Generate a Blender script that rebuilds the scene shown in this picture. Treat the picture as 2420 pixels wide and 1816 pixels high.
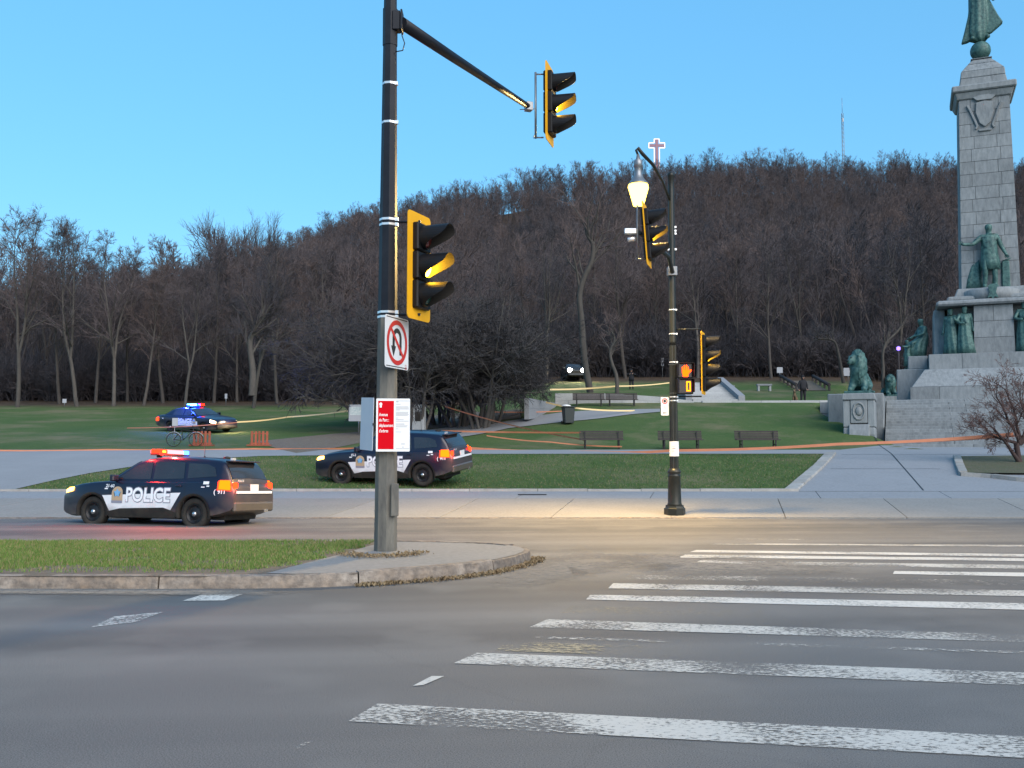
import bpy, bmesh, math, random
import numpy as np
from mathutils import Vector, Matrix
for _o in list(bpy.data.objects):
    bpy.data.objects.remove(_o)
sc = bpy.context.scene
COL = sc.collection
rad = math.radians
rng = random.Random(11)

# ------------------------------------------------------------------ camera
FPX, CXP, CYP, PITCH, CAMZ = 2320.0, 1210.0, 908.0, rad(4.04), 1.4
cam_d = bpy.data.cameras.new('camera'); cam = bpy.data.objects.new('camera', cam_d); COL.objects.link(cam)
cam_d.sensor_width = 36; cam_d.lens = 36 * FPX / 2420
cam_d.clip_start = 0.05; cam_d.clip_end = 4000
cam.location = (0, 0, CAMZ); cam.rotation_euler = (math.pi / 2 + PITCH, 0, 0)
sc.camera = cam

# ------------------------------------------------------------------ dawn sky and light
SUN_EL, SUN_AZ = 10.0, 150.0          # low sun behind the camera (azimuth clockwise from +Y)
w = bpy.data.worlds.new('World'); sc.world = w; w.use_nodes = True
wn = w.node_tree.nodes; wl = w.node_tree.links; wn.clear()
sky = wn.new('ShaderNodeTexSky'); sky.sky_type = 'NISHITA'; sky.sun_disc = False
sky.sun_elevation = rad(SUN_EL); sky.sun_rotation = rad(SUN_AZ)
sky.altitude = 100; sky.air_density = 1.0; sky.dust_density = 0.25; sky.ozone_density = 6.0
hs = wn.new('ShaderNodeHueSaturation'); hs.inputs['Saturation'].default_value = 1.42; hs.inputs['Value'].default_value = 1.52; hs.inputs['Hue'].default_value = 0.5
bg = wn.new('ShaderNodeBackground'); bg.inputs['Strength'].default_value = 0.15
wo = wn.new('ShaderNodeOutputWorld')
gm = wn.new('ShaderNodeGamma'); gm.inputs['Gamma'].default_value = 0.4
wl.new(sky.outputs[0], gm.inputs['Color']); wl.new(gm.outputs[0], hs.inputs['Color']); wl.new(hs.outputs[0], bg.inputs['Color']); wl.new(bg.outputs[0], wo.inputs['Surface'])
sun_d = bpy.data.lights.new('sun', 'SUN'); sun_d.energy = 1.45; sun_d.angle = rad(60); sun_d.color = (1.0, 0.9, 0.8)
sun = bpy.data.objects.new('sun', sun_d); COL.objects.link(sun)
_az = rad(SUN_AZ); _el = rad(35)
sun.rotation_euler = Vector((math.sin(_az) * math.cos(_el), math.cos(_az) * math.cos(_el), math.sin(_el))).to_track_quat('Z', 'Y').to_euler()
sc.view_settings.view_transform = 'Standard'; sc.view_settings.look = 'None'
sc.view_settings.exposure = 1.5; sc.view_settings.gamma = 1.0; sc.view_settings.use_curve_mapping = False
sc.render.engine = 'CYCLES'
sc.cycles.use_denoising = True
sc.cycles.max_bounces = 5; sc.cycles.transparent_max_bounces = 8
sc.cycles.sample_clamp_indirect = 4.0

# ------------------------------------------------------------------ ground shape
def smooth(a, b, t):
    t = min(1, max(0, (t - a) / (b - a))); return t * t * (3 - 2 * t)
ROADP = [(-200, 0), (13, 0), (26, -0.46)]
LPROF = [(26.2, -.31), (32, .15), (43, 1.35), (46, 1.55), (58, 2.6), (100, 6.2), (115, 7.8)]
RPROF = [(26.2, -.31), (32, .15), (43, 1.35), (46, 1.55), (50, 1.8), (66, 4.8), (66.6, 4.86), (72, 5.15), (84, 6.6), (110, 10.0), (115, 10.8)]
MPROF = [(26.2, -.31), (32, .15), (43, 1.35), (46, 1.55), (54, 1.75), (90, 1.8), (105, 8.5), (115, 10.8)]
RIDGE = [(-900, 4), (-400, 8), (-219, 14), (-165, 26), (-110, 64), (-70, 90), (-20, 101), (16, 108), (80, 113), (150, 114), (219, 112), (400, 105), (900, 90)]
def interp(P, t):
    if t <= P[0][0]: return P[0][1]
    for (a, za), (b, zb) in zip(P, P[1:]):
        if t <= b: return za + (zb - za) * (t - a) / (b - a)
    return P[-1][1]
def H(x, y):
    if y <= 26.0: return interp(ROADP, y)
    yy = min(y, 115.0)
    k = smooth(-5, 5, x); xb = 19.3 if y < 62 else 19.3 + (y - 62) * .41
    m = smooth(xb, xb + 1.0, x)
    z = interp(LPROF, yy) * (1 - k) + interp(RPROF, yy) * k
    z = z * (1 - m) + interp(MPROF, yy) * m
    if y > 115:
        s = min(1.0, (y - 115) / 305.0)
        z = z + (interp(RIDGE, x) - z) * (0.35 * s + 0.65 * s ** 1.7)
        if y > 420: z -= (y - 420) * 0.2
        z += 1.5 * math.sin(x * .043 + y * .02) * math.sin(y * .031) * min(1, (y - 115) / 60)
    return z
def ray(px, py):
    u = (px - CXP) / FPX; v = (py - CYP) / FPX
    return Vector((u, math.cos(PITCH) + v * math.sin(PITCH), math.sin(PITCH) - v * math.cos(PITCH)))
def P(px, py, Y):
    d = ray(px, py); d = d * (Y / d.y); return Vector((d.x, d.y, d.z + CAMZ))
def G(px, py, dz=0.0):
    """where the line of sight through a photograph pixel meets the ground"""
    d = ray(px, py); d = d / d.y; Y = 2.0
    while Y < 500:
        if CAMZ + d.z * Y <= H(d.x * Y, Y) + dz: break
        Y += 0.02
    return Vector((d.x * Y, Y, H(d.x * Y, Y)))
def XA(px, Y): return (px - CXP) / FPX * Y * (math.cos(PITCH) ** -1) * 0.9975

# ------------------------------------------------------------------ object helpers
def tag(o, label=None, cat=None, group=None, kind=None):
    if label: o['label'] = label
    if cat: o['category'] = cat
    if group: o['group'] = group
    if kind: o['kind'] = kind
    return o
def empty(name, loc=(0, 0, 0), rz=0.0, label=None, cat=None, group=None, scale=1.0):
    o = bpy.data.objects.new(name, None); COL.objects.link(o); o.empty_display_size = .2
    o.location = loc; o.rotation_euler = (0, 0, rz); o.scale = (scale,) * 3
    return tag(o, label, cat, group)
def link(name, me, parent=None, loc=None, rot=None):
    o = bpy.data.objects.new(name, me); COL.objects.link(o)
    if parent is not None: o.parent = parent
    if loc is not None: o.location = loc
    if rot is not None: o.rotation_euler = rot
    return o
def copy_tree(o, parent=None):
    c = o.copy(); COL.objects.link(c); c.parent = parent
    for ch in list(o.children): copy_tree(ch, c)
    return c

class MB:
    """collects shapes, links them as one mesh object"""
    def __init__(s): s.v = []; s.f = []; s.sm = []
    def add(s, verts, faces, smooth=False):
        b = len(s.v); s.v.extend([tuple(p) for p in verts]); s.f.extend([[i + b for i in f] for f in faces]); s.sm.extend([smooth] * len(faces)); return s
    def box(s, c, d, rz=0.0, M=None, taper=1.0):
        x, y, z = d[0] / 2, d[1] / 2, d[2] / 2
        pts = []
        for k, zz in ((1.0, -z), (taper, z)):
            for sx, sy in ((-1, -1), (1, -1), (1, 1), (-1, 1)): pts.append(Vector((sx * x * k, sy * y * k, zz)))
        Rm = M if M is not None else Matrix.Rotation(rz, 3, 'Z')
        pts = [Rm @ p + Vector(c) for p in pts]
        return s.add(pts, [(3, 2, 1, 0), (4, 5, 6, 7), (0, 1, 5, 4), (1, 2, 6, 5), (2, 3, 7, 6), (3, 0, 4, 7)])
    def tube(s, pts, radii, n=8, cap=True, smooth=True, phase=0.0):
        pts = [Vector(p) for p in pts]
        if not hasattr(radii, '__len__'): radii = [radii] * len(pts)
        rings = []; prev = None
        for i, p in enumerate(pts):
            t = (pts[min(i + 1, len(pts) - 1)] - pts[max(i - 1, 0)]).normalized()
            if prev is None:
                a = t.cross(Vector((0, 0, 1)) if abs(t.z) < .9 else Vector((1, 0, 0))).normalized()
            else:
                a = (prev - t * prev.dot(t)).normalized()
            prev = a; b = t.cross(a)
            rings.append([p + (a * math.cos(phase + 2 * math.pi * k / n) + b * math.sin(phase + 2 * math.pi * k / n)) * radii[i] for k in range(n)])
        vs = [q for r in rings for q in r]; fs = []
        for i in range(len(pts) - 1):
            for k in range(n):
                fs.append((i * n + k, i * n + (k + 1) % n, (i + 1) * n + (k + 1) % n, (i + 1) * n + k))
        base = len(s.f); s.add(vs, fs, smooth)
        if cap:
            b = len(s.v) - len(vs)
            s.f.append([b + k for k in range(n)][::-1]); s.sm.append(False)
            s.f.append([b + len(vs) - n + k for k in range(n)]); s.sm.append(False)
        return s
    def lathe(s, prof, n=24, c=(0, 0, 0), M=None, smooth=True, cap=True):
        vs = []
        for r, z in prof:
            for k in range(n):
                a = 2 * math.pi * k / n; q = Vector((r * math.cos(a), r * math.sin(a), z))
                vs.append((M @ q if M is not None else q) + Vector(c))
        fs = []
        for i in range(len(prof) - 1):
            for k in range(n): fs.append((i * n + k, i * n + (k + 1) % n, (i + 1) * n + (k + 1) % n, (i + 1) * n + k))
        s.add(vs, fs, smooth)
        if cap:
            b = len(s.v) - len(vs)
            s.f.append([b + k for k in range(n)][::-1]); s.sm.append(False)
            s.f.append([b + len(vs) - n + k for k in range(n)]); s.sm.append(False)
        return s
    def prism(s, poly, z0, z1, M=None):
        """2D polygon (x, y) counter-clockwise, extruded z0..z1, then mapped by M (4x4)"""
        n = len(poly); vs = [Vector((x, y, z0)) for x, y in poly] + [Vector((x, y, z1)) for x, y in poly]
        if M is not None: vs = [M @ q for q in vs]
        fs = [list(range(n))[::-1], list(range(n, 2 * n))] + [(i, (i + 1) % n, n + (i + 1) % n, n + i) for i in range(n)]
        return s.add(vs, fs)
    def mesh(s, name, mat=None, bevel=0.0):
        me = bpy.data.meshes.new(name); me.from_pydata(s.v, [], s.f)
        me.polygons.foreach_set('use_smooth', s.sm)
        if bevel > 0:
            bm = bmesh.new(); bm.from_mesh(me); bmesh.ops.remove_doubles(bm, verts=bm.verts, dist=1e-5)
            bmesh.ops.recalc_face_normals(bm, faces=bm.faces)
            ed = [e for e in bm.edges if len(e.link_faces) == 2 and e.calc_face_angle(0) > .5]
            bmesh.ops.bevel(bm, geom=ed, offset=bevel, segments=1, affect='EDGES', clamp_overlap=True)
            bm.to_mesh(me); bm.free()
        if mat is not None: me.materials.append(mat)
        me.update(); return me
    def build(s, name, mat=None, parent=None, bevel=0.0, loc=None, rot=None):
        return link(name, s.mesh(name, mat, bevel), parent, loc, rot)

def skin_mesh(name, verts, edges, radii, root=0, sub=2, mat=None):
    """one continuous surface grown over a skeleton"""
    me = bpy.data.meshes.new(name + '_bones'); me.from_pydata([tuple(v) for v in verts], edges, [])
    o = bpy.data.objects.new(name + '_bones', me); COL.objects.link(o)
    md = o.modifiers.new('s', 'SKIN'); md.use_smooth_shade = True
    lay = me.skin_vertices[0].data
    for i, r in enumerate(radii):
        lay[i].radius = r if hasattr(r, '__len__') else (r, r); lay[i].use_root = (i == root)
    if sub:
        m2 = o.modifiers.new('u', 'SUBSURF'); m2.levels = sub; m2.render_levels = sub
    dg = bpy.context.evaluated_depsgraph_get(); dg.update()
    out = bpy.data.meshes.new_from_object(o.evaluated_get(dg)); out.name = name
    bpy.data.objects.remove(o); bpy.data.meshes.remove(me)
    out.materials.clear()
    if mat is not None: out.materials.append(mat)
    for p in out.polygons: p.use_smooth = True
    return out

def text_mesh(name, body, size, mat, extrude=0.0, align='LEFT', bold=0.0, sx=1.0):
    cu = bpy.data.curves.new(name, 'FONT'); cu.body = body; cu.size = size; cu.align_x = align; cu.extrude = extrude; cu.offset = bold
    cu.resolution_u = 3
    o = bpy.data.objects.new(name, cu); COL.objects.link(o)
    dg = bpy.context.evaluated_depsgraph_get(); dg.update()
    me = bpy.data.meshes.new_from_object(o.evaluated_get(dg)); me.name = name
    bpy.data.objects.remove(o); bpy.data.curves.remove(cu)
    if sx != 1.0:
        for v in me.vertices: v.co.x *= sx
    me.materials.clear(); me.materials.append(mat)
    return me

# ------------------------------------------------------------------ materials
def nodes_of(m):
    m.use_nodes = True; nt = m.node_tree; return nt, nt.nodes, nt.links
def mat(name, col, rough=.7, metal=0.0, var=None, bump=None, rand=0.0, spec=None, coat=0.0, emit=None, alpha=None, coord='Object', var2=None, stretch=None, trans=0.0):
    """col: linear rgb; var: (colour2, scale, contrast); bump: (scale, strength); rand: brightness by object"""
    m = bpy.data.materials.new(name); nt, N, L = nodes_of(m); b = N['Principled BSDF']
    b.inputs['Base Color'].default_value = (*col, 1); b.inputs['Roughness'].default_value = rough; b.inputs['Metallic'].default_value = metal
    if spec is not None: b.inputs['Specular IOR Level'].default_value = spec
    if coat: b.inputs['Coat Weight'].default_value = coat; b.inputs['Coat Roughness'].default_value = .05
    if trans: b.inputs['Transmission Weight'].default_value = trans
    if emit: b.inputs['Emission Color'].default_value = (*emit[0], 1); b.inputs['Emission Strength'].default_value = emit[1]
    tc = None
    def vec():
        nonlocal tc
        if tc is None:
            t = N.new('ShaderNodeTexCoord'); tc = t.outputs[coord]
            if stretch:
                mp = N.new('ShaderNodeMapping'); mp.inputs['Scale'].default_value = stretch; L.new(tc, mp.inputs['Vector']); tc = mp.outputs[0]
        return tc
    out = None
    def mixin(prev, v):
        c2, scale, con = v
        nz = N.new('ShaderNodeTexNoise'); nz.inputs['Scale'].default_value = scale; nz.inputs['Detail'].default_value = 6; nz.inputs['Roughness'].default_value = .65
        L.new(vec(), nz.inputs['Vector'])
        rp = N.new('ShaderNodeMapRange'); rp.inputs['From Min'].default_value = .5 - .5 / con; rp.inputs['From Max'].default_value = .5 + .5 / con
        L.new(nz.outputs['Fac'], rp.inputs['Value'])
        mx = N.new('ShaderNodeMix'); mx.data_type = 'RGBA'
        if prev is None: mx.inputs['A'].default_value = (*col, 1)
        else: L.new(prev, mx.inputs['A'])
        mx.inputs['B'].default_value = (*c2, 1); L.new(rp.outputs[0], mx.inputs['Factor'])
        return mx.outputs['Result']
    if var: out = mixin(out, var)
    if var2: out = mixin(out, var2)
    if rand:
        oi = N.new('ShaderNodeObjectInfo'); mr = N.new('ShaderNodeMapRange'); mr.inputs['To Min'].default_value = 1 - rand; mr.inputs['To Max'].default_value = 1 + rand
        L.new(oi.outputs['Random'], mr.inputs['Value'])
        mx = N.new('ShaderNodeMix'); mx.data_type = 'RGBA'; mx.blend_type = 'MULTIPLY'; mx.inputs['Factor'].default_value = 1
        if out is None: mx.inputs['A'].default_value = (*col, 1)
        else: L.new(out, mx.inputs['A'])
        L.new(mr.outputs[0], mx.inputs['B']); out = mx.outputs['Result']
    if out is not None: L.new(out, b.inputs['Base Color'])
    if bump:
        nz = N.new('ShaderNodeTexNoise'); nz.inputs['Scale'].default_value = bump[0]; nz.inputs['Detail'].default_value = 5; L.new(vec(), nz.inputs['Vector'])
        bp = N.new('ShaderNodeBump'); bp.inputs['Strength'].default_value = bump[1]; bp.inputs['Distance'].default_value = bump[2] if len(bump) > 2 else .02
        L.new(nz.outputs['Fac'], bp.inputs['Height']); L.new(bp.outputs[0], b.inputs['Normal'])
    return m
def emis(name, col, strength):
    m = bpy.data.materials.new(name); nt, N, L = nodes_of(m); N.clear()
    e = N.new('ShaderNodeEmission'); e.inputs[0].default_value = (*col, 1); e.inputs[1].default_value = strength
    o = N.new('ShaderNodeOutputMaterial'); L.new(e.outputs[0], o.inputs[0]); return m

# ================================================================== setting
STREET = Vector((-math.cos(rad(7)), math.sin(rad(7)), 0))
def asphalt(name, c1, c2, c3, rz):
    m = bpy.data.materials.new(name); nt, N, L = nodes_of(m); b = N['Principled BSDF']
    t = N.new('ShaderNodeTexCoord'); mp = N.new('ShaderNodeMapping'); mp.inputs['Rotation'].default_value = (0, 0, rz); L.new(t.outputs['Object'], mp.inputs['Vector'])
    st = N.new('ShaderNodeMapping'); st.inputs['Scale'].default_value = (.035, .55, 1); L.new(mp.outputs[0], st.inputs['Vector'])
    n1 = N.new('ShaderNodeTexNoise'); n1.inputs['Scale'].default_value = 1.0; n1.inputs['Detail'].default_value = 3; L.new(st.outputs[0], n1.inputs['Vector'])
    r1 = N.new('ShaderNodeMapRange'); r1.inputs['From Min'].default_value = .36; r1.inputs['From Max'].default_value = .64; L.new(n1.outputs['Fac'], r1.inputs['Value'])
    m1 = N.new('ShaderNodeMix'); m1.data_type = 'RGBA'; m1.inputs['A'].default_value = (*c1, 1); m1.inputs['B'].default_value = (*c2, 1); L.new(r1.outputs[0], m1.inputs['Factor'])
    n2 = N.new('ShaderNodeTexNoise'); n2.inputs['Scale'].default_value = 130; n2.inputs['Detail'].default_value = 4; n2.inputs['Roughness'].default_value = .8; L.new(t.outputs['Object'], n2.inputs['Vector'])
    r2 = N.new('ShaderNodeMapRange'); r2.inputs['From Min'].default_value = .36; r2.inputs['From Max'].default_value = .64; r2.inputs['To Min'].default_value = .38; r2.inputs['To Max'].default_value = 1.62; L.new(n2.outputs['Fac'], r2.inputs['Value'])
    m2 = N.new('ShaderNodeMix'); m2.data_type = 'RGBA'; m2.blend_type = 'MULTIPLY'; m2.inputs['Factor'].default_value = 1; L.new(m1.outputs['Result'], m2.inputs['A']); L.new(r2.outputs[0], m2.inputs['B'])
    n3 = N.new('ShaderNodeTexNoise'); n3.inputs['Scale'].default_value = .9; n3.inputs['Detail'].default_value = 7; L.new(t.outputs['Object'], n3.inputs['Vector'])
    r3 = N.new('ShaderNodeMapRange'); r3.inputs['From Min'].default_value = .52; r3.inputs['From Max'].default_value = .75; r3.inputs['To Max'].default_value = .6; L.new(n3.outputs['Fac'], r3.inputs['Value'])
    m3 = N.new('ShaderNodeMix'); m3.data_type = 'RGBA'; L.new(m2.outputs['Result'], m3.inputs['A']); m3.inputs['B'].default_value = (*c3, 1); L.new(r3.outputs[0], m3.inputs['Factor'])
    # hairline cracks
    vo = N.new('ShaderNodeTexVoronoi'); vo.feature = 'DISTANCE_TO_EDGE'; vo.inputs['Scale'].default_value = .22
    wv = N.new('ShaderNodeTexNoise'); wv.inputs['Scale'].default_value = 1.2; wv.inputs['Detail'].default_value = 6; L.new(t.outputs['Object'], wv.inputs['Vector'])
    av = N.new('ShaderNodeMix'); av.data_type = 'RGBA'; av.inputs['Factor'].default_value = .35; L.new(t.outputs['Object'], av.inputs['A']); L.new(wv.outputs['Color'], av.inputs['B'])
    L.new(av.outputs['Result'], vo.inputs['Vector'])
    cr = N.new('ShaderNodeMapRange'); cr.inputs['From Min'].default_value = .0; cr.inputs['From Max'].default_value = .004; cr.inputs['To Min'].default_value = .93; cr.inputs['To Max'].default_value = 1; L.new(vo.outputs['Distance'], cr.inputs['Value'])
    m4 = N.new('ShaderNodeMix'); m4.data_type = 'RGBA'; m4.blend_type = 'MULTIPLY'; m4.inputs['Factor'].default_value = 1; L.new(m3.outputs['Result'], m4.inputs['A']); L.new(cr.outputs[0], m4.inputs['B'])
    L.new(m4.outputs['Result'], b.inputs['Base Color']); b.inputs['Roughness'].default_value = .8; b.inputs['Specular IOR Level'].default_value = .35
    bp = N.new('ShaderNodeBump'); bp.inputs['Strength'].default_value = .15; bp.inputs['Distance'].default_value = .006; L.new(n2.outputs['Fac'], bp.inputs['Height']); L.new(bp.outputs[0], b.inputs['Normal'])
    return m
M_ASPH = asphalt('road_asphalt', (.092, .090, .089), (.170, .163, .155), (.20, .192, .18), rad(-7))
M_PATH = mat('path_asphalt', (.25, .252, .26), .85, var=((.19, .19, .197), .5, 2.4), var2=((.262, .264, .27), 14, 2.0))
M_CONC = mat('concrete', (.235, .224, .208), .85, var=((.165, .157, .147), .8, 2.3), var2=((.275, .262, .243), 14, 2.5), bump=(40, .25, .01), rand=.07)
M_PLAZA = mat('plaza_concrete', (.23, .24, .255), .85, var=((.175, .182, .195), .7, 2.2), var2=((.265, .272, .285), 11, 2.5), bump=(40, .2, .01))
M_KERB = mat('kerb_granite', (.33, .29, .25), .85, var=((.24, .17, .115), 2.2, 2.4), var2=((.12, .10, .085), 9, 3.2), bump=(16, .7, .03), rand=.18)
M_KERB2 = mat('kerb_concrete', (.36, .35, .33), .85, var=((.24, .23, .21), 3, 2.4), bump=(20, .5, .02), rand=.12)
M_DIRT = mat('soil', (.10, .077, .055), .95, var=((.17, .14, .105), 5, 2.2), bump=(30, .8, .03))

def ground_material():
    m = bpy.data.materials.new('lawn_ground'); nt, N, L = nodes_of(m); b = N['Principled BSDF']
    t = N.new('ShaderNodeTexCoord')
    def nz(scale, det=5, rough=.6):
        n = N.new('ShaderNodeTexNoise'); n.inputs['Scale'].default_value = scale; n.inputs['Detail'].default_value = det; n.inputs['Roughness'].default_value = rough; L.new(t.outputs['Object'], n.inputs['Vector']); return n.outputs['Fac']
    def rng_(v, a, c, lo=0, hi=1):
        r = N.new('ShaderNodeMapRange'); r.inputs['From Min'].default_value = a; r.inputs['From Max'].default_value = c; r.inputs['To Min'].default_value = lo; r.inputs['To Max'].default_value = hi; L.new(v, r.inputs['Value']); return r.outputs[0]
    def mix(f, A, B, mode='MIX'):
        x = N.new('ShaderNodeMix'); x.data_type = 'RGBA'; x.blend_type = mode
        if hasattr(f, 'is_linked'): L.new(f, x.inputs['Factor'])
        else: x.inputs['Factor'].default_value = f
        for s_, v in (('A', A), ('B', B)):
            if hasattr(v, 'is_linked'): L.new(v, x.inputs[s_])
            else: x.inputs[s_].default_value = (*v, 1)
        return x.outputs['Result']
    g = mix(rng_(nz(.35), .35, .65), (.078, .128, .042), (.125, .158, .060))
    g = mix(rng_(nz(9, 6, .75), .3, .7), g, (.048, .092, .030))
    g = mix(rng_(nz(.16, 6, .7), .48, .64, 0, .75), g, (.19, .165, .10))       # worn, yellowed turf
    sp = N.new('ShaderNodeSeparateXYZ'); L.new(t.outputs['Object'], sp.inputs[0])
    ad = N.new('ShaderNodeMath'); ad.operation = 'MULTIPLY_ADD'; L.new(nz(.12, 6, .7), ad.inputs[0]); ad.inputs[1].default_value = 16; L.new(sp.outputs['Y'], ad.inputs[2])
    lit = mix(rng_(nz(1.2, 6), .35, .65), (.060, .043, .032), (.10, .072, .052))
    g = mix(rng_(ad.outputs[0], 103, 111), g, lit)
    L.new(g, b.inputs['Base Color']); b.inputs['Roughness'].default_value = .95; b.inputs['Specular IOR Level'].default_value = .1
    bp = N.new('ShaderNodeBump'); bp.inputs['Strength'].default_value = .9; bp.inputs['Distance'].default_value = .06; L.new(nz(14, 6, .8), bp.inputs['Height']); L.new(bp.outputs[0], b.inputs['Normal'])
    return m
M_LAWN = ground_material()

xs = sorted(set([-1500, -1000, -700, -500] + list(range(-400, -40, 12)) + [k * 1.0 for k in range(-40, 41)] + [18.9, 19.2, 19.45, 19.7, 19.95, 20.2] + list(range(41, 400, 12)) + [400, 500, 700, 1000, 1500]))
ys = sorted(set([-1500, -600, -200, -60, -20, 0, 8, 13, 20, 26.0, 26.2] + [27 + k for k in range(0, 89)] + [66.6] + list(range(116, 180, 6)) + list(range(180, 440, 10)) + [440, 500, 600, 800, 1200, 2000, 3000]))
def ground_z(x, y):
    if y <= 26: return H(x, y) - .06
    if y < 32: return H(x, y) - .05
    if y == 32: return H(x, y) - .02
    if y > 500: return interp(RIDGE, x) - 10 - (y - 500) * .06
    return H(x, y)
mb = MB()
gv = [(x, y, ground_z(x, y)) for y in ys for x in xs]; nx = len(xs)
mb.add(gv, [(j * nx + i, j * nx + i + 1, (j + 1) * nx + i + 1, (j + 1) * nx + i) for j in range(len(ys) - 1) for i in range(nx - 1)], True)
ground = tag(mb.build('ground', M_LAWN), kind='structure')

def drape(name, A, B, m, n=1, dz=.012, parent=None, kind='structure', drop=0.06):
    """sheet between two polylines (same count of points) laid on the ground"""
    mb = MB(); vs = []
    for a, b_ in zip(A, B):
        for k in range(n + 1):
            t = k / n; x = a[0] + (b_[0] - a[0]) * t; y = a[1] + (b_[1] - a[1]) * t; vs.append((x, y, H(x, y) + dz))
    fs = [(i * (n + 1) + k, i * (n + 1) + k + 1, (i + 1) * (n + 1) + k + 1, (i + 1) * (n + 1) + k) for i in range(len(A) - 1) for k in range(n)]
    mb.add(vs, fs, True)
    me = mb.mesh(name, m); bm = bmesh.new(); bm.from_mesh(me); bmesh.ops.recalc_face_normals(bm, faces=bm.faces)
    if bm.faces and sum(f.normal.z for f in bm.faces) < 0: bmesh.ops.reverse_faces(bm, faces=bm.faces)
    bm.to_mesh(me); bm.free()
    o = link(name, me, parent)
    if parent is None and kind: tag(o, kind=kind)
    return o
def resample(pts, n):
    pts = [Vector((p[0], p[1], 0)) for p in pts]; Ls = [0]
    for a, b_ in zip(pts, pts[1:]): Ls.append(Ls[-1] + (b_ - a).length)
    out = []
    for i in range(n):
        d = Ls[-1] * i / (n - 1); k = 0
        while k < len(pts) - 2 and Ls[k + 1] < d: k += 1
        t = (d - Ls[k]) / max(1e-9, Ls[k + 1] - Ls[k]); out.append(pts[k].lerp(pts[k + 1], t))
    return out

road = drape('road', [(-140, -60), (-140, 0), (-140, 6), (-140, 13), (-140, 19), (-140, 26.02)], [(140, -60), (140, 0), (140, 6), (140, 13), (140, 19), (140, 26.02)], M_ASPH, n=40, dz=0)

# ---- painted markings (parts of the road)
def paint(name, col, wear, scale):
    m = bpy.data.materials.new(name); nt, N, L = nodes_of(m); b = N['Principled BSDF']
    b.inputs['Base Color'].default_value = (*col, 1); b.inputs['Roughness'].default_value = .75
    t = N.new('ShaderNodeTexCoord'); mp = N.new('ShaderNodeMapping'); mp.inputs['Scale'].default_value = (.6, 1.2, 1); L.new(t.outputs['Object'], mp.inputs['Vector'])
    n = N.new('ShaderNodeTexNoise'); n.inputs['Scale'].default_value = scale; n.inputs['Detail'].default_value = 8; n.inputs['Roughness'].default_value = .75; L.new(mp.outputs[0], n.inputs['Vector'])
    n2 = N.new('ShaderNodeTexNoise'); n2.inputs['Scale'].default_value = 1.1; n2.inputs['Detail'].default_value = 4; L.new(t.outputs['Object'], n2.inputs['Vector'])
    ad = N.new('ShaderNodeMath'); ad.operation = 'MULTIPLY_ADD'; L.new(n2.outputs['Fac'], ad.inputs[0]); ad.inputs[1].default_value = .55; L.new(n.outputs['Fac'], ad.inputs[2])
    r = N.new('ShaderNodeMapRange'); r.inputs['From Min'].default_value = wear + .28; r.inputs['From Max'].default_value = wear + .37; L.new(ad.outputs[0], r.inputs['Value'])
    tr = N.new('ShaderNodeBsdfTransparent'); mx = N.new('ShaderNodeMixShader'); L.new(r.outputs[0], mx.inputs[0]); L.new(tr.outputs[0], mx.inputs[1]); L.new(b.outputs[0], mx.inputs[2])
    L.new(mx.outputs[0], N['Material Output'].inputs[0]); return m
M_P1 = paint('worn_white_paint', (.53, .50, .45), .43, 46); M_P2 = paint('faded_white_paint', (.52, .49, .44), .53, 30); M_P0 = paint('fresh_white_paint', (.60, .57, .52), .38, 46)
M_P3 = paint('ghost_paint', (.36, .30, .20), .52, 30)
def G0(px, py): return G(px, py)
def stripe(q, m, name='crosswalk_stripe', ext=1.0, n=10):
    lt, lb, rt, rb = [G0(*p) for p in q]
    rt2 = lt + (rt - lt) * ext; rb2 = lb + (rb - lb) * ext
    A = [lt.lerp(rt2, i / n) for i in range(n + 1)]; B = [lb.lerp(rb2, i / n) for i in range(n + 1)]
    return drape(name, A, B, m, n=1, dz=.005, parent=road)
stripe([(892, 1666), (824, 1707), (2420, 1745), (2420, 1795)], M_P1, ext=1.35)
stripe([(1127, 1546), (1072, 1570), (2420, 1593), (2420, 1622)], M_P1, ext=1.3)
stripe([(1294, 1466), (1252, 1484), (2420, 1503), (2420, 1519)], M_P1, ext=1.3)
stripe([(1219, 1504.5), (1205, 1509), (2420, 1541), (2420, 1547)], M_P2, ext=1.3)
stripe([(1395, 1407), (1385, 1419), (2420, 1428), (2420, 1443)], M_P0, ext=1.3)
stripe([(1350, 1433), (1325, 1450), (1800, 1445), (1800, 1462)], M_P3)
stripe([(1200, 1518), (1170, 1540), (1750, 1535), (1750, 1560)], M_P3)
stripe([(1449, 1380), (1437, 1392), (2420, 1397), (2420, 1411)], M_P1, ext=1.3)
stripe([(1482, 1360), (1470, 1370), (2420, 1374), (2420, 1385)], M_P2, ext=1.3)
stripe([(2114, 1351), (2110, 1358), (2420, 1355), (2420, 1364)], M_P0, ext=1.6)
stripe([(1655, 1326), (1640, 1333), (2420, 1337), (2420, 1346)], M_P1, ext=1.3)
stripe([(1619, 1312), (1604, 1319), (2420, 1321), (2420, 1328)], M_P0, ext=1.3)
stripe([(1646, 1301), (1630, 1306), (2420, 1311), (2420, 1317)], M_P0, ext=1.3)
stripe([(1691, 1285), (1684, 1288), (2420, 1289), (2420, 1293)], M_P1, ext=1.3)
stripe([(1740, 1274), (1735, 1276), (1900, 1275), (1900, 1277)], M_P2, ext=1.0)
stripe([(1770, 1262), (1765, 1264), (1830, 1263), (1830, 1265)], M_P1)
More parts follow.
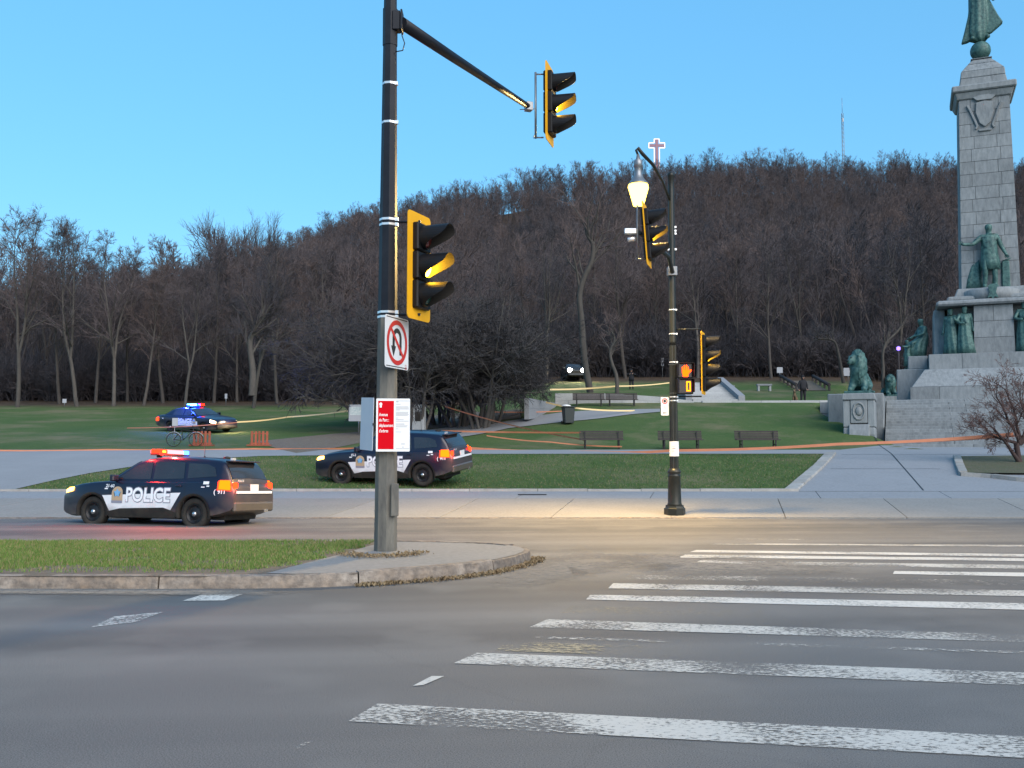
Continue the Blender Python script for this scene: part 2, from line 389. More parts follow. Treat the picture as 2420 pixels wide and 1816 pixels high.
for q, mm in (([(478, 1407), (432, 1422), (575, 1406), (530, 1421)], M_P0), ([(270, 1459), (215, 1484), (385, 1448), (320, 1472)], M_P0), ([(-60, 1543), (-120, 1565), (83, 1526), (30, 1542)], M_P2),
              ([(1020, 1600), (975, 1624), (1050, 1600), (1000, 1622)], M_P1), ([(725, 1756), (690, 1775), (738, 1756), (704, 1774)], M_P2)):
    stripe(q, mm, 'stop_line_dash', n=3)

# ---- gravel and grit swept off the island nose
def grit_material():
    m = bpy.data.materials.new('loose_grit'); nt, N, L = nodes_of(m); b = N['Principled BSDF']; b.inputs['Roughness'].default_value = .95
    t = N.new('ShaderNodeTexCoord'); n = N.new('ShaderNodeTexNoise'); n.inputs['Scale'].default_value = 7; n.inputs['Detail'].default_value = 10; n.inputs['Roughness'].default_value = .8; L.new(t.outputs['Object'], n.inputs['Vector'])
    cr = N.new('ShaderNodeMix'); cr.data_type = 'RGBA'; cr.inputs['A'].default_value = (.36, .32, .275, 1); cr.inputs['B'].default_value = (.19, .165, .14, 1); L.new(n.outputs['Fac'], cr.inputs['Factor']); L.new(cr.outputs['Result'], b.inputs['Base Color'])
    at = N.new('ShaderNodeAttribute'); at.attribute_name = 'edge'
    ad = N.new('ShaderNodeMath'); ad.operation = 'ADD'; L.new(at.outputs['Fac'], ad.inputs[0]); L.new(n.outputs['Fac'], ad.inputs[1])
    r = N.new('ShaderNodeMapRange'); r.inputs['From Min'].default_value = .86; r.inputs['From Max'].default_value = 1.3; L.new(ad.outputs[0], r.inputs['Value'])
    tr = N.new('ShaderNodeBsdfTransparent'); mx = N.new('ShaderNodeMixShader'); L.new(r.outputs[0], mx.inputs[0]); L.new(tr.outputs[0], mx.inputs[1]); L.new(b.outputs[0], mx.inputs[2]); L.new(mx.outputs[0], N['Material Output'].inputs[0])
    return m
M_GRIT = grit_material()
def grit(A, B, n=8):
    o = drape('loose_grit', A, B, M_GRIT, n=n, dz=.009, kind='stuff')
    at = o.data.attributes.new('edge', 'FLOAT', 'POINT'); m_ = len(A)
    vals = []
    for i in range(m_):
        for k in range(n + 1):
            vals.append(.66 * min(1, 3.2 * min(i / (m_ - 1), 1 - i / (m_ - 1))) * min(1, 3.0 * min(k / n, 1 - k / n)))
    at.data.foreach_set('value', vals)
    return o
grit([G(1000, 1385), G(1150, 1345), G(1255, 1318), G(1300, 1298), G(1330, 1290)], [G(1080, 1428), G(1280, 1410), G(1460, 1375), G(1620, 1340), G(1700, 1315)])
grit([G(1300, 1300), G(1500, 1297), G(1800, 1318), G(2100, 1330)], [G(1380, 1395), G(1650, 1400), G(1950, 1375), G(2250, 1365)])
grit([G(-300, 1388), G(0, 1388), G(500, 1390), G(900, 1388)], [G(-300, 1412), G(0, 1412), G(500, 1416), G(950, 1420)])

# ---- median island: kerb stones, grass and concrete
ZI = .138
def GP(px, py, z): 
    d = ray(px, py); t = (z - CAMZ) / d.z; return Vector((d.x * t, d.y * t, z))
near = [GP(px * 1.094, py * 1.094, ZI) for px, py in ((530, 1243), (620, 1242), (700, 1240), (780, 1236.5), (850, 1232), (930, 1226.5), (1000, 1220), (1050, 1213.5), (1090, 1206), (1125, 1198), (1145, 1190), (1146, 1184), (1132, 1179), (1100, 1175), (1050, 1172), (950, 1169), (860, 1167.5), (700, 1166))]
yn = GP(0, 1240 * 1.094, ZI).y; yf = near[-1].y
outline = [Vector((-60, yn, ZI)), Vector((-30, yn, ZI))] + near + [Vector((-30, yf, ZI)), Vector((-60, yf, ZI))]
island = tag(drape('median_island', resample(outline[:len(outline) // 2 + 2], 40), resample(outline[len(outline) // 2 + 1:][::-1], 40), M_DIRT, n=6, dz=0), kind='structure')
for v in island.data.vertices: v.co.z = ZI - .012
kerb = tag(empty('median_kerb'), kind='structure')
def kerb_run(pts, parent, m, wid, top, bot, lo, hi, name='kerb_stone', inward=1):
    """row of separate stones along a line; the line is the outer top edge"""
    pts = [Vector(p) for p in pts]; segs = []
    acc = [0.0]
    for a, b_ in zip(pts, pts[1:]): acc.append(acc[-1] + (b_.xy - a.xy).length)
    def at(d):
        k = 0
        while k < len(pts) - 2 and acc[k + 1] < d: k += 1
        t = (d - acc[k]) / max(1e-6, acc[k + 1] - acc[k]); p = pts[k].lerp(pts[k + 1], t); dr = (pts[k + 1] - pts[k]); dr.z = 0; return p, dr.normalized()
    d = 0.0
    while d < acc[-1] - .2:
        ln = min(rng.uniform(lo, hi), acc[-1] - d)
        n = max(1, int(ln / .3)); mb = MB(); rings = []
        jit = rng.uniform(-.012, .012)
        for i in range(n + 1):
            p, t = at(d + .008 + (ln - .016) * i / n)
            nrm = Vector((-t.y, t.x, 0)) * inward
            tz = (top(p.x, p.y) if callable(top) else top) + jit + rng.uniform(-.004, .004); bz = bot(p.x, p.y) if callable(bot) else bot
            out = p + nrm * rng.uniform(-.008, .012)
            inn = p + nrm * wid
            rings.append([(out.x - nrm.x * .015, out.y - nrm.y * .015, bz), (out.x - nrm.x * .004, out.y - nrm.y * .004, bz * .4 + tz * .6 + rng.uniform(-.01, .01)), (out.x + nrm.x * .012, out.y + nrm.y * .012, tz - .006), (out.x + nrm.x * .03, out.y + nrm.y * .03, tz), (inn.x, inn.y, tz), (inn.x, inn.y, bz)])
        vs = [q for r in rings for q in r]; k6 = 6
        fs = [(i * k6 + k, (i + 1) * k6 + k, (i + 1) * k6 + (k + 1) % k6, i * k6 + (k + 1) % k6) for i in range(n) for k in range(k6)]
        fs += [tuple(range(k6)), tuple(range(n * k6 + k6 - 1, n * k6 - 1, -1))]
        mb.add(vs, fs); me = mb.mesh(name, m)
        bm = bmesh.new(); bm.from_mesh(me); bmesh.ops.recalc_face_normals(bm, faces=bm.faces); bm.to_mesh(me); bm.free()
        link(name, me, parent); d += ln
kerb_run([Vector((-26, yn, ZI))] + near + [Vector((-26, yf, ZI))], kerb, M_KERB, .17, ZI, lambda x, y: H(x, y) - .06, 1.5, 2.3)
# concrete end of the island
conc_near = [p.lerp(Vector((-1.2, 12.2, ZI)), .06) for p in near[1:13]]
bnd = [GP(575 * 1.094, 1238 * 1.094, ZI), GP(660 * 1.094, 1216 * 1.094, ZI), GP(755 * 1.094, 1192 * 1.094, ZI), GP(800 * 1.094, 1178 * 1.094, ZI), GP(840 * 1.094, 1170 * 1.094, ZI)]
far_side = [p.lerp(Vector((-1.2, 12.2, ZI)), .06) for p in near[12:17]]
A = resample(conc_near + [far_side[0]], 24); B = resample(bnd + far_side[::-1], 24)
island_pave = drape('island_pavement', A, B, M_CONC, n=6, dz=0)
for v in island_pave.data.vertices: v.co.z = ZI - .004
# turf on the island: blades as one mass
def blades(name, inside, x0, x1, y0, y1, z, count, h, mats, width=.006):
    n = 0; V = []; Fc = []; MI = []; r = random.Random(5)
    while n < count:
        x, y = r.uniform(x0, x1), r.uniform(y0, y1)
        if not inside(x, y): n += 0.2; continue
        zz = z(x, y) if callable(z) else z
        hh = h * r.uniform(.45, 1.25); a = r.uniform(0, 6.283); l = r.uniform(.1, .8) * hh; b_ = r.uniform(0, 6.283); wd = width * r.uniform(.7, 1.5)
        k = len(V)
        V += [(x - math.cos(a) * wd, y - math.sin(a) * wd, zz - .01), (x + math.cos(a) * wd, y + math.sin(a) * wd, zz - .01), (x + math.cos(b_) * l, y + math.sin(b_) * l, zz + hh)]
        Fc.append((k, k + 1, k + 2)); MI.append(r.choices(range(len(mats)), weights=[6, 3, 2][:len(mats)])[0]); n += 1
    me = bpy.data.meshes.new(name); me.from_pydata(V, [], Fc)
    for m_ in mats: me.materials.append(m_)
    me.polygons.foreach_set('material_index', MI); me.update()
    return link(name, me)
M_BL = [mat('grass_blade', (.11, .19, .04), .8, spec=.15), mat('grass_blade_pale', (.18, .23, .075), .8, spec=.15), mat('grass_blade_dry', (.27, .22, .11), .85, spec=.1)]
M_BL2 = [mat('lawn_blade', (.06, .12, .035), .85, spec=.1), mat('lawn_blade_light', (.09, .145, .05), .85, spec=.1), mat('lawn_blade_dry', (.21, .185, .11), .9, spec=.1)]
bx0, bx1 = bnd[0], bnd[-1]
def in_turf(x, y):
    lim = bnd[0].x + (bnd[-1].x - bnd[0].x) * (y - bnd[0].y) / (bnd[-1].y - bnd[0].y)
    return x < lim - .12 + .12 * math.sin(y * 9) - .55 * max(0, 1 - (y - yn) / .6)
def turf_density(x, y):
    return in_turf(x, y) and (y > yn + .62 + .2 * math.sin(x * 2.3) + .12 * math.sin(x * 7.1) or rng.random() < .12) and (math.sin(x * 1.9 + 2 * math.sin(y * 2.1)) + math.sin(x * 4.3 - y * 3.7) + math.sin(x * .8 + y * 5) > -1.1 or rng.random() < .35)
tag(blades('median_grass', turf_density, -9.5, -2.0, yn + .2, yf - .1, ZI - .012, 70000, .040, M_BL, .007), 'bright green turf on the median island', 'grass', kind='stuff')
# dead weeds and leaves against the kerb and pole
def litter(name, pts, spread, count, label, zf, seed=2):
    r = random.Random(seed); mb = MB()
    for _ in range(count):
        k = r.randrange(len(pts) - 1); p = Vector(pts[k]).lerp(Vector(pts[k + 1]), r.random())
        x, y = p.x + r.gauss(0, spread), p.y + r.gauss(0, spread); z = zf(x, y); a = r.uniform(0, 6.28); s_ = r.uniform(.012, .035); hh = r.uniform(0, .05)
        mb.add([(x, y, z + .003), (x + s_ * math.cos(a), y + s_ * math.sin(a), z + hh), (x + s_ * math.cos(a + 1.1), y + s_ * math.sin(a + 1.1), z + hh * .6 + .004)], [(0, 1, 2)])
    return tag(mb.build(name, M_LEAF), label, 'leaves', kind='stuff')
M_LEAF = mat('dead_leaf', (.17, .11, .055), .9, var=((.27, .20, .11), 6, 2.5))
litter('dead_leaves', [p + (p - Vector((-1.5, 12.2, ZI))).normalized() * .1 for p in near[3:12]], .05, 2200, 'dead leaves and dry weeds along the island kerb', lambda x, y: H(x, y))
litter('dry_weeds', [(-2.1, 12.4, 0), (-1.75, 12.05, 0), (-1.3, 12.2, 0), (-1.2, 12.6, 0)], .08, 700, 'dry weeds round the foot of the signal pole', lambda x, y: ZI, 4)

# ---- far pavement
sidewalk = tag(empty('pavement'), kind='structure')
SK = .22
def slab(x0, x1, y0, y1, m=M_CONC, gap=.012, name='pavement_slab', yb=26.2):
    mb = MB(); n = 4; vs = []
    for j in range(n + 1):
        y = y0 + gap + (y1 - y0 - 2 * gap) * j / n
        for x in (x0 + gap + SK * (y - yb), x1 - gap + SK * (y - yb)): vs.append((x, y, H(x, y) + .02))
    bot = [(x, y, z - .06) for x, y, z in vs]; N_ = len(vs)
    fs = [(2 * j, 2 * j + 1, 2 * j + 3, 2 * j + 2) for j in range(n)]
    fs += [(2 * j, 2 * j + 2, N_ + 2 * j + 2, N_ + 2 * j) for j in range(n)] + [(2 * j + 3, 2 * j + 1, N_ + 2 * j + 1, N_ + 2 * j + 3) for j in range(n)]
    fs += [(1, 0, N_, N_ + 1), (N_ - 2, N_ - 1, 2 * N_ - 1, 2 * N_ - 2)]
    mb.add(vs + bot, fs); return mb.build(name, m, sidewalk)
x = -34.0
while x < 34:
    ln = rng.uniform(2.9, 3.7); slab(x, x + ln, 26.2, 30.2); x += ln
x = -34.0
while x < 34:
    ln = rng.uniform(3.5, 6.0); slab(x, x + ln, 30.2, 32.0, M_PLAZA, name='pavement_strip'); x += ln
far_kerb = tag(empty('street_kerb'), kind='structure')
def kerb_top(x, y): return -.29 - .12 * smooth(4.6, 7.2, x)
kerb_run([(-34, 25.98, 0), (-10, 26.0, 0), (4, 26.0, 0), (12, 26.0, 0), (34, 26.0, 0)], far_kerb, M_KERB, .19, kerb_top, -.56, 1.7, 2.6)
lawn_kerb = tag(empty('lawn_kerb'), kind='structure')
kerb_run([(-34, 31.95, 0), (-8, 32, 0), (9.3, 32, 0)], lawn_kerb, M_KERB2, .2, lambda x, y: .25, .02, 1.6, 2.4)
kerb_run([(9.3, 32.1, 0), (9.9, 33.4, 0), (12.0, 38.0, 0), (14.2, 43.1, 0)], lawn_kerb, M_KERB2, .42, lambda x, y: H(x, y) + .1, lambda x, y: H(x, y) - .1, 1.4, 2.2)
M_IRON = mat('cast_iron', (.03, .03, .032), .6, metal=.6)
mb = MB(); mb.box((0, 0, 0), (.9, .22, .02)); link('drain_grate', mb.mesh('drain_grate', M_IRON), sidewalk, loc=(G(1258, 1173).x, 31.1, H(0, 31.1) + .028))

# ---- plaza, paths
plaza = drape('plaza', [(9.26, 32.0), (9.86, 33.4), (11.96, 38), (14.2, 43.2), (15.4, 46), (17.2, 48), (18.6, 49.6), (20.2, 52.5), (20.4, 58)], [(60, 32.0), (60, 33.4), (60, 38), (60, 43.2), (60, 46), (60, 48), (60, 49.6), (60, 52.5), (60, 58)], M_PLAZA, n=60, dz=.025)
for (a, b_) in (((13.4, 32.2), (19.5, 53)), ((17.5, 32.2), (26, 48)), ((12.2, 37.8), (16.4, 37.8)), ((14.3, 42.8), (30, 42.8)), ((16.6, 47), (30, 47))):
    n = 24; A = [(a[0] + (b_[0] - a[0]) * i / n, a[1] + (b_[1] - a[1]) * i / n) for i in range(n + 1)]
    drape('expansion_joint', A, [(x + .035, y - .04) for x, y in A], M_IRON, n=1, dz=.031, parent=plaza)
lower = [(-60, 32.3), (-24, 32.4)] + [tuple(G(px, py).xy) for px, py in ((0, 1166), (60, 1152), (130, 1136), (210, 1120), (300, 1106), (400, 1093), (500, 1085), (620, 1079))] + [(-2, 43.1), (6, 43.2), (15, 43.25)]
upper = [(p[0], 46.0) for p in lower]; upper[-1] = (15.4, 46.0)
drape('park_path', lower, upper, M_PATH, n=14, dz=.02)
_lowp = [(a, b) for a, b in lower]
tag(blades('lawn_grass', lambda x, y: x < 9.3 + (y - 32) * .42 and y < interp(_lowp, x) - .05, -20, 14, 32.2, 43, H, 56000, .055, M_BL2, .012), 'short lawn grass between pavement and park path', 'grass', kind='stuff')
lo = resample([G(940, 1050), G(1020, 1042), G(1100, 1033), G(1200, 1014), G(1320, 1000), G(1400, 993), G(1490, 981), G(1560, 975)], 18)
up = resample([G(940, 1030), G(1020, 1016), G(1080, 1008), G(1200, 998), G(1260, 986), G(1370, 973), G(1480, 969), G(1560, 968)], 18)
drape('upper_path', lo, up, M_PATH, n=6, dz=.04)
lo = resample([G(700, 1072), G(780, 1062), G(850, 1048), G(920, 1040)], 8); up = resample([G(600, 1045), G(700, 1035), G(790, 1026), G(920, 1016)], 8)
drape('bare_soil', lo, up, M_DIRT, n=3, dz=.02)
# soil under the low trees
lo = resample([G(900, 1030), G(1000, 1016), G(1100, 1003), G(1230, 990)], 10); up = resample([G(860, 992), G(1000, 985), G(1100, 975), G(1240, 968)], 10)
drape('tree_bed_soil', lo, up, M_DIRT, n=6, dz=.035)

# ================================================================== trees
def frusta(segs, n):
    """segs: array (k, 8) p0 p1 r0 r1 -> vertex and quad arrays"""
    S = np.asarray(segs, dtype=np.float64); p0, p1, r0, r1 = S[:, :3], S[:, 3:6], S[:, 6], S[:, 7]
    d = p1 - p0; d /= np.maximum(1e-9, np.linalg.norm(d, axis=1))[:, None]
    ref = np.where(np.abs(d[:, 2:3]) < .9, np.array([[0, 0, 1.0]]), np.array([[1.0, 0, 0]]))
    a = np.cross(d, ref); a /= np.linalg.norm(a, axis=1)[:, None]; b = np.cross(d, a)
    ang = 2 * np.pi * np.arange(n) / n; c, s_ = np.cos(ang), np.sin(ang)
    ring = a[:, None, :] * c[None, :, None] + b[:, None, :] * s_[None, :, None]
    v = np.concatenate([p0[:, None, :] + ring * r0[:, None, None], p1[:, None, :] + ring * r1[:, None, None]], axis=1)
    k = np.arange(len(S))[:, None] * 2 * n; i = np.arange(n)[None, :]; j = (np.arange(n)[None, :] + 1) % n
    q = np.stack([k + i, k + j, k + n + j, k + n + i], axis=-1).reshape(-1, 4)
    return v.reshape(-1, 3), q
def mesh_np(name, parts, m, smooth_=True):
    V = []; Q = []; off = 0
    for v, q in parts:
        V.append(v); Q.append(q + off); off += len(v)
    V = np.concatenate(V); Q = np.concatenate(Q)
    me = bpy.data.meshes.new(name); me.vertices.add(len(V)); me.vertices.foreach_set('co', V.ravel())
    me.loops.add(Q.size); me.loops.foreach_set('vertex_index', Q.ravel().astype(np.int32))
    me.polygons.add(len(Q)); me.polygons.foreach_set('loop_start', np.arange(0, Q.size, 4, dtype=np.int32))
    me.polygons.foreach_set('use_smooth', np.ones(len(Q), dtype=bool) if smooth_ else np.zeros(len(Q), dtype=bool))
    me.materials.append(m); me.update(calc_edges=True); me.validate(); return me

class Tree:
    """bare tree: list of branch pieces by level"""
    def __init__(s, seed): s.r = random.Random(seed); s.segs = {}
    def put(s, lv, a, b, r0, r1): s.segs.setdefault(lv, []).append((*a, *b, r0, r1))
    def limb(s, lv, p, d, length, r0, r1, nseg, wob, up):
        pts = [(p.copy(), r0)]; d = d.normalized()
        for i in range(nseg):
            d = (d + Vector((s.r.gauss(0, wob), s.r.gauss(0, wob), s.r.gauss(0, wob) + up))).normalized()
            q = p + d * (length / nseg); ra = r0 + (r1 - r0) * i / nseg; rb = r0 + (r1 - r0) * (i + 1) / nseg
            s.put(lv, p, q, ra, rb); p = q; pts.append((p.copy(), rb))
        return pts
    def side(s, d, ang):
        a = d.cross(Vector((0, 0, 1)));  a = a.normalized() if a.length > 1e-3 else Vector((1, 0, 0))
        b = d.cross(a).normalized(); th = s.r.uniform(0, 6.283)
        return (d * math.cos(ang) + (a * math.cos(th) + b * math.sin(th)) * math.sin(ang)).normalized()
    def spray(s, lv, p, d, length, r, depth, kids, wob=.12, up=.03, spread=(.4, .95), ratio=(.45, .75)):
        pts = s.limb(lv, p, d, length, r, r * .45, 4 if lv < 3 else 2, wob, up)
        if depth == 0: return
        for k in range(kids):
            t = s.r.uniform(.2, 1.0); i = min(len(pts) - 2, int(t * (len(pts) - 1)))
            q = pts[i][0].lerp(pts[i + 1][0], t * (len(pts) - 1) - i); dd = (pts[i + 1][0] - pts[i][0]).normalized()
            s.spray(lv + 1, q, s.side(dd, s.r.uniform(*spread)), length * s.r.uniform(*ratio) * (1.1 - .35 * t), max(pts[i][1] * .62, s.rmin), depth - 1, kids if depth > 1 else kids, wob, up, spread, ratio)
    rmin = .012

def forest_tree(seed, height, trunk_r, kids=5, depth=3, nb=13, first=.35, lean=0.06, crown=.34, rmin=.013, fork=False, up=.05):
    t = Tree(seed); t.rmin = rmin; r = t.r
    d = Vector((r.gauss(0, lean), r.gauss(0, lean), 1)).normalized()
    stems = []
    if fork:
        tr = t.limb(0, Vector((0, 0, -.3)), d, height * .3, trunk_r, trunk_r * .8, 4, .03, .02)
        for k in range(2):
            dd = (d + Vector((math.cos(k * 3.1 + seed), math.sin(k * 3.1 + seed), 0)) * r.uniform(.16, .3)).normalized()
            stems.append((t.limb(0, tr[-1][0], dd, height * .62, trunk_r * .72, trunk_r * .15, 9, .06, .05), .1))
    else:
        stems.append((t.limb(0, Vector((0, 0, -.3)), d, height * .92, trunk_r, trunk_r * .14, 12, .045, .03), first))
    for pts, f0 in stems:
        for k in range(nb if not fork else nb * 2 // 3):
            u = f0 + (1 - f0) * ((k + r.random()) / nb if not fork else r.random()) ; u = min(u, .985)
            i = min(len(pts) - 2, int(u * (len(pts) - 1))); q = pts[i][0].lerp(pts[i + 1][0], u * (len(pts) - 1) - i)
            ang = r.uniform(.5, .95) * (1.05 - .45 * u)
            L_ = height * crown * (1.15 - .75 * u) * r.uniform(.75, 1.2)
            t.spray(1, q, t.side((pts[i + 1][0] - pts[i][0]).normalized(), ang), L_, max(pts[i][1] * .5, .03), depth - 1, kids, .11, up)
        t.spray(1, pts[-1][0], d, height * .12, trunk_r * .14, depth - 1, kids, .1, up)
    return t
def round_tree(seed, height, trunk_r, rmin=.016):
    """open-grown tree with a round fan of branches"""
    t = Tree(seed); t.rmin = rmin; r = t.r
    tr = t.limb(0, Vector((0, 0, -.3)), Vector((0, 0, 1)), height * .45, trunk_r, trunk_r * .8, 5, .02, .02)
    for k in range(16):
        th = k * 2.4 + r.uniform(-.3, .3); sp = .95 * math.sqrt((k + .5) / 16)
        dd = Vector((math.cos(th) * sp, math.sin(th) * sp, 1)).normalized()
        pts = t.limb(0, tr[-1][0] - Vector((0, 0, r.uniform(0, height * .12))), dd, height * .34 * r.uniform(.92, 1.06), trunk_r * .33, trunk_r * .12, 6, .035, .05)
        for j in range(13):
            i = r.randrange(2, len(pts)); t.spray(1, pts[i][0], t.side((pts[i][0] - pts[i - 1][0]).normalized(), r.uniform(.15, .55)), height * .17 * r.uniform(.75, 1.1), trunk_r * .10, 2, 6, .07, .04, (.25, .6))
    return t
def tree_meshes(t, name, m_wood, m_twig):
    lv = t.segs
    wood = [frusta(lv[0], 8)] + ([frusta(lv[1], 5)] if 1 in lv else [])
    tw = [frusta(lv[k], 3) for k in sorted(lv) if k >= 2]
    return mesh_np(name + '_wood', wood, m_wood), mesh_np(name + '_twigs', tw, m_twig, False)

M_BARK = mat('bark', (.085, .073, .064), .95, var=((.05, .044, .041), 3, 2.5), rand=.3, stretch=(1, 1, .3))
M_BARKL = mat('pale_bark', (.088, .078, .068), .95, var=((.05, .045, .041), 3, 2.5), rand=.25, stretch=(1, 1, .3))
M_TWIG = mat('twig', (.082, .064, .060), .95, rand=.4)
M_WOODT = mat('far_trunk', (.062, .052, .048), .95, rand=.35)
M_UNDER = mat('undergrowth_twig', (.042, .037, .043), .95, rand=.3)
M_TWIGD = mat('dark_twig', (.030, .029, .034), .95, var=((.05, .045, .045), 1.2, 2))
M_BARKD = mat('dark_bark', (.10, .09, .08), .95, var=((.06, .055, .05), 4, 2.5), stretch=(1, 1, .3))

def hue_by_instance(m, ca, cb):
    nt = m.node_tree; N = nt.nodes; L = nt.links; b = N['Principled BSDF']
    oi = N.new('ShaderNodeObjectInfo'); cr = N.new('ShaderNodeValToRGB'); cr.color_ramp.elements[0].color = (*ca, 1); cr.color_ramp.elements[1].color = (*cb, 1)
    e = cr.color_ramp.elements.new(.5); e.color = (*[(x * .55 + y * .45) * 1.25 for x, y in zip(ca, cb)], 1)
    L.new(oi.outputs['Random'], cr.inputs[0]); L.new(cr.outputs[0], b.inputs['Base Color'])
hue_by_instance(M_TWIG, (.040, .039, .047), (.100, .072, .066))
hue_by_instance(M_UNDER, (.030, .030, .038), (.058, .048, .050))
# far wood: one mass of many trees over the hill
src = bpy.data.collections.new('wood_sources')
for k in range(6):
    t = forest_tree(100 + k, 15, .17, kids=4 + k % 2, depth=3, nb=12, first=.42, rmin=.028, fork=(k % 3 == 2), crown=.26 + .02 * k, up=.07)
    allp = [frusta(t.segs[0], 5)] + [frusta(t.segs[q], 3) for q in sorted(t.segs) if q >= 1]
    me_ = mesh_np('wood_source_tree', allp, M_TWIG, False); me_.materials.append(M_WOODT)
    mi = np.zeros(len(me_.polygons), dtype=np.int32); mi[:len(t.segs[0]) * 5] = 1; me_.polygons.foreach_set('material_index', mi)
    o = bpy.data.objects.new('wood_source_tree', me_); src.objects.link(o)
src2 = bpy.data.collections.new('undergrowth_sources')
for k in range(3):
    t = Tree(300 + k); t.rmin = .022
    for j in range(9):
        a = j * 2.4; dd = Vector((math.cos(a) * t.r.uniform(.2, .8), math.sin(a) * t.r.uniform(.2, .8), 1))
        t.spray(1, Vector((math.cos(a) * .5, math.sin(a) * .5, -.1)), dd, t.r.uniform(2.2, 4.0), .035, 2, 6, .13, .03)
    o = bpy.data.objects.new('undergrowth_source', mesh_np('undergrowth_source', [frusta(t.segs[q], 3) for q in sorted(t.segs)], M_UNDER, False)); src2.objects.link(o)
r = random.Random(77); pts = []
for _ in range(60000):
    y = 112 + 330 * (r.random() ** .85); x = r.uniform(-.62, .62) * (y + 30)
    dens = 4200 if y > 160 else 3000
    pts.append((x, y, H(x, y) - .2))
# thin with a grid so that crowns do not coincide
cell = {}; keep = []
for p_ in pts:
    g = 3.9 if p_[1] > 385 else (4.6 if p_[1] > 170 else 5.2)
    key = (int(p_[0] / g), int(p_[1] / g))
    if key in cell: continue
    cell[key] = 1; keep.append(p_)
me = bpy.data.meshes.new('hillside_wood'); me.from_pydata(keep, [], [])
wood = link('hillside_wood', me); tag(wood, 'bare brown wood covering the hillside', 'wood', kind='stuff')
def scatter(obj, src, smin, smax):
    ng = bpy.data.node_groups.new('scatter_trees', 'GeometryNodeTree')
    ng.interface.new_socket('Geometry', in_out='INPUT', socket_type='NodeSocketGeometry'); ng.interface.new_socket('Geometry', in_out='OUTPUT', socket_type='NodeSocketGeometry')
    gi = ng.nodes.new('NodeGroupInput'); go = ng.nodes.new('NodeGroupOutput'); ip = ng.nodes.new('GeometryNodeInstanceOnPoints')
    ci = ng.nodes.new('GeometryNodeCollectionInfo'); ci.inputs['Collection'].default_value = src; ci.inputs['Separate Children'].default_value = True; ci.inputs['Reset Children'].default_value = True
    rr = ng.nodes.new('FunctionNodeRandomValue'); rr.data_type = 'FLOAT_VECTOR'; rr.inputs[0].default_value = (-.05, -.05, 0); rr.inputs[1].default_value = (.05, .05, 6.283)
    rs = ng.nodes.new('FunctionNodeRandomValue'); rs.data_type = 'FLOAT'; rs.inputs[2].default_value = smin; rs.inputs[3].default_value = smax
    ng.links.new(gi.outputs[0], ip.inputs['Points']); ng.links.new(ci.outputs[0], ip.inputs['Instance']); ip.inputs['Pick Instance'].default_value = True
    ng.links.new(rr.outputs[0], ip.inputs['Rotation']); ng.links.new(rs.outputs[1], ip.inputs['Scale']); ng.links.new(ip.outputs[0], go.inputs[0])
    md = obj.modifiers.new('scatter', 'NODES'); md.node_group = ng
scatter(wood, src, .62, 1.35)
und = []
for _ in range(2600):
    y = 109 + 70 * r.random() ** 1.4; x = r.uniform(-.60, .60) * (y + 10); und.append((x, y, H(x, y) - .1))
me = bpy.data.meshes.new('undergrowth'); me.from_pydata(und, [], [])
under = tag(link('undergrowth', me), 'dark bare undergrowth along the foot of the wooded hill', 'undergrowth', kind='stuff')
scatter(under, src2, .7, 1.3)

# ================================================================== signals, poles, signs
S94 = 2420 / 2212
M_BLACK = mat('black_housing', (.005, .005, .006), .5, var=((.010, .010, .012), 5, 2), spec=.25)
M_VISIN = mat('visor_inside', (.035, .033, .03), .6)
M_YEL = mat('signal_yellow', (.88, .43, .012), .6, var=((.74, .36, .012), 3, 2), spec=.2)
M_GALV = mat('galvanised_steel', (.30, .31, .33), .45, metal=.7, var=((.18, .19, .2), 6, 2))
M_BAND = mat('stainless_band', (.75, .75, .76), .3, metal=.6)
M_POLE = mat('dark_painted_steel', (.006, .007, .012), .5, var=((.013, .015, .022), 4, 2.5), spec=.3)
M_POLEC = mat('weathered_pole_concrete', (.115, .11, .10), .85, var=((.05, .048, .046), 3, 2.6), var2=((.17, .16, .135), 7, 3), bump=(30, .4, .01), stretch=(1, 1, .25))
M_LENSR = mat('red_lens', (.09, .006, .006), .25, coat=.5)
M_LENSG = mat('green_lens', (.004, .04, .03), .25, coat=.5)
M_LENSY = mat('amber_lens', (.12, .06, .004), .25, coat=.5)
M_AMBER = emis('amber_light', (1.0, .50, .02), 26)
M_WHITE = mat('white_sheeting', (.74, .74, .74), .5, var=((.62, .62, .63), 3, 2), spec=.4)
M_RED = mat('red_sheeting', (.52, .018, .012), .5)
M_INK = mat('black_ink', (.012, .012, .013), .6)

def rrect(w, h, r, n=5):
    out = []
    for cx, cy, a0 in ((w / 2 - r, h / 2 - r, 0), (-w / 2 + r, h / 2 - r, 90), (-w / 2 + r, -h / 2 + r, 180), (w / 2 - r, -h / 2 + r, 270)):
        for k in range(n + 1):
            a = rad(a0 + 90 * k / n); out.append((cx + r * math.cos(a), cy + r * math.sin(a)))
    return out
FACE_X = Matrix(((0, 0, 1, 0), (1, 0, 0, 0), (0, 1, 0, 0), (0, 0, 0, 1)))     # plane (x, y) -> (y, z), normal +x
FACE_Y = Matrix(((1, 0, 0, 0), (0, 0, -1, 0), (0, 1, 0, 0), (0, 0, 0, 1)))    # plane (x, y) -> (x, z), normal -y

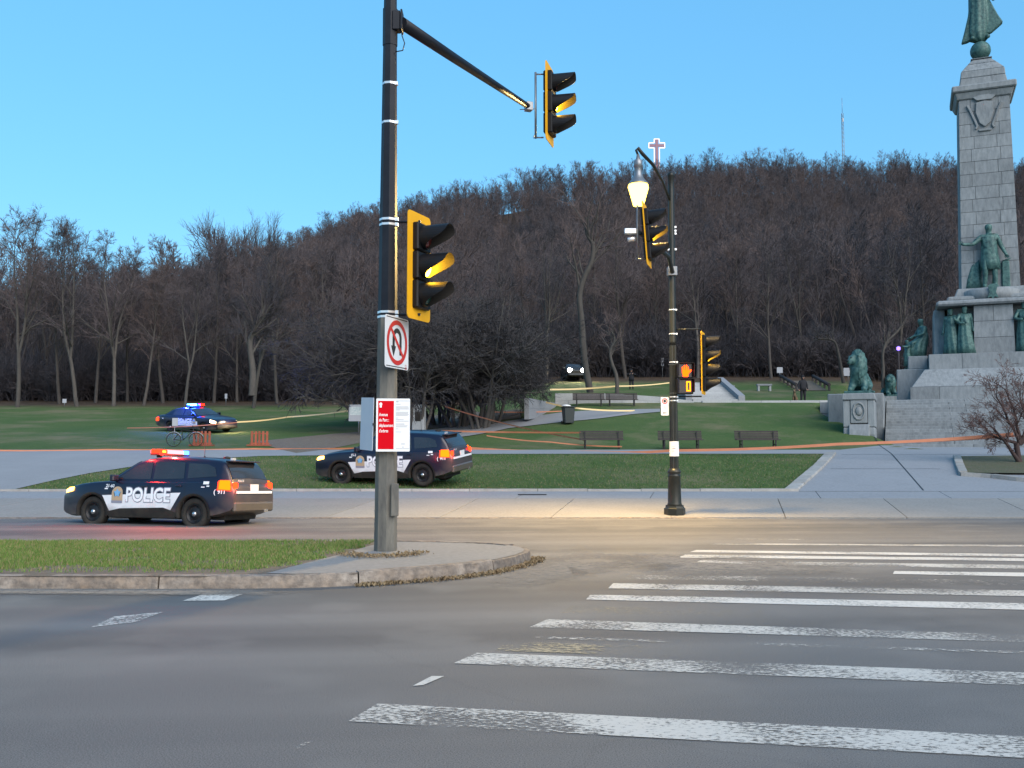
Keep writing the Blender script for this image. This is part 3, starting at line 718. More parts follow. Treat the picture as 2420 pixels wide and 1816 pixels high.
def signal_head(root, c, rz, p, n, lit, name='signal_head', label=None, margin=.36, tilt=0.0):
    """one traffic signal head (thing): faces its local +x"""
    t = empty(name, c, rz, label, 'traffic signal')
    t.rotation_euler = (0, tilt, rz)
    hh = n * p
    mb = MB(); mb.prism(rrect(p * 1.62, hh + 2 * margin * p, p * .16), -.006, .006, FACE_X); mb.build('backplate', M_YEL, t)
    for k in range(n):
        z = hh / 2 - p * (k + .5)
        mb = MB(); mb.box((.005, 0, z), (.16, p * .96, p * .965)); h = mb.build('lamp_housing', M_BLACK, t, bevel=.018)
        mb = MB(); mb.lathe([(p * .365, 0), (p * .36, .02), (p * .28, .045), (p * .14, .06), (.001, .065)], 20, M=Matrix(((0, 0, 1), (1, 0, 0), (0, 1, 0))), cap=False)
        mlens = M_AMBER if k == lit else (M_LENSR if k == 0 else (M_LENSG if k == n - 1 else M_LENSY))
        link('lens', mb.mesh('lens', mlens), h, loc=(.085, 0, z))
        # cut-away tunnel visor
        N_ = 28; ro = p * .42; ri = ro - .006; vs = []; fs = []
        for i in range(N_):
            a = 2 * math.pi * i / N_; ca = math.cos(a)                        # a = 0 at the top
            s_ = (1 - ca) / 2; L_ = p * (1.02 - .10 * s_ - .78 * smooth(.28, .98, s_))
            y, zz = math.sin(a), math.cos(a)
            vs += [(0, y * ro, zz * ro), (L_, y * ro * .98, zz * ro * .98), (L_, y * ri * .98, zz * ri * .98), (0, y * ri, zz * ri)]
        for i in range(N_):
            b = 4 * i; d = 4 * ((i + 1) % N_)
            for q in range(4): fs.append((b + q, d + q, d + (q + 1) % 4, b + (q + 1) % 4))
        mb = MB(); mb.add(vs, fs, False); me = mb.mesh('visor', M_BLACK); me.materials.append(M_VISIN)
        for pl in me.polygons:
            if pl.index % 4 == 2: pl.material_index = 1
        bm = bmesh.new(); bm.from_mesh(me); bmesh.ops.recalc_face_normals(bm, faces=bm.faces); bm.to_mesh(me); bm.free()
        link('visor', me, h, loc=(.08, 0, z))
    return t
def ring_band(t, r, z, h=.03, name='band', m=None, n=8, ph=0):
    mb = MB(); mb.tube([(0, 0, z - h / 2), (0, 0, z + h / 2)], r, n=n, cap=False, smooth=False, phase=ph); mb.box((r * .92, -r * .35, z), (.05, .05, h * 1.5))
    return mb.build(name, m or M_BAND, t)

# ---- mast-arm pole on the island
base = GP(911, 1301, ZI); PX, PY = base.x, base.y
pxm = FPX / PY
def zrow(row, Y): return CAMZ + (ray(CXP, row).z / ray(CXP, row).y) * Y
pole = empty('mast_arm_pole', (PX, PY, ZI), 0, 'tall eight-sided pole with long mast arm on the median island', 'signal pole')
def zl(row2212): return zrow(row2212 * S94, PY) - ZI
zmid = zl(688); ztop = zl(-40)
ph = rad(10)
mb = MB(); mb.tube([(0, 0, -.05), (0, 0, zmid)], [.150, .128], n=8, smooth=False, phase=ph); mb.build('lower_shaft', M_POLEC, pole)
mb = MB(); mb.tube([(0, 0, zmid), (0, 0, zl(40)), (0, 0, zl(-5)), (0, 0, ztop)], [.1285, .089, .087, .084], n=8, smooth=False, phase=ph); mb.build('upper_shaft', M_POLE, pole)
mb = MB(); mb.tube([(0, 0, zl(100)), (0, 0, zl(20))], [.1, .1], n=8, smooth=False, phase=ph); mb.build('arm_collar', M_POLE, pole)
mb = MB(); mb.box((.145 * .9, -.13, .66), (.11, .03, .42), rz=rad(35)); mb.build('hand_hole_cover', M_POLEC, pole, bevel=.008)
for row, dz in ((183, 0), (267, 0), (476, 0), (487, 0), (676, 0), (686, 0)):
    z = zl(row); ring_band(pole, .1285 - (z - zmid) * .0105 + .006, z, n=8, ph=ph)
aend = P(1142 * S94, 231 * S94, 17.0); a0 = P(862 * S94, 48 * S94, PY - .02); av = aend - Vector((PX, PY, ZI))
a0l = a0 - Vector((PX, PY, ZI))
mb = MB(); mb.box(a0l + Vector((-.03, 0, 0)), (.10, .16, .26)); mb.box(a0l + Vector((.04, 0, 0)), (.025, .2, .28)); mb.build('arm_flange', M_POLE, pole, bevel=.006)
mb = MB(); mb.tube([a0l + Vector((.03, .03, 0)), a0l.lerp(av, .35), a0l.lerp(av, .7), av], [.083, .072, .06, .05], n=12); mb.build('mast_arm', M_POLE, pole)
mb = MB(); mb.tube([a0l + Vector((.03, -.05, -.1)), a0l + Vector((.05, -.06, -.22)), a0l + Vector((.085, -.06, -.32)), a0l + Vector((.06, -.06, -.42)), a0l + Vector((-.04, -.06, -.44))], .008, n=6); mb.build('cable_loop', M_INK, pole)
mb = MB(); mb.box(av, (.12, .14, .15), rz=rad(20)); mb.tube([av + Vector((-.16, 0, -.05)), av + Vector((.1, .0, -.04))], .01, n=6); mb.build('arm_clamp', M_GALV, pole, bevel=.01)
hp = P(1157 * S94, 228 * S94, 17.0) - Vector((PX, PY, ZI)); p1 = .381
hc = P(1187 * S94, 226 * S94, 17.1)
def hanger(t, hp, span, out, name='head_hanger'):
    mb = MB(); mb.tube([hp + Vector((0, 0, -span)), hp + Vector((0, 0, span))], .02, n=8)
    mb.tube([hp + Vector((0, 0, span * .94)), hp + Vector((0, 0, span * .94)) + out], .015, n=8); mb.tube([hp + Vector((0, 0, -span * .97)), hp + Vector((0, 0, -span * .97)) + out], .015, n=8)
    mb.tube([hp + Vector((-.025, 0, -span)), hp + Vector((-.045, 0, -span * .96)), hp + Vector((-.02, 0, -span * .9))], .007, n=6)
    return mb.build(name, M_GALV, t)
hanger(pole, hp, .6, Vector((.14, 0, 0)))
for row in (481, 681):
    mb = MB(); mb.tube([(.08, 0, zl(row)), (.44, -.06, zl(row))], .018, n=8); mb.build('head_bracket', M_POLE, pole)
signal_head(None, hc, rad(-15), p1, 3, 1, label='amber lit signal hung from the end of the mast arm')
signal_head(None, P(905 * S94, 577 * S94, PY - .03), rad(-23), .384, 3, 1, label='amber lit signal beside the pole above the no U-turn sign')

# ---- no U-turn sign
def flat(parent, name, poly, m, lift, M, th=.002):
    mb = MB(); mb.prism(poly, lift, lift + th, M); return mb.build(name, m, parent)
def ring_poly(mb, r0, r1, z, M, n=40, sx=1.0, th=.002):
    vs = [];
    for k in range(n):
        a = 2 * math.pi * k / n; vs += [M @ Vector((math.cos(a) * r0, math.sin(a) * r0, z)), M @ Vector((math.cos(a) * r1, math.sin(a) * r1, z))]
    mb.add(vs, [(2 * k, 2 * k + 1, (2 * ((k + 1) % n)) + 1, 2 * ((k + 1) % n)) for k in range(n)])
sg = empty('no_u_turn_sign', P(857 * S94, 741 * S94, PY - .12), rad(-20), 'square white no U-turn sign on the mast-arm pole', 'traffic sign')
W_ = .68
flat(sg, 'plate', rrect(W_, W_ * 1.0, .04), M_WHITE, 0, FACE_X, .004)
for s_ in (-1, 1):
    mb = MB(); mb.prism([(-W_ / 2 + .04, s_ * (W_ / 2 - .022) - .006), (W_ / 2 - .04, s_ * (W_ / 2 - .022) - .006), (W_ / 2 - .04, s_ * (W_ / 2 - .022) + .006), (-W_ / 2 + .04, s_ * (W_ / 2 - .022) + .006)], .0045, .0055, FACE_X); mb.build('border_line', M_INK, sg)
mb = MB(); pts = [(.10, -.16), (.10, .06)] + [(.10 * math.cos(a), .06 + .10 * math.sin(a)) for a in [math.pi * k / 12 for k in range(1, 12)]] + [(-.10, .06), (-.10, -.06)]
def stroke(pts, wd):
    Lp = []; Rp = []
    for i, p_ in enumerate(pts):
        a = Vector(pts[max(0, i - 1)]); b = Vector(pts[min(len(pts) - 1, i + 1)]); d = (b - a).normalized(); n_ = Vector((-d.y, d.x)) * wd / 2
        Lp.append((p_[0] + n_.x, p_[1] + n_.y)); Rp.append((p_[0] - n_.x, p_[1] - n_.y))
    return Lp, Rp
Lp, Rp = stroke(pts, .062); vs = [FACE_X @ Vector((x, y, .0065)) for x, y in Lp + Rp]; k = len(Lp)
mb.add(vs, [(i, i + 1, k + i + 1, k + i) for i in range(k - 1)]); mb.add([FACE_X @ Vector((x, y, .0065)) for x, y in ((-.17, -.05), (-.03, -.05), (-.10, -.19))], [(0, 1, 2)]); mb.build('turn_arrow', M_INK, sg)
mb = MB(); ring_poly(mb, .235, .295, .0085, FACE_X, 48)
d = Vector((.707, -.707)) * .24; n_ = Vector((.707, .707)) * .024
mb.add([FACE_X @ Vector((q.x, q.y, .0085)) for q in (-d - n_, d - n_, d + n_, -d + n_)], [(0, 1, 2, 3)]); mb.build('prohibition_ring', M_RED, sg)
mb = MB(); ring_poly(mb, .016, .022, .0065, Matrix.Translation((0, .26, -.29)) @ FACE_X, 12); mb.box((.0065, .26, -.325), (.001, .05, .01)); mb.build('maker_mark', M_RED, sg)
for zz in (-.2, .2):
    mb = MB(); mb.box((-.03, .0, zz), (.06, .05, .05)); mb.build('sign_clip', M_GALV, sg)

# ---- poster boards strapped round the pole
M_POST = mat('poster_white', (.78, .78, .78), .55); M_POSTB = mat('board_back', (.58, .60, .64), .6, var=((.50, .53, .60), 2, 2))
M_PRED = mat('poster_red', (.62, .004, .012), .9, spec=.08); M_PTXT = mat('poster_grey_text', (.30, .30, .31), .7); M_WTXT = mat('white_lettering', (.85, .82, .80), .6)
bo = empty('notice_board', P(849 * S94, 918.5 * S94, PY - .22), rad(6), 'red and white printed notice about moving trees strapped to pole', 'notice')
BW, BH = .435, .685
flat(bo, 'board', rrect(BW, BH, .012, 3), M_POST, 0, FACE_Y, .006)
MR = Matrix.Translation((-BW * .24 + .003, -.0075, 0))
mb = MB(); mb.prism([(-BW * .21, -BH / 2 + .03), (BW * .21 + .02, -BH / 2 + .03), (BW * .21 + .02, BH / 2 - .03), (-BW * .21, BH / 2 - .03)], 0, .001, MR @ FACE_Y); mb.build('red_panel', M_PRED, bo)
for i, (tx, zz) in enumerate((('Avenue', .115), ('du Parc :', .045), ('déplacement', -.025), ("d'arbres", -.095))):
    link('lettering', text_mesh('lettering', tx, .058, M_WTXT, bold=.001, sx=.62), bo, loc=(-BW / 2 + .038, -.0105, zz), rot=(math.pi / 2, 0, 0))
mb = MB(); ring_poly(mb, .0, .020, 0, Matrix.Translation((-BW / 2 + .058, -.0105, .27)) @ FACE_Y, 14); mb.box((-BW / 2 + .058, -.0105, .25), (.026, .0008, .05)); mb.build('city_emblem', M_WTXT, bo)
r_ = random.Random(3); mb = MB()
for zz, ww, bo_ in ((.30, .03, 1), (.27, .06, 0), (.236, .16, 0), (.222, .165, 0), (.208, .17, 0), (.194, .05, 0), (.166, .16, 0), (.152, .155, 0), (.138, .165, 0), (.124, .15, 0), (.09, .03, 0), (.07, .10, 0), (.05, .165, 0), (.012, .11, 1), (-.01, .15, 0), (-.024, .14, 0), (-.05, .03, 0), (-.09, .07, 0), (-.245, .05, 1), (-.285, .02, 1)):
    mb.box((.037 + ww / 2 if zz > -.2 else .13, -.0075, zz), (ww, .001, .007 if bo_ else .0045))
for zz in (.312, -.305): mb.box((.125, -.0075, zz), (.17, .001, .004))
tag(mb.build('small_print', M_PTXT, bo), kind='stuff')
b2 = empty('blank_board', P(793 * S94, 916 * S94, PY - .12), rad(-55), 'blank pale back of a second notice board beside the red one', 'notice')
b2.rotation_euler = (rad(0), rad(3), rad(-58))
mb = MB(); mb.prism(rrect(.40, BH, .012, 3), 0, .006, FACE_Y); mb.build('board', M_POSTB, b2)
mb = MB(); mb.box((.215, -.005, .0), (.02, .02, .03)); mb.build('strap', M_INK, b2)

# ---- lamp post with signals on the far pavement
LX, LY = XA(1592, 26.75), 26.75; LZ = H(LX, LY) + .02
def zq(row2212): return zrow(row2212 * S94, LY) - LZ
M_POST2 = mat('dark_green_cast_iron', (.009, .011, .009), .42, var=((.018, .02, .017), 5, 2), spec=.4)
post = empty('street_lamp', (LX, LY, LZ), 0, 'old-style dark lamp post with lit lantern carrying signals and signs', 'street lamp')
mb = MB(); mb.lathe([(.29, -.02), (.29, .16), (.26, .18), (.245, .22), (.245, .25)], 8, smooth=False); mb.build('foot', M_POST2, post)
mb = MB(); mb.lathe([(.205, .25), (.195, .28), (.185, .32), (.165, 1.0), (.175, 1.02), (.175, 1.06), (.15, 1.08), (.185, 1.12), (.185, 1.17), (.15, 1.2), (.14, 1.24)], 20); mb.build('pedestal', M_POST2, post)
fl = []
n = 32
for z, rr_ in ((1.22, .122), (3.0, .108), (4.6, .098)):
    fl.append([(rr_ * (1 - .10 * (k % 2)) * math.cos(2 * math.pi * k / n), rr_ * (1 - .10 * (k % 2)) * math.sin(2 * math.pi * k / n), z) for k in range(n)])
mb = MB(); mb.add([q for rg in fl for q in rg], [(i * n + k, i * n + (k + 1) % n, (i + 1) * n + (k + 1) % n, (i + 1) * n + k) for i in range(2) for k in range(n)], False); mb.build('fluted_shaft', M_POST2, post)
ztp = zq(372)
mb = MB(); mb.lathe([(.098, 4.6), (.095, 4.7), (.085, ztp - .5), (.08, ztp - .15), (.1, ztp - .12), (.1, ztp - .06), (.05, ztp), (.001, ztp + .02)], 14); mb.build('upper_shaft', M_POST2, post)
for row in (670, 722, 783, 858, 866): ring_band(post, .106 if row > 700 else .1, zq(row), .03, n=16)
for row, xx in ((492, .1), (500, .1), (506, .1), (540, -.1), (540, .1)):
    mb = MB(); mb.box((xx, -.05, zq(row)), (.05, .05, .05)); mb.build('bolt', M_BAND, post)
mb = MB(); mb.box((0, -.02, zq(587)), (.26, .24, .26)); mb.build('arm_clamp', M_GALV, post, bevel=.015)
# lantern on a curved bracket
lc = P(1379 * S94, 422 * S94, 25.7) - Vector((LX, LY, LZ))
mb = MB(); mb.lathe([(.10, -.30), (.14, -.28), (.25, .12), (.275, .20), (.265, .27), (.22, .30)], 12, c=lc, smooth=False)
M_LAMP = emis('lamp_glow', (1.0, .70, .10), 3.2)
lan = mb.build('lantern_glass', M_LAMP, post)
_l = bpy.data.lights.new('lantern_bulb', 'SPOT'); _l.energy = 3300; _l.spot_size = rad(158); _l.spot_blend = .8; _l.color = (1.0, .66, .24); _l.shadow_soft_size = .5
_lo = bpy.data.objects.new('lantern_bulb', _l); COL.objects.link(_lo); _lo.parent = post; _lo.location = lc + Vector((-.02, -.05, -.5))
_lo.rotation_euler = (Vector((LX, LY, LZ)) + lc - Vector((1.8, 19.5, -.1))).to_track_quat('Z', 'Y').to_euler()
mb = MB(); mb.lathe([(.27, .285), (.275, .31), (.24, .34), (.15, .46), (.11, .55), (.10, .75), (.12, .77), (.12, .92), (.06, .98), (.03, 1.12)], 12, c=lc); mb.build('lantern_cap', M_GALV, post)
mb = MB(); mb.lathe([(.001, -.40), (.035, -.38), (.05, -.35), (.10, -.335)], 10, c=lc); mb.build('lantern_finial', M_POST2, post)
pt0 = Vector((0, 0, ztp - .9)); top = lc + Vector((0, 0, 1.08))
mb = MB(); mb.tube([pt0, pt0.lerp(lc, .25) + Vector((0, 0, .55)), pt0.lerp(lc, .55) + Vector((0, 0, .95)), lc + Vector((.12, 0, 1.12)), lc + Vector((0, 0, 1.28)), lc + Vector((-.05, 0, 1.22)), top], [.035, .035, .045, .05, .045, .035, .03], n=8); mb.build('lantern_bracket', M_POST2, post)
# arm towards the road with its signal head
h2 = P(1397 * S94, 508 * S94, 21.6); hl = P(1377 * S94, 503 * S94, 21.6) - Vector((LX, LY, LZ))
mb = MB(); mb.tube([(0, -.1, zq(590)), (-.25, -1.0, zq(570)), hl + Vector((.04, 0, 0))], [.06, .055, .045], n=10); mb.build('signal_arm', M_POST2, post)
hanger(post, hl, .62, Vector((.14, 0, 0)))
mb = MB(); mb.box(hl + Vector((-.16, 0, .03)), (.26, .12, .12)); mb.tube([hl + Vector((-.22, 0, -.16)), hl + Vector((-.05, 0, -.14))], .05, n=8); mb.build('detector_box', M_BAND, post, bevel=.01)
signal_head(None, h2, rad(-17), .384, 3, 1, label='amber lit signal on the lamp post arm under the lantern', tilt=rad(-4))
h3 = P(1519 * S94, 785 * S94, LY - .1)
signal_head(None, h3, rad(-20), .385, 4, 1, label='four-lens amber lit signal on the right of the lamp post', margin=.22)
for row in (712, 857):
    mb = MB(); mb.tube([(.1, 0, zq(row)), (h3.x - LX - .05, -.08, zq(row) )], .02, n=8); mb.build('head_bracket', M_POST2, post)
# pedestrian signal: hand above a zero
ps = empty('pedestrian_signal', P(1480 * S94, 818 * S94, LY - .22), rad(8), 'orange hand and zero countdown pedestrian signal on the lamp post', 'pedestrian signal')
M_HAND = emis('orange_leds', (1.0, .035, .001), 4.5)
for k, (zz, nm) in enumerate(((.215, 'hand_box'), (-.215, 'countdown_box'))):
    mb = MB(); mb.box((0, .08, zz), (.44, .22, .415)); bxo = mb.build(nm, M_BLACK, ps, bevel=.015)
    mb = MB(); mb.prism([(-.19, -.175), (.19, -.175), (.19, .175), (-.19, .175)], .001, .004, Matrix.Translation((0, -.03, zz)) @ FACE_Y); mb.build('screen', mat('dark_screen', (.02, .008, .006), .3), bxo)
    mb = MB()
    for sx_ in (-1, 1): mb.box((sx_ * .215, -.09, zz + .02), (.012, .13, .36))
    mb.box((0, -.09, zz + .20), (.43, .13, .012)); mb.build('hood', M_BLACK, bxo)
mb = MB(); hz = .2
hand = [(-.055, -.135), (.055, -.135), (.075, -.05), (.13, .0), (.135, .035), (.105, .035), (.075, .005), (.07, .10), (.05, .10), (.045, .02), (.035, .02), (.035, .14), (.012, .14), (.008, .02), (-.004, .02), (-.01, .135), (-.033, .135), (-.033, .02), (-.043, .02), (-.055, .10), (-.075, .10), (-.075, -.05)]
mb.prism([(x * 1.22, y * 1.15) for x, y in hand], .005, .012, Matrix.Translation((0, -.03, hz)) @ FACE_Y); mb.build('hand_symbol', M_HAND, ps)
mb = MB()
for (x0, z0, x1, z1) in ((.02, .135, .14, .105), (.02, -.105, .14, -.135), (.02, .135, .05, -.135), (.11, .135, .14, -.135)):
    mb.box(((x0 + x1) / 2, -.04, -.215 + (z0 + z1) / 2), (abs(x1 - x0), .008, abs(z1 - z0)))
mb.build('zero_digit', emis('countdown_leds', (1.0, .14, .002), 3.2), ps)
for zz in (-.4, .38):
    mb = MB(); mb.box((-.3, .05, zz), (.3, .05, .03)); mb.build('mount', M_POST2, ps)
# no-stopping plate
ns = empty('no_stopping_sign', P(1436 * S94, 878 * S94, LY - .15), rad(5), 'small white no stopping sign with red circle on lamp post', 'traffic sign')
flat(ns, 'plate', rrect(.21, .50, .02), M_WHITE, 0, FACE_Y, .004)
mb = MB(); ring_poly(mb, .055, .078, -.0, Matrix.Translation((0, -.007, .14)) @ FACE_Y, 28); mb.build('red_ring', M_RED, ns)
mb = MB(); mb.prism([(.04 * math.cos(rad(22.5 + 45 * k)), .04 * math.sin(rad(22.5 + 45 * k))) for k in range(8)], .003, .004, Matrix.Translation((0, -.003, .14)) @ FACE_Y); mb.build('stop_octagon', M_INK, ns)
mb = MB(); mb.prism([(.05, -.008), (.05, .008), (-.02, .008), (-.02, .022), (-.06, 0), (-.02, -.022), (-.02, -.008)], .003, .0045, Matrix.Translation((0, -.003, -.18)) @ FACE_Y); mb.build('arrow', M_INK, ns)
mb = MB(); mb.box((0, -.005, -.02), (.012, .001, .08)); mb.box((.03, -.005, -.05), (.05, .001, .012)); mb.build('school_mark', M_GALV, ns)
# paper stapled round the post
mb = MB(); vs = []; K = 10
for i in range(K + 1):
    a = rad(195 + 150 * i / K)
    vs += [(.135 * math.cos(a), .135 * math.sin(a), -.2), (.13 * math.cos(a), .13 * math.sin(a), .2)]
mb.add(vs, [(2 * i, 2 * i + 2, 2 * i + 3, 2 * i + 1) for i in range(K)], True)
pp = mb.build('paper_notice', M_POST, None, loc=(LX, LY, LZ + zq(970))); tag(pp, 'white paper sheet wrapped round the lamp post shaft', 'notice')
mb = MB()
for zz, ww in ((.06, .10), (.02, .05), (.005, .12), (-.06, .09)): mb.box((-.02, -.1365, zz), (ww, .002, .012))
mb.build('print', M_PTXT, pp)

# ================================================================== vehicles
def car_paint(name, col):
    m = bpy.data.materials.new(name); nt, N, L = nodes_of(m); b = N['Principled BSDF']
    t = N.new('ShaderNodeTexCoord'); sp = N.new('ShaderNodeSeparateXYZ'); L.new(t.outputs['Object'], sp.inputs[0])
    n = N.new('ShaderNodeTexNoise'); n.inputs['Scale'].default_value = 3.5; n.inputs['Detail'].default_value = 7; L.new(t.outputs['Object'], n.inputs['Vector'])
    ma = N.new('ShaderNodeMath'); ma.operation = 'MULTIPLY_ADD'; L.new(n.outputs['Fac'], ma.inputs[0]); ma.inputs[1].default_value = -.55; L.new(sp.outputs['Z'], ma.inputs[2])
    r = N.new('ShaderNodeMapRange'); r.inputs['From Min'].default_value = .30; r.inputs['From Max'].default_value = -.1; r.inputs['To Max'].default_value = .7; L.new(ma.outputs[0], r.inputs['Value'])
    # road salt and mud sprayed over the tail
    ra = N.new('ShaderNodeMath'); ra.operation = 'MULTIPLY_ADD'; L.new(n.outputs['Fac'], ra.inputs[0]); ra.inputs[1].default_value = .5; L.new(sp.outputs['X'], ra.inputs[2])
    r2 = N.new('ShaderNodeMapRange'); r2.inputs['From Min'].default_value = -1.85; r2.inputs['From Max'].default_value = -2.35; r2.inputs['To Max'].default_value = .35; L.new(ra.outputs[0], r2.inputs['Value'])
    mx_ = N.new('ShaderNodeMath'); mx_.operation = 'MAXIMUM'; L.new(r.outputs[0], mx_.inputs[0]); L.new(r2.outputs[0], mx_.inputs[1])
    x = N.new('ShaderNodeMix'); x.data_type = 'RGBA'; x.inputs['A'].default_value = (*col, 1); x.inputs['B'].default_value = (.15, .12, .09, 1); L.new(mx_.outputs[0], x.inputs['Factor'])
    L.new(x.outputs['Result'], b.inputs['Base Color'])
    ro = N.new('ShaderNodeMapRange'); ro.inputs['To Min'].default_value = .28; ro.inputs['To Max'].default_value = .8; L.new(mx_.outputs[0], ro.inputs['Value']); L.new(ro.outputs[0], b.inputs['Roughness'])
    b.inputs['Coat Weight'].default_value = .25; b.inputs['Coat Roughness'].default_value = .15
    return m
M_NAVY = car_paint('navy_car_paint', (.0045, .005, .020))
M_CLAD = mat('black_plastic', (.012, .012, .013), .7, var=((.045, .038, .03), 3, 2.2), spec=.25)
M_GLASS = mat('dark_glass', (.03, .032, .038), .10, spec=.8, var=((.012, .013, .016), 1.2, 2))
M_TYRE = mat('tyre_rubber', (.016, .0155, .016), .85, var=((.05, .045, .038), 4, 2.4), spec=.2)
M_RIM = mat('black_steel_rim', (.014, .014, .016), .5, metal=.3)
M_CHROME = mat('hub_cap', (.55, .55, .56), .25, metal=.9)
M_CWHITE = car_paint('white_vinyl', (.72, .73, .76))
M_DECAL = mat('white_decal', (.80, .81, .84), .4); M_DOUT = mat('grey_decal_outline', (.24, .24, .30), .4)
M_TAN = mat('tan_badge', (.42, .31, .20), .5); M_SKYB = mat('badge_blue', (.16, .36, .58), .5)
M_REDL = emis('red_lightbar', (1.0, .006, .002), 8); M_REDC = emis('red_lightbar_core', (1.0, .16, .01), 8); M_BLUEL = emis('blue_lightbar', (.002, .02, 1.0), 14); M_BLUEC = emis('blue_lightbar_core', (.06, .30, 1.0), 14); M_WHITEL = emis('white_lightbar', (1.0, .32, .36), 1.0)
M_BLUES = emis('blue_lightbar_end', (.03, .12, 1.0), 5)
M_TAILL = emis('tail_light', (1.0, .02, .004), 4); M_TAILA = emis('brake_light', (1.0, .075, .002), 2.6); M_HEADL = emis('turn_light', (1.0, .42, .08), 4); M_HEADW = emis('headlight', (1.0, .78, .42), 7)
M_TAILD = mat('dim_tail_lens', (.30, .02, .01), .3, emit=((1, .1, .03), .5))

class CarShape:
    def __init__(s, W0, Wf, Wr, T, B, Rf, fx, rx, k=.36, front=(1.7, .95), rear=(-1.8, .7), gx=None, top_in=.05, arch=.42, wz=.38):
        s.W0, s.Wf, s.Wr, s.T, s.B, s.R, s.fx, s.rx, s.k, s.front, s.rear = W0, Wf, Wr, T, B, Rf, fx, rx, k, front, rear
        s.top_in = top_in; s.arch = arch; s.wz = wz
    def plan(s, x):
        w_ = s.W0
        if x > s.front[0]: w_ -= s.Wf * ((x - s.front[0]) / s.front[1]) ** 2.2
        if x < s.rear[0]: w_ -= s.Wr * ((s.rear[0] - x) / s.rear[1]) ** 2
        return w_
    def top(s, x): return interp(s.T, x)
    def bot(s, x): return interp(s.B, x)
    def side(s, x, z):
        w_ = s.plan(x); t = s.top(x)
        if z < .5: w_ -= .05 * ((.5 - z) / .3) ** 1.6
        if z > .8: w_ -= .05 * ((z - .8) / max(.15, t - .8)) ** 1.5 if t > .85 else 0
        return w_
    def gside(s, x, z):
        zb = s.top(x) - .03
        return s.side(x, zb) - .035 - s.k * (z - zb)

def loft(name, sections, m, smooth_=True):
    mb = MB(); n = len(sections[0]); vs = [q for s_ in sections for q in s_]
    fs = [(i * n + k, (i + 1) * n + k, (i + 1) * n + (k + 1) % n, i * n + (k + 1) % n) for i in range(len(sections) - 1) for k in range(n)]
    fs += [tuple(range(n)), tuple(range((len(sections) - 1) * n + n - 1, (len(sections) - 1) * n - 1, -1))]
    mb.add(vs, fs, smooth_); me = mb.mesh(name, m)
    bm = bmesh.new(); bm.from_mesh(me); bmesh.ops.recalc_face_normals(bm, faces=bm.faces); bm.to_mesh(me); bm.free()
    return me
def boolean_cut(me, cutters):
    o = bpy.data.objects.new('cut_body', me); COL.objects.link(o); cs = []
    for c in cutters:
        co = bpy.data.objects.new('cutter', c); COL.objects.link(co); cs.append(co)
        md = o.modifiers.new('b', 'BOOLEAN'); md.operation = 'DIFFERENCE'; md.object = co; md.solver = 'EXACT'
    dg = bpy.context.evaluated_depsgraph_get(); dg.update()
    out = bpy.data.meshes.new_from_object(o.evaluated_get(dg)); mats = list(me.materials)
    bpy.data.objects.remove(o)
    for co in cs: bpy.data.objects.remove(co)
    return out
def sharpen(me, ang=35):
    try: me.set_sharp_from_angle(angle=rad(ang))
    except Exception: pass
    return me

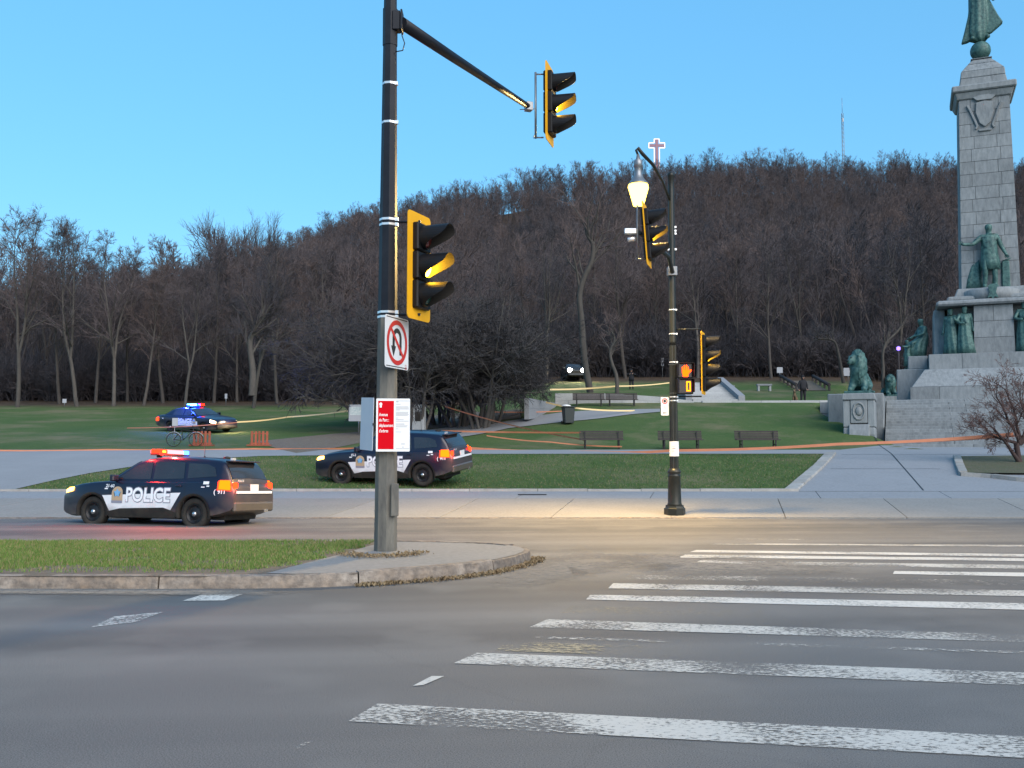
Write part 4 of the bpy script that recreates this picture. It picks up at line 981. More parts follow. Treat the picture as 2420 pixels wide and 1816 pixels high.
def build_car(cs, root, stations, gstations, windows, wheelbase, track, style):
    fx, rx = cs.fx, cs.rx
    secs = []
    for x in stations:
        t, b = cs.top(x), cs.bot(x); half = []
        zs = [b, b + .04] + [b + .04 + (t - .09 - b - .04) * k / 6 for k in range(1, 7)] + [t - .035]
        half.append((0, b)); half.append((cs.side(x, b + .04) * .86, b))
        for z in zs[1:]: half.append((cs.side(x, z), z))
        ws = cs.side(x, t - .035)
        half += [(ws - .03, t - .006), (ws - .1, t + .008), (ws * .5, t + .028), (0, t + .036)]
        full = [(y, z) for y, z in half] + [(-y, z) for y, z in half[-2:0:-1]]
        secs.append([(x, y, z) for y, z in full])
    body = loft('body_shell', secs, style['paint'])
    cuts = []
    for wx in (fx, rx):
        for s_ in (-1, 1):
            mb = MB(); mb.tube([(wx, s_ * .60, cs.wz - .01), (wx, s_ * 1.3, cs.wz - .01)], cs.arch, n=32)
            mb.box((wx, s_ * .95, .1), (cs.arch * 1.98, .7, .5)); 
            m_ = MB(); m_.tube([(wx, s_ * .60, cs.wz), (wx, s_ * 1.3, cs.wz)], cs.arch, n=32); cuts.append(m_.mesh('c', style['paint']))
    body = boolean_cut(body, cuts)
    for p_ in body.polygons: p_.use_smooth = True
    bo_ = link('body', sharpen(body), root)
    if not body.materials: body.materials.append(style['paint'])
    # greenhouse
    secs = []
    for x in gstations:
        rz_ = interp(cs.R, x); zb = cs.top(x) - .05
        half = [(0, zb - .05), (cs.gside(x, zb), zb - .05)]
        for k in range(5): 
            z = zb + (max(rz_ - .07, zb + .001) - zb) * k / 4; half.append((cs.gside(x, z), z))
        wt = cs.gside(x, rz_ - .05)
        half += [(wt - .03, rz_ - .025), (wt - .09, rz_ - .004), (wt * .5, rz_ + .02), (0, rz_ + .028)]
        full = half + [(-y, z) for y, z in half[-2:0:-1]]
        secs.append([(x, y, z) for y, z in full])
    gh = loft('roof', secs, style['paint']); roof = link('roof', sharpen(gh, 40), root)
    def roof_pt(x, u, off):
        rz_ = interp(cs.R, x); wt = cs.gside(x, rz_ - .05) - .06; y = u * wt
        return Vector((x, y, rz_ + .024 * (1 - u * u) - .004 * u * u + off))
    def sheet(name, x0, x1, m, off, parent, umax=1.0, nx=8, ny=10):
        mb = MB(); vs = []
        for i in range(nx + 1):
            for j in range(ny + 1): vs.append(roof_pt(x0 + (x1 - x0) * i / nx, -umax + 2 * umax * j / ny, 0))
        fs = [(i * (ny + 1) + j, i * (ny + 1) + j + 1, (i + 1) * (ny + 1) + j + 1, (i + 1) * (ny + 1) + j) for i in range(nx) for j in range(ny)]
        mb.add(vs, fs, True); me = mb.mesh(name, m); bm = bmesh.new(); bm.from_mesh(me); bmesh.ops.recalc_face_normals(bm, faces=bm.faces); bm.normal_update()
        if sum(f.normal.z for f in bm.faces) < 0: bmesh.ops.reverse_faces(bm, faces=bm.faces); bm.normal_update()
        for v in bm.verts: v.co += v.normal * off
        bm.to_mesh(me); bm.free(); return link(name, me, parent)
    sheet('windscreen', *style['windscreen'], M_GLASS, .008, root); sheet('rear_window', *style['rear_window'], M_GLASS, .008, root)
    def panel(name, poly, s_, fn, off, m, parent, cuts_=3, flip=False):
        me = bpy.data.meshes.new(name); bm = bmesh.new(); vs = [bm.verts.new((x, 0, z)) for x, z in poly]; bm.faces.new(vs)
        bmesh.ops.triangulate(bm, faces=bm.faces)
        for _ in range(cuts_): bmesh.ops.subdivide_edges(bm, edges=[e for e in bm.edges if e.calc_length() > .12], cuts=1, use_grid_fill=True)
        bmesh.ops.triangulate(bm, faces=bm.faces)
        for v in bm.verts: v.co.y = s_ * (fn(v.co.x, v.co.z) + off)
        bmesh.ops.recalc_face_normals(bm, faces=bm.faces); bm.normal_update()
        if sum(f.normal.y for f in bm.faces) * s_ < 0: bmesh.ops.reverse_faces(bm, faces=bm.faces)
        for f in bm.faces: f.smooth = True
        bm.to_mesh(me); bm.free(); me.materials.append(m); return link(name, me, parent)
    def on_side(me, s_, x0, z0, off):
        for v in me.vertices:
            x, z = x0 - s_ * v.co.x, z0 + v.co.y; v.co = (x, s_ * (cs.side(x, z) + off), z)
        if s_ > 0: pass
        return me
    for s_ in (1, -1):
        for nm, poly in windows: panel(nm, poly, s_, cs.gside, .006, M_GLASS, root)
        # sills and arch mouldings
        if style.get('clad'):
            panel('sill_cladding', style['clad'], s_, cs.side, .012, M_CLAD, root)
        for wx in (fx, rx):
            mb = MB(); vs = []; K = 20
            for i in range(K + 1):
                a = rad(-14 + 208 * i / K)
                for rr_ in (cs.arch - .005, cs.arch + style['flare']):
                    x, z = wx + rr_ * math.cos(a), max(cs.wz + rr_ * math.sin(a), .22); vs.append((x, s_ * (cs.side(x, z) + .014), z))
                x, z = wx + (cs.arch - .005) * math.cos(a), max(cs.wz + (cs.arch - .005) * math.sin(a), .22); vs.append((x, s_ * (cs.side(x, z) - .12), z))
            fs = []
            for i in range(K): fs += [(3 * i, 3 * i + 1, 3 * i + 4, 3 * i + 3), (3 * i + 2, 3 * i, 3 * i + 3, 3 * i + 5)]
            mb.add(vs, fs, True); mb.build('wheel_arch', M_CLAD if style.get('clad') else style['paint'], root)
            # wheel
            wl_ = empty('wheel', (wx, s_ * (track / 2), cs.wz - .002)); wl_.parent = root
            Mw = Matrix(((1, 0, 0), (0, 0, s_), (0, -s_ * -1, 0))) if False else Matrix(((1, 0, 0), (0, 0, 1), (0, 1, 0)))
            Rr = cs.wz; q = s_
            mb = MB(); mb.lathe([(Rr * .62, q * -.11), (Rr * .93, q * -.115), (Rr, q * -.08), (Rr, q * .08), (Rr * .93, q * .118), (Rr * .78, q * .125), (Rr * .63, q * .11), (Rr * .60, q * .07)], 32, M=Mw, cap=False); mb.build('tyre', M_TYRE, wl_)
            mb = MB(); mb.lathe([(Rr * .62, q * .07), (Rr * .60, q * .10), (Rr * .55, q * .09), (Rr * .52, q * .03), (Rr * .34, q * .05), (Rr * .22, q * .075), (.001, q * .075)], 24, M=Mw, cap=False); rm = mb.build('rim', M_RIM, wl_)
            for k in range(8):
                a = 2 * math.pi * k / 8; mb = MB(); mb.tube([(math.cos(a) * Rr * .43, q * .03, math.sin(a) * Rr * .43), (math.cos(a) * Rr * .43, q * .052, math.sin(a) * Rr * .43)], Rr * .062, n=8); mb.build('rim_hole', M_INK, rm)
            mb = MB(); mb.lathe([(Rr * .17, q * .07), (Rr * .165, q * .10), (Rr * .10, q * .122), (.001, q * .127)], 16, M=Mw, cap=False); mb.build('hub_cap', M_CHROME, wl_)
        # mirror and handles
        mx_, mz = style['mirror']; mb = MB(); mb.box((mx_, s_ * (cs.gside(mx_, mz) + .13), mz + .07), (.13, .22, .16)); mb.box((mx_ + .02, s_ * (cs.gside(mx_, mz) + .02), mz + .01), (.08, .12, .05)); mb.build('mirror', style['paint'], root, bevel=.03)
        for hx, hz_ in style['handles']:
            mb = MB(); mb.box((hx, s_ * (cs.side(hx, hz_) + .02), hz_), (.17, .035, .035)); mb.build('door_handle', style['paint'], root, bevel=.008)
        for dx in style['door_lines']:
            panel('door_gap', [(dx - .006, .42), (dx + .006, .42), (dx + .006, cs.top(dx) - .06), (dx - .006, cs.top(dx) - .06)], s_, cs.side, .003, M_INK, root, 2)
        if style.get('white'):
            panel('white_door_panel', style['white'], s_, cs.side, .005, M_CWHITE, root)
            tx0, tz0, tsz, tsx = style['police']
            for nm, m_, bold, off in (('lettering_outline', M_DOUT, .032, .010), ('lettering', M_DECAL, .012, .015)):
                me = text_mesh(nm, 'POLICE', tsz, m_, bold=bold, sx=tsx); xs_ = [v.co.x for v in me.vertices]; mid_ = (min(xs_) + max(xs_)) / 2
                for v in me.vertices: v.co.x -= mid_
                on_side(me, s_, tx0, tz0, off); link(nm, me, root)
            bx_, bz_, bs_ = style['badge']
            arch_ = [(-.5, 0), (.5, 0), (.5, .72)] + [(.5 * math.cos(a), .72 + .45 * math.sin(a)) for a in [math.pi * k / 8 for k in range(1, 8)]] + [(-.5, .72)]
            pb = panel('badge', [(bx_ + x * bs_, bz_ + z * bs_) for x, z in arch_], s_, cs.side, .013, M_TAN, root, 1)
            star = []
            for k in range(10):
                a = math.pi / 2 + math.pi * k / 5; rr_ = .34 if k % 2 == 0 else .19; star.append((bx_ + math.cos(a) * rr_ * bs_, bz_ + (.68 + math.sin(a) * rr_) * bs_))
            panel('badge_star', star, s_, cs.side, .018, M_SKYB, pb, 0)
            panel('badge_base', [(bx_ - .5 * bs_, bz_ - .02), (bx_ + .5 * bs_, bz_ - .02), (bx_ + .5 * bs_, bz_ + .12 * bs_), (bx_ - .5 * bs_, bz_ + .12 * bs_)], s_, cs.side, .017, M_DOUT, pb, 0)
            for tx, sz, xx, zz in style['marks']:
                me = text_mesh('lettering', tx, sz, M_DECAL, bold=.004); xs_ = [v.co.x for v in me.vertices]; mid_ = (min(xs_) + max(xs_)) / 2
                for v in me.vertices: v.co.x -= mid_
                on_side(me, s_, xx, zz, .006); link('lettering', me, root)
            for (xx, zz, ww, hh) in style.get('bars', ()):
                panel('decal', [(xx - ww / 2, zz), (xx + ww / 2, zz), (xx + ww / 2, zz + hh), (xx - ww / 2, zz + hh)], s_, cs.side, .006, M_DECAL, root, 1)
    return panel, roof_pt

def light_bar(root, x, z, half, m_left, m_mid, m_right, dx=.28):
    lb = empty('light_bar', (x, 0, z)); lb.parent = root
    mb = MB(); mb.box((0, 0, -.01), (dx * .9, half * 2, .05)); mb.box((0, half * .7, -.05), (.12, .06, .08)); mb.box((0, -half * .7, -.05), (.12, .06, .08)); mb.build('base', M_CLAD, lb)
    for nm, y0, y1, m in (('left_lamp', half * .45, half * .98, m_left), ('middle_lamp', -half * .62, half * .43, m_mid), ('right_lamp', -half * .98, -half * .64, m_right)):
        mb = MB(); mb.box((0, (y0 + y1) / 2, .055), (dx, abs(y1 - y0), .11)); mb.build(nm, m, lb, bevel=.025)
    return lb
def glow(root, name, loc, col, watt, r=.06):
    l = bpy.data.lights.new(name, 'POINT'); l.energy = watt; l.color = col; l.shadow_soft_size = r
    o = bpy.data.objects.new(name, l); COL.objects.link(o); o.parent = root; o.location = loc; return o

# ---- patrol utility vehicles
SUV = CarShape(.985, .22, .13,
    T=[(-2.52, .98), (-2.46, 1.08), (-2.36, 1.15), (-2.1, 1.18), (-.5, 1.15), (.8, 1.15), (1.0, 1.16), (1.6, 1.12), (2.1, 1.06), (2.4, .98), (2.54, .88), (2.6, .80)],
    B=[(-2.52, .52), (-2.44, .44), (-2.2, .36), (-1.9, .3), (1.9, .27), (2.3, .26), (2.5, .3), (2.6, .36)],
    Rf=[(-2.46, 1.10), (-2.40, 1.20), (-2.28, 1.44), (-2.14, 1.62), (-2.0, 1.68), (-1.5, 1.735), (-.9, 1.76), (-.3, 1.755), (.1, 1.72), (.4, 1.635), (.75, 1.42), (1.0, 1.25), (1.14, 1.14)],
    fx=1.55, rx=-1.475, front=(1.7, .95), rear=(-1.8, .7), arch=.435, wz=.385)
SUV_ST = [-2.52, -2.49, -2.44, -2.36, -2.2, -2.0, -1.8, -1.5, -1.2, -.9, -.6, -.3, 0, .3, .6, .9, 1.1, 1.35, 1.6, 1.8, 2.0, 2.2, 2.38, 2.48, 2.55, 2.6]
SUV_GS = [-2.45, -2.40, -2.34, -2.28, -2.21, -2.14, -2.07, -2.0, -1.7, -1.4, -1.1, -.8, -.5, -.2, .1, .25, .4, .58, .75, .9, 1.0, 1.12]
SUV_WIN = [('front_door_window', [(.88, 1.21), (.40, 1.545), (.1, 1.615), (-.06, 1.63), (-.12, 1.21)]), ('rear_door_window', [(-.2, 1.21), (-.15, 1.635), (-.75, 1.65), (-1.02, 1.62), (-1.10, 1.23)]), ('quarter_window', [(-1.2, 1.24), (-1.13, 1.61), (-1.7, 1.585), (-1.92, 1.5), (-2.02, 1.29)])]
SUV_STYLE = dict(paint=M_NAVY, windscreen=(1.0, .36), rear_window=(-2.08, -2.385), flare=.055, mirror=(.86, 1.16), handles=((-.02, 1.03), (-1.02, 1.05)), door_lines=(1.02, -.16, -1.2),
    clad=[(1.02, .27), (1.08, .40), (.68, .475), (-.61, .515), (-.84, .455), (-1.0, .40), (-.96, .27)],
    white=[(1.23, .80), (1.0, .42), (.68, .485), (-.61, .525), (-.83, .465), (-1.1, .89)], police=(-.15, .665, .47, .86), badge=(.77, .635, .33),
    marks=(('911', .13, -2.22, .88), ('(', .15, -2.06, .875)), bars=((1.13, .95, .10, .03), (-1.80, 1.10, .16, .07), (-1.86, 1.04, .08, .03), (-1.72, 1.02, .10, .022)))
def patrol_suv(name, loc, rz, scale, label, lit, number, group=None):
    root = empty(name, loc, rz, label, 'police car', group, scale)
    st = dict(SUV_STYLE); st['marks'] = st['marks'] + ((number, .11, 1.02, 1.0),)
    panel, roof_pt = build_car(SUV, root, SUV_ST, SUV_GS, SUV_WIN, 3.025, 1.66, st)
    # tail: bumper, lights, plate, band
    mb = MB(); mb.box((-2.50, 0, .56), (.12, 1.66, .24)); mb.build('rear_bumper', car_paint('dirty_bumper', (.05, .045, .04)), root, bevel=.04)
    mb = MB(); mb.box((-2.53, 0, .915), (.03, 1.50, .06)); mb.build('tailgate_band', M_DECAL, root)
    mb = MB(); mb.box((-2.52, .0, 1.03), (.02, .34, .16)); mb.build('number_plate', M_WHITE, root)
    for s_ in (1, -1):
        C_ = [(-2.16, 1.20), (-2.16, .99), (-2.43, .97), (-2.43, 1.06), (-2.26, 1.07), (-2.26, 1.13), (-2.41, 1.14), (-2.40, 1.20)]
        tl = panel('tail_lamp', [(-2.12, 1.18), (-2.12, .96), (-2.46, .95), (-2.44, 1.12), (-2.40, 1.17)], s_, SUV.side, .012, M_TAILL if lit[0] else M_TAILD, root, 1)
        mb = MB(); mb.box((-2.475, s_ * .74, 1.05), (.06, .17, .20)); mb.build('rear_tail_lamp', M_TAILL if lit[0] else M_TAILD, tl, bevel=.02)
        if lit[0]: panel('brake_lamp', C_, s_, SUV.side, .02, M_TAILA, tl, 1)
        hl_ = panel('headlamp', [(2.18, .90), (2.50, .84), (2.52, .93), (2.40, .985), (2.18, 1.0)], s_, SUV.side, .012, M_HEADL if lit[1] else M_GLASS, root, 1)
        mb = MB(); mb.box((2.56, s_ * .62, .84), (.06, .22, .09)); mb.build('front_lamp', M_HEADL if lit[1] else M_GLASS, hl_, bevel=.015)
    mb = MB(); mb.box((-2.57, -.45, .46), (.04, .16, .07)); mb.build('exhaust', M_CHROME, root)
    mb = MB(); mb.box((2.59, 0, .68), (.05, 1.1, .24)); mb.build('grille', M_CLAD, root, bevel=.02)
    mb = MB(); mb.box((2.56, 0, .42), (.10, 1.5, .16)); mb.build('front_bumper', M_CLAD, root, bevel=.03)
    mb = MB(); mb.box((0, 0, .30), (4.3, 1.30, .12)); mb.build('underbody', M_CLAD, root)
    mb = MB(); mb.box((-2.18, 0, 1.665), (.22, 1.16, .035)); mb.build('roof_spoiler', M_NAVY, root, bevel=.01)
    light_bar(root, .02, 1.845, .60, M_REDL if lit[2] else M_TAILD, M_WHITEL if lit[2] else M_GLASS, M_BLUES if lit[2] else M_GLASS)
    if lit[2]:
        mb = MB(); mb.box((.02, .42, 1.905), (.29, .16, .07)); mb.build('strobe', M_REDC, root, bevel=.02)
        glow(root, 'red_strobe_light', (-.35, .5, 2.05), (1, .03, .02), 130); glow(root, 'red_strobe_light', (.35, .75, 2.0), (1, .03, .02), 26)
    glow(root, 'tail_glow', (-2.62, .95, 1.08), (1, .06, .02), 6)
    mb = MB(); mb.tube([(-1.1, .1, 1.77), (-1.1, .1, 2.16)], .006, n=6); mb.lathe([(.03, 1.77), (.02, 1.80)], 8, c=(-1.1, .1, 0)); mb.build('antenna', M_INK, root)
    mb = MB(); mb.lathe([(.10, 1.73), (.09, 1.78), (.03, 1.80)], 12, c=(-1.62, -.1, 0)); mb.build('roof_puck', M_CLAD, root)
    mb = MB(); mb.box((-2.12, .35, 1.72), (.06, .14, .06)); mb.build('rear_beacon', M_BAND, root)
    me = text_mesh('lettering', 'POLICE', .075, M_DECAL); link('lettering', me, root, loc=(-2.535, .72, 1.165), rot=(math.pi / 2, 0, -math.pi / 2))
    return root
def place_by_wheels(front_px, rear_px, psi, scale, cs=SUV):
    """centre of the vehicle from where its near rear wheel stands"""
    g = G(*rear_px); fwd = Vector((-math.cos(psi), math.sin(psi), 0)); rightv = Vector((fwd.y, -fwd.x, 0))
    c = g - fwd * (cs.rx * scale) + rightv * (.86 * scale); return Vector((c.x, c.y, 0))
psi = rad(19); c1 = place_by_wheels((205, 1251), (461, 1251.5), psi, .955)
suv1 = patrol_suv('patrol_car', (c1.x, c1.y, H(0, c1.y)), math.pi - psi, .955, 'navy and white police utility vehicle flashing red while driving along the street', (True, True, True), '21-60')
psi2 = rad(20); c2 = place_by_wheels((798, 1150), (1001, 1153), psi2, 1.02)
suv2 = patrol_suv('patrol_car', (c2.x, c2.y, H(c2.x, c2.y) - .02), math.pi - psi2, 1.02, 'navy and white police utility vehicle parked on the lawn behind the pole', (True, True, False), '15-3')
suv2.rotation_euler = (rad(-5.5), rad(0), math.pi - psi2)
for s_ in (suv1,): s_.rotation_euler = (rad(2.0), 0, math.pi - psi)

# ---- patrol sedan on the lawn
SED = CarShape(.97, .2, .12,
    T=[(-2.68, .72), (-2.62, .90), (-2.45, .99), (-1.9, 1.01), (-1.6, .99), (.8, .98), (1.0, .99), (1.5, .95), (2.2, .87), (2.5, .78), (2.6, .68)],
    B=[(-2.68, .42), (-2.5, .32), (-2.0, .24), (2.0, .2), (2.45, .22), (2.6, .3)],
    Rf=[(-1.95, 1.0), (-1.7, 1.12), (-1.3, 1.33), (-1.0, 1.415), (-.6, 1.46), (0, 1.465), (.3, 1.41), (.7, 1.20), (1.0, 1.03), (1.08, .98)],
    fx=1.60, rx=-1.32, k=.42, front=(1.6, 1.0), rear=(-1.9, .78), arch=.36, wz=.325)
SED_ST = [-2.68, -2.65, -2.6, -2.5, -2.3, -2.0, -1.7, -1.4, -1.1, -.8, -.4, 0, .4, .8, 1.1, 1.4, 1.7, 2.0, 2.25, 2.42, 2.52, 2.58, 2.6]
SED_GS = [-1.95, -1.8, -1.7, -1.5, -1.3, -1.15, -1.0, -.8, -.5, -.2, 0, .15, .3, .5, .7, .85, 1.0, 1.07]
SED_WIN = [('front_door_window', [(.80, 1.03), (.28, 1.34), (-.1, 1.385), (-.15, 1.03)]), ('rear_door_window', [(-.23, 1.03), (-.2, 1.385), (-.65, 1.38), (-.98, 1.31), (-1.12, 1.04)])]
sed = empty('patrol_car', (0, 0, 0), 0, 'police sedan flashing blue on the sloping lawn with headlights on', 'police car', None)
sty = dict(paint=M_NAVY, windscreen=(1.0, .32), rear_window=(-1.12, -1.85), flare=.02, mirror=(.78, 1.0), handles=((-.05, .84), (-1.0, .85)), door_lines=(1.0, -.19, -1.15),
    white=[(1.12, .42), (1.12, .70), (-1.0, .74), (-.88, .42)], police=(.05, .56, .40, .95), badge=(-.95 * 0 + .86, .56, .26), marks=(('911', .10, -1.9, .78),))
panel, roof_pt = build_car(SED, sed, SED_ST, SED_GS, SED_WIN, 2.9, 1.62, sty)
for s_ in (1, -1):
    hl_ = panel('headlamp', [(2.15, .66), (2.52, .60), (2.52, .72), (2.15, .82)], s_, SED.side, .012, M_HEADW, sed, 1)
    mb = MB(); mb.box((2.56, s_ * .58, .64), (.06, .34, .13)); mb.build('front_lamp', M_HEADW, hl_, bevel=.02)
    mb = MB(); mb.box((2.50, s_ * .72, .46), (.1, .12, .07)); mb.build('fog_lamp', M_HEADL, hl_)
    tl = panel('tail_lamp', [(-2.3, .66), (-2.6, .64), (-2.58, .84), (-2.3, .88)], s_, SED.side, .012, M_TAILL, sed, 1)
mb = MB(); mb.box((2.57, 0, .58), (.06, .76, .14)); mb.build('grille', M_CLAD, sed, bevel=.02)
mb = MB(); mb.box((2.56, 0, .36), (.14, 1.6, .16)); mb.build('front_bumper', M_CLAD, sed, bevel=.04)
mb = MB(); mb.box((-2.66, 0, .46), (.12, 1.6, .16)); mb.build('rear_bumper', M_CLAD, sed, bevel=.04)
mb = MB(); mb.box((0, 0, .26), (4.3, 1.30, .12)); mb.build('underbody', M_CLAD, sed)
light_bar(sed, -.1, 1.555, .58, M_REDL, M_BLUEL, M_BLUEL)
mb = MB(); mb.box((-.1, -.30, 1.635), (.3, .5, .11)); mb.build('strobe', M_BLUEC, sed, bevel=.02)
glow(sed, 'blue_strobe_light', (-.6, -.4, 1.8), (.03, .08, 1), 320); glow(sed, 'blue_strobe_light', (-.1, -1.3, 1.9), (.03, .08, 1), 130); glow(sed, 'headlight_beam', (3.0, 0, .7), (1, .8, .5), 40)
mb = MB(); mb.tube([(-1.9, 0, 1.0), (-1.9, 0, 1.5)], .006, n=6); mb.build('antenna', M_INK, sed)
ps_ = rad(31); g = P(466, 1020, 59.5)
sed.location = (g.x, g.y, H(g.x, g.y) - .02); sed.rotation_euler = (rad(0), rad(2.4), -ps_)
sed.rotation_euler = (rad(4.5), rad(2.5), -ps_)

# ---- headlights of a car at the edge of the wood
van = empty('parked_car', (0, 0, 0), 0, 'dark car with bright headlights at the edge of the wood', 'car')
stv = dict(paint=mat('dark_grey_paint', (.02, .021, .024), .35, coat=.3), windscreen=(1.0, .36), rear_window=(-2.08, -2.385), flare=.05, mirror=(.86, 1.16), handles=((-.02, 1.03),), door_lines=(1.02, -.16), clad=SUV_STYLE['clad'])
panel, roof_pt = build_car(SUV, van, SUV_ST, SUV_GS, SUV_WIN, 3.025, 1.66, stv)
for s_ in (1, -1):
    mb = MB(); mb.lathe([(.2, 0), (.18, .05), (.001, .09)], 14, M=Matrix(((0, 0, 1), (1, 0, 0), (0, 1, 0)))); link('headlamp', mb.mesh('headlamp', emis('car_headlight', (1, .85, .55), 200)), van, loc=(2.56, s_ * .68, .86))
mb = MB(); mb.box((2.59, 0, .66), (.05, 1.1, .24)); mb.build('grille', M_CLAD, van, bevel=.02)
g = P(1357, 914, 100); van.location = (g.x, 102.5, H(g.x, 102.5)); van.rotation_euler = (0, 0, rad(-85))

# ================================================================== trees one can tell apart
def thing_tree(name, me_w, me_t, loc, rz, scale, label, group=None):
    t = empty(name, loc, rz, label, 'tree', group, scale)
    link('trunk', me_w, t); link('crown', me_t, t); return t
VAR = []
for k in range(7):
    t = forest_tree(40 + k, 17, .2, kids=5, depth=4, nb=15, first=.28, rmin=.014, fork=(k in (1, 3, 5)), crown=.31, up=.055, lean=.09)
    VAR.append(tree_meshes(t, 'edge_tree', M_BARKL if k % 2 else M_BARK, M_TWIG))
edge = [  # px, depth, height factor, variant, what sets it apart
    (40, 97, 1.12, 1, 'tall forked bare tree leaning at the far end of the lawn'), (140, 104, 1.0, 0, 'bare tree just right of the leaning forked one'), (182, 99, 1.05, 3, 'twin-stemmed bare tree behind the lawn'),
    (225, 106, .98, 2, 'slim bare tree between the twin-stemmed tree and the pale one'), (268, 100, 1.04, 5, 'pale straight bare tree above the patrol sedan tail'), (300, 107, .95, 4, 'thin bare tree beside the pale straight one'),
    (338, 101, .86, 0, 'shorter bare tree behind the police sedan'), (385, 105, 1.0, 6, 'grey bare tree behind the sedan light bar'), (436, 98, .82, 3, 'bent bare tree rising just past the flashing sedan'),
    (505, 106, .98, 2, 'bare tree between the bent one and the stout fork'), (598, 95, .92, 5, 'stout forked bare tree at the lawn edge'), (560, 107, .9, 4, 'slim dark tree behind the stout fork'), (655, 104, .95, 1, 'bare tree behind the low thicket, left of the pole'),
    (720, 107, 1.0, 0, 'spreading bare tree with low limb behind the thicket'), (790, 103, .95, 6, 'bare tree half hidden by the mast-arm pole'), (960, 108, .98, 3, 'bare forked tree behind the near signal'),
    (1060, 104, .95, 2, 'bare tree right of the near signal'), (1180, 109, 1.0, 4, 'bare tree above the low hawthorn thicket'), (1290, 101, .95, 1, 'pale forked tree above the car headlights'), (1480, 106, 1.05, 0, 'straight slender tree left of the lamp post'),
    (1650, 107, 1.02, 6, 'pale slender tree behind the four-lens signal'), (1740, 112, .95, 2, 'bare tree above the park stairs'), (1825, 106, .9, 4, 'thin pale tree left of the ramp rails'), (1900, 113, .95, 3, 'forked tree behind the officer with the dog'),
    (2130, 112, 1.0, 5, 'bare tree between the lion and the monument'), (2190, 118, 1.05, 0, 'bare tree close to the monument steps'), (1560, 112, 1.0, 2, 'bare tree right behind the lamp post'), (1390, 112, 1.0, 6, 'bare tree behind the winding trunk')]
for i, (px, Y, hf, v, lab) in enumerate(edge):
    x = XA(px, Y); thing_tree('bare_tree', VAR[v][0], VAR[v][1], (x, Y, H(x, Y) - .1), i * 1.7, hf, lab, 'trees along the edge of the wood')
rt = tree_meshes(round_tree(9, 24, .42), 'round_tree', M_BARK, M_TWIG)
x = XA(575, 132); thing_tree('round_crowned_tree', *rt, (x, 132, H(x, 132)), .4, 1.06, 'big bare tree with round fan crown standing above the wood')
x = XA(745, 150); thing_tree('round_crowned_tree', *rt, (x, 150, H(x, 150)), 2.4, .98, 'second round-crowned bare tree against the sky by the hill')
def path_tree(pts, r0, r1, seed, height, label, kids=5, nb=12, name='winding_tree', spread=1.0, bark=None, tw=None, from_=.45):
    t = Tree(seed); t.rmin = .014; pts = [Vector(p_) for p_ in pts]; n = len(pts); full = []
    for i in range(n - 1):
        for k in range(4):
            a = pts[max(0, i - 1)]; b = pts[i]; c = pts[i + 1]; d = pts[min(n - 1, i + 2)]; u = k / 4
            full.append(.5 * ((2 * b) + (c - a) * u + (2 * a - 5 * b + 4 * c - d) * u * u + (3 * b - a - 3 * c + d) * u ** 3))
    full.append(pts[-1]); m_ = len(full)
    for i in range(m_ - 1): t.put(0, full[i], full[i + 1], r0 + (r1 - r0) * i / m_, r0 + (r1 - r0) * (i + 1) / m_)
    for k in range(nb):
        i = int((from_ + (1 - from_) * k / nb) * (m_ - 2)); dd = (full[i + 1] - full[i]).normalized()
        t.spray(1, full[i], (t.side(dd, t.r.uniform(.4, .9)) + Vector((0, 0, .25))).normalized(), height * .26 * spread * t.r.uniform(.7, 1.2), max(.03, (r0 + (r1 - r0) * i / m_) * .5), 2, kids, .12, .05)
    b0 = full[0].copy(); me_w, me_t = tree_meshes(t, name, bark or M_BARKL, tw or M_TWIG)
    for me in (me_w, me_t):
        me.transform(Matrix.Translation(-b0))
    o = empty(name, b0, 0, label, 'tree'); link('trunk', me_w, o); link('crown', me_t, o); return o
def rows(pxrows, Y): return [P(a * S94, b * S94, Y) for a, b in pxrows]
path_tree(rows(((1277, 858), (1263, 780), (1257, 700), (1252, 640), (1262, 600), (1278, 565), (1281, 530), (1268, 505), (1266, 470)), 84), .30, .13, 5, 15, 'tall tree with a winding S-shaped pale trunk on the upper lawn')
path_tree(rows(((1333, 858), (1332, 815), (1322, 785), (1318, 760), (1328, 735), (1320, 715)), 76), .17, .05, 6, 6, 'small crooked tree on the upper lawn left of the lamp post', nb=9, from_=.55)
path_tree(rows(((1822, 828), (1816, 790), (1810, 760), (1802, 738), (1780, 733), (1756, 735)), 92), .17, .06, 8, 7, 'bent tree with crooked top left of the lion', nb=10, from_=.6)
path_tree(rows(((1907, 838), (1908, 800), (1907, 765), (1915, 740), (1935, 720), (1950, 700)), 92), .17, .06, 9, 8, 'crooked tree between the two lions', nb=10, from_=.5)
path_tree(rows(((545, 855), (546, 800), (540, 740), (556, 700), (575, 660)), 92), .36, .12, 15, 14, 'thick dark forked trunk beside the lawn edge', nb=12, from_=.4)

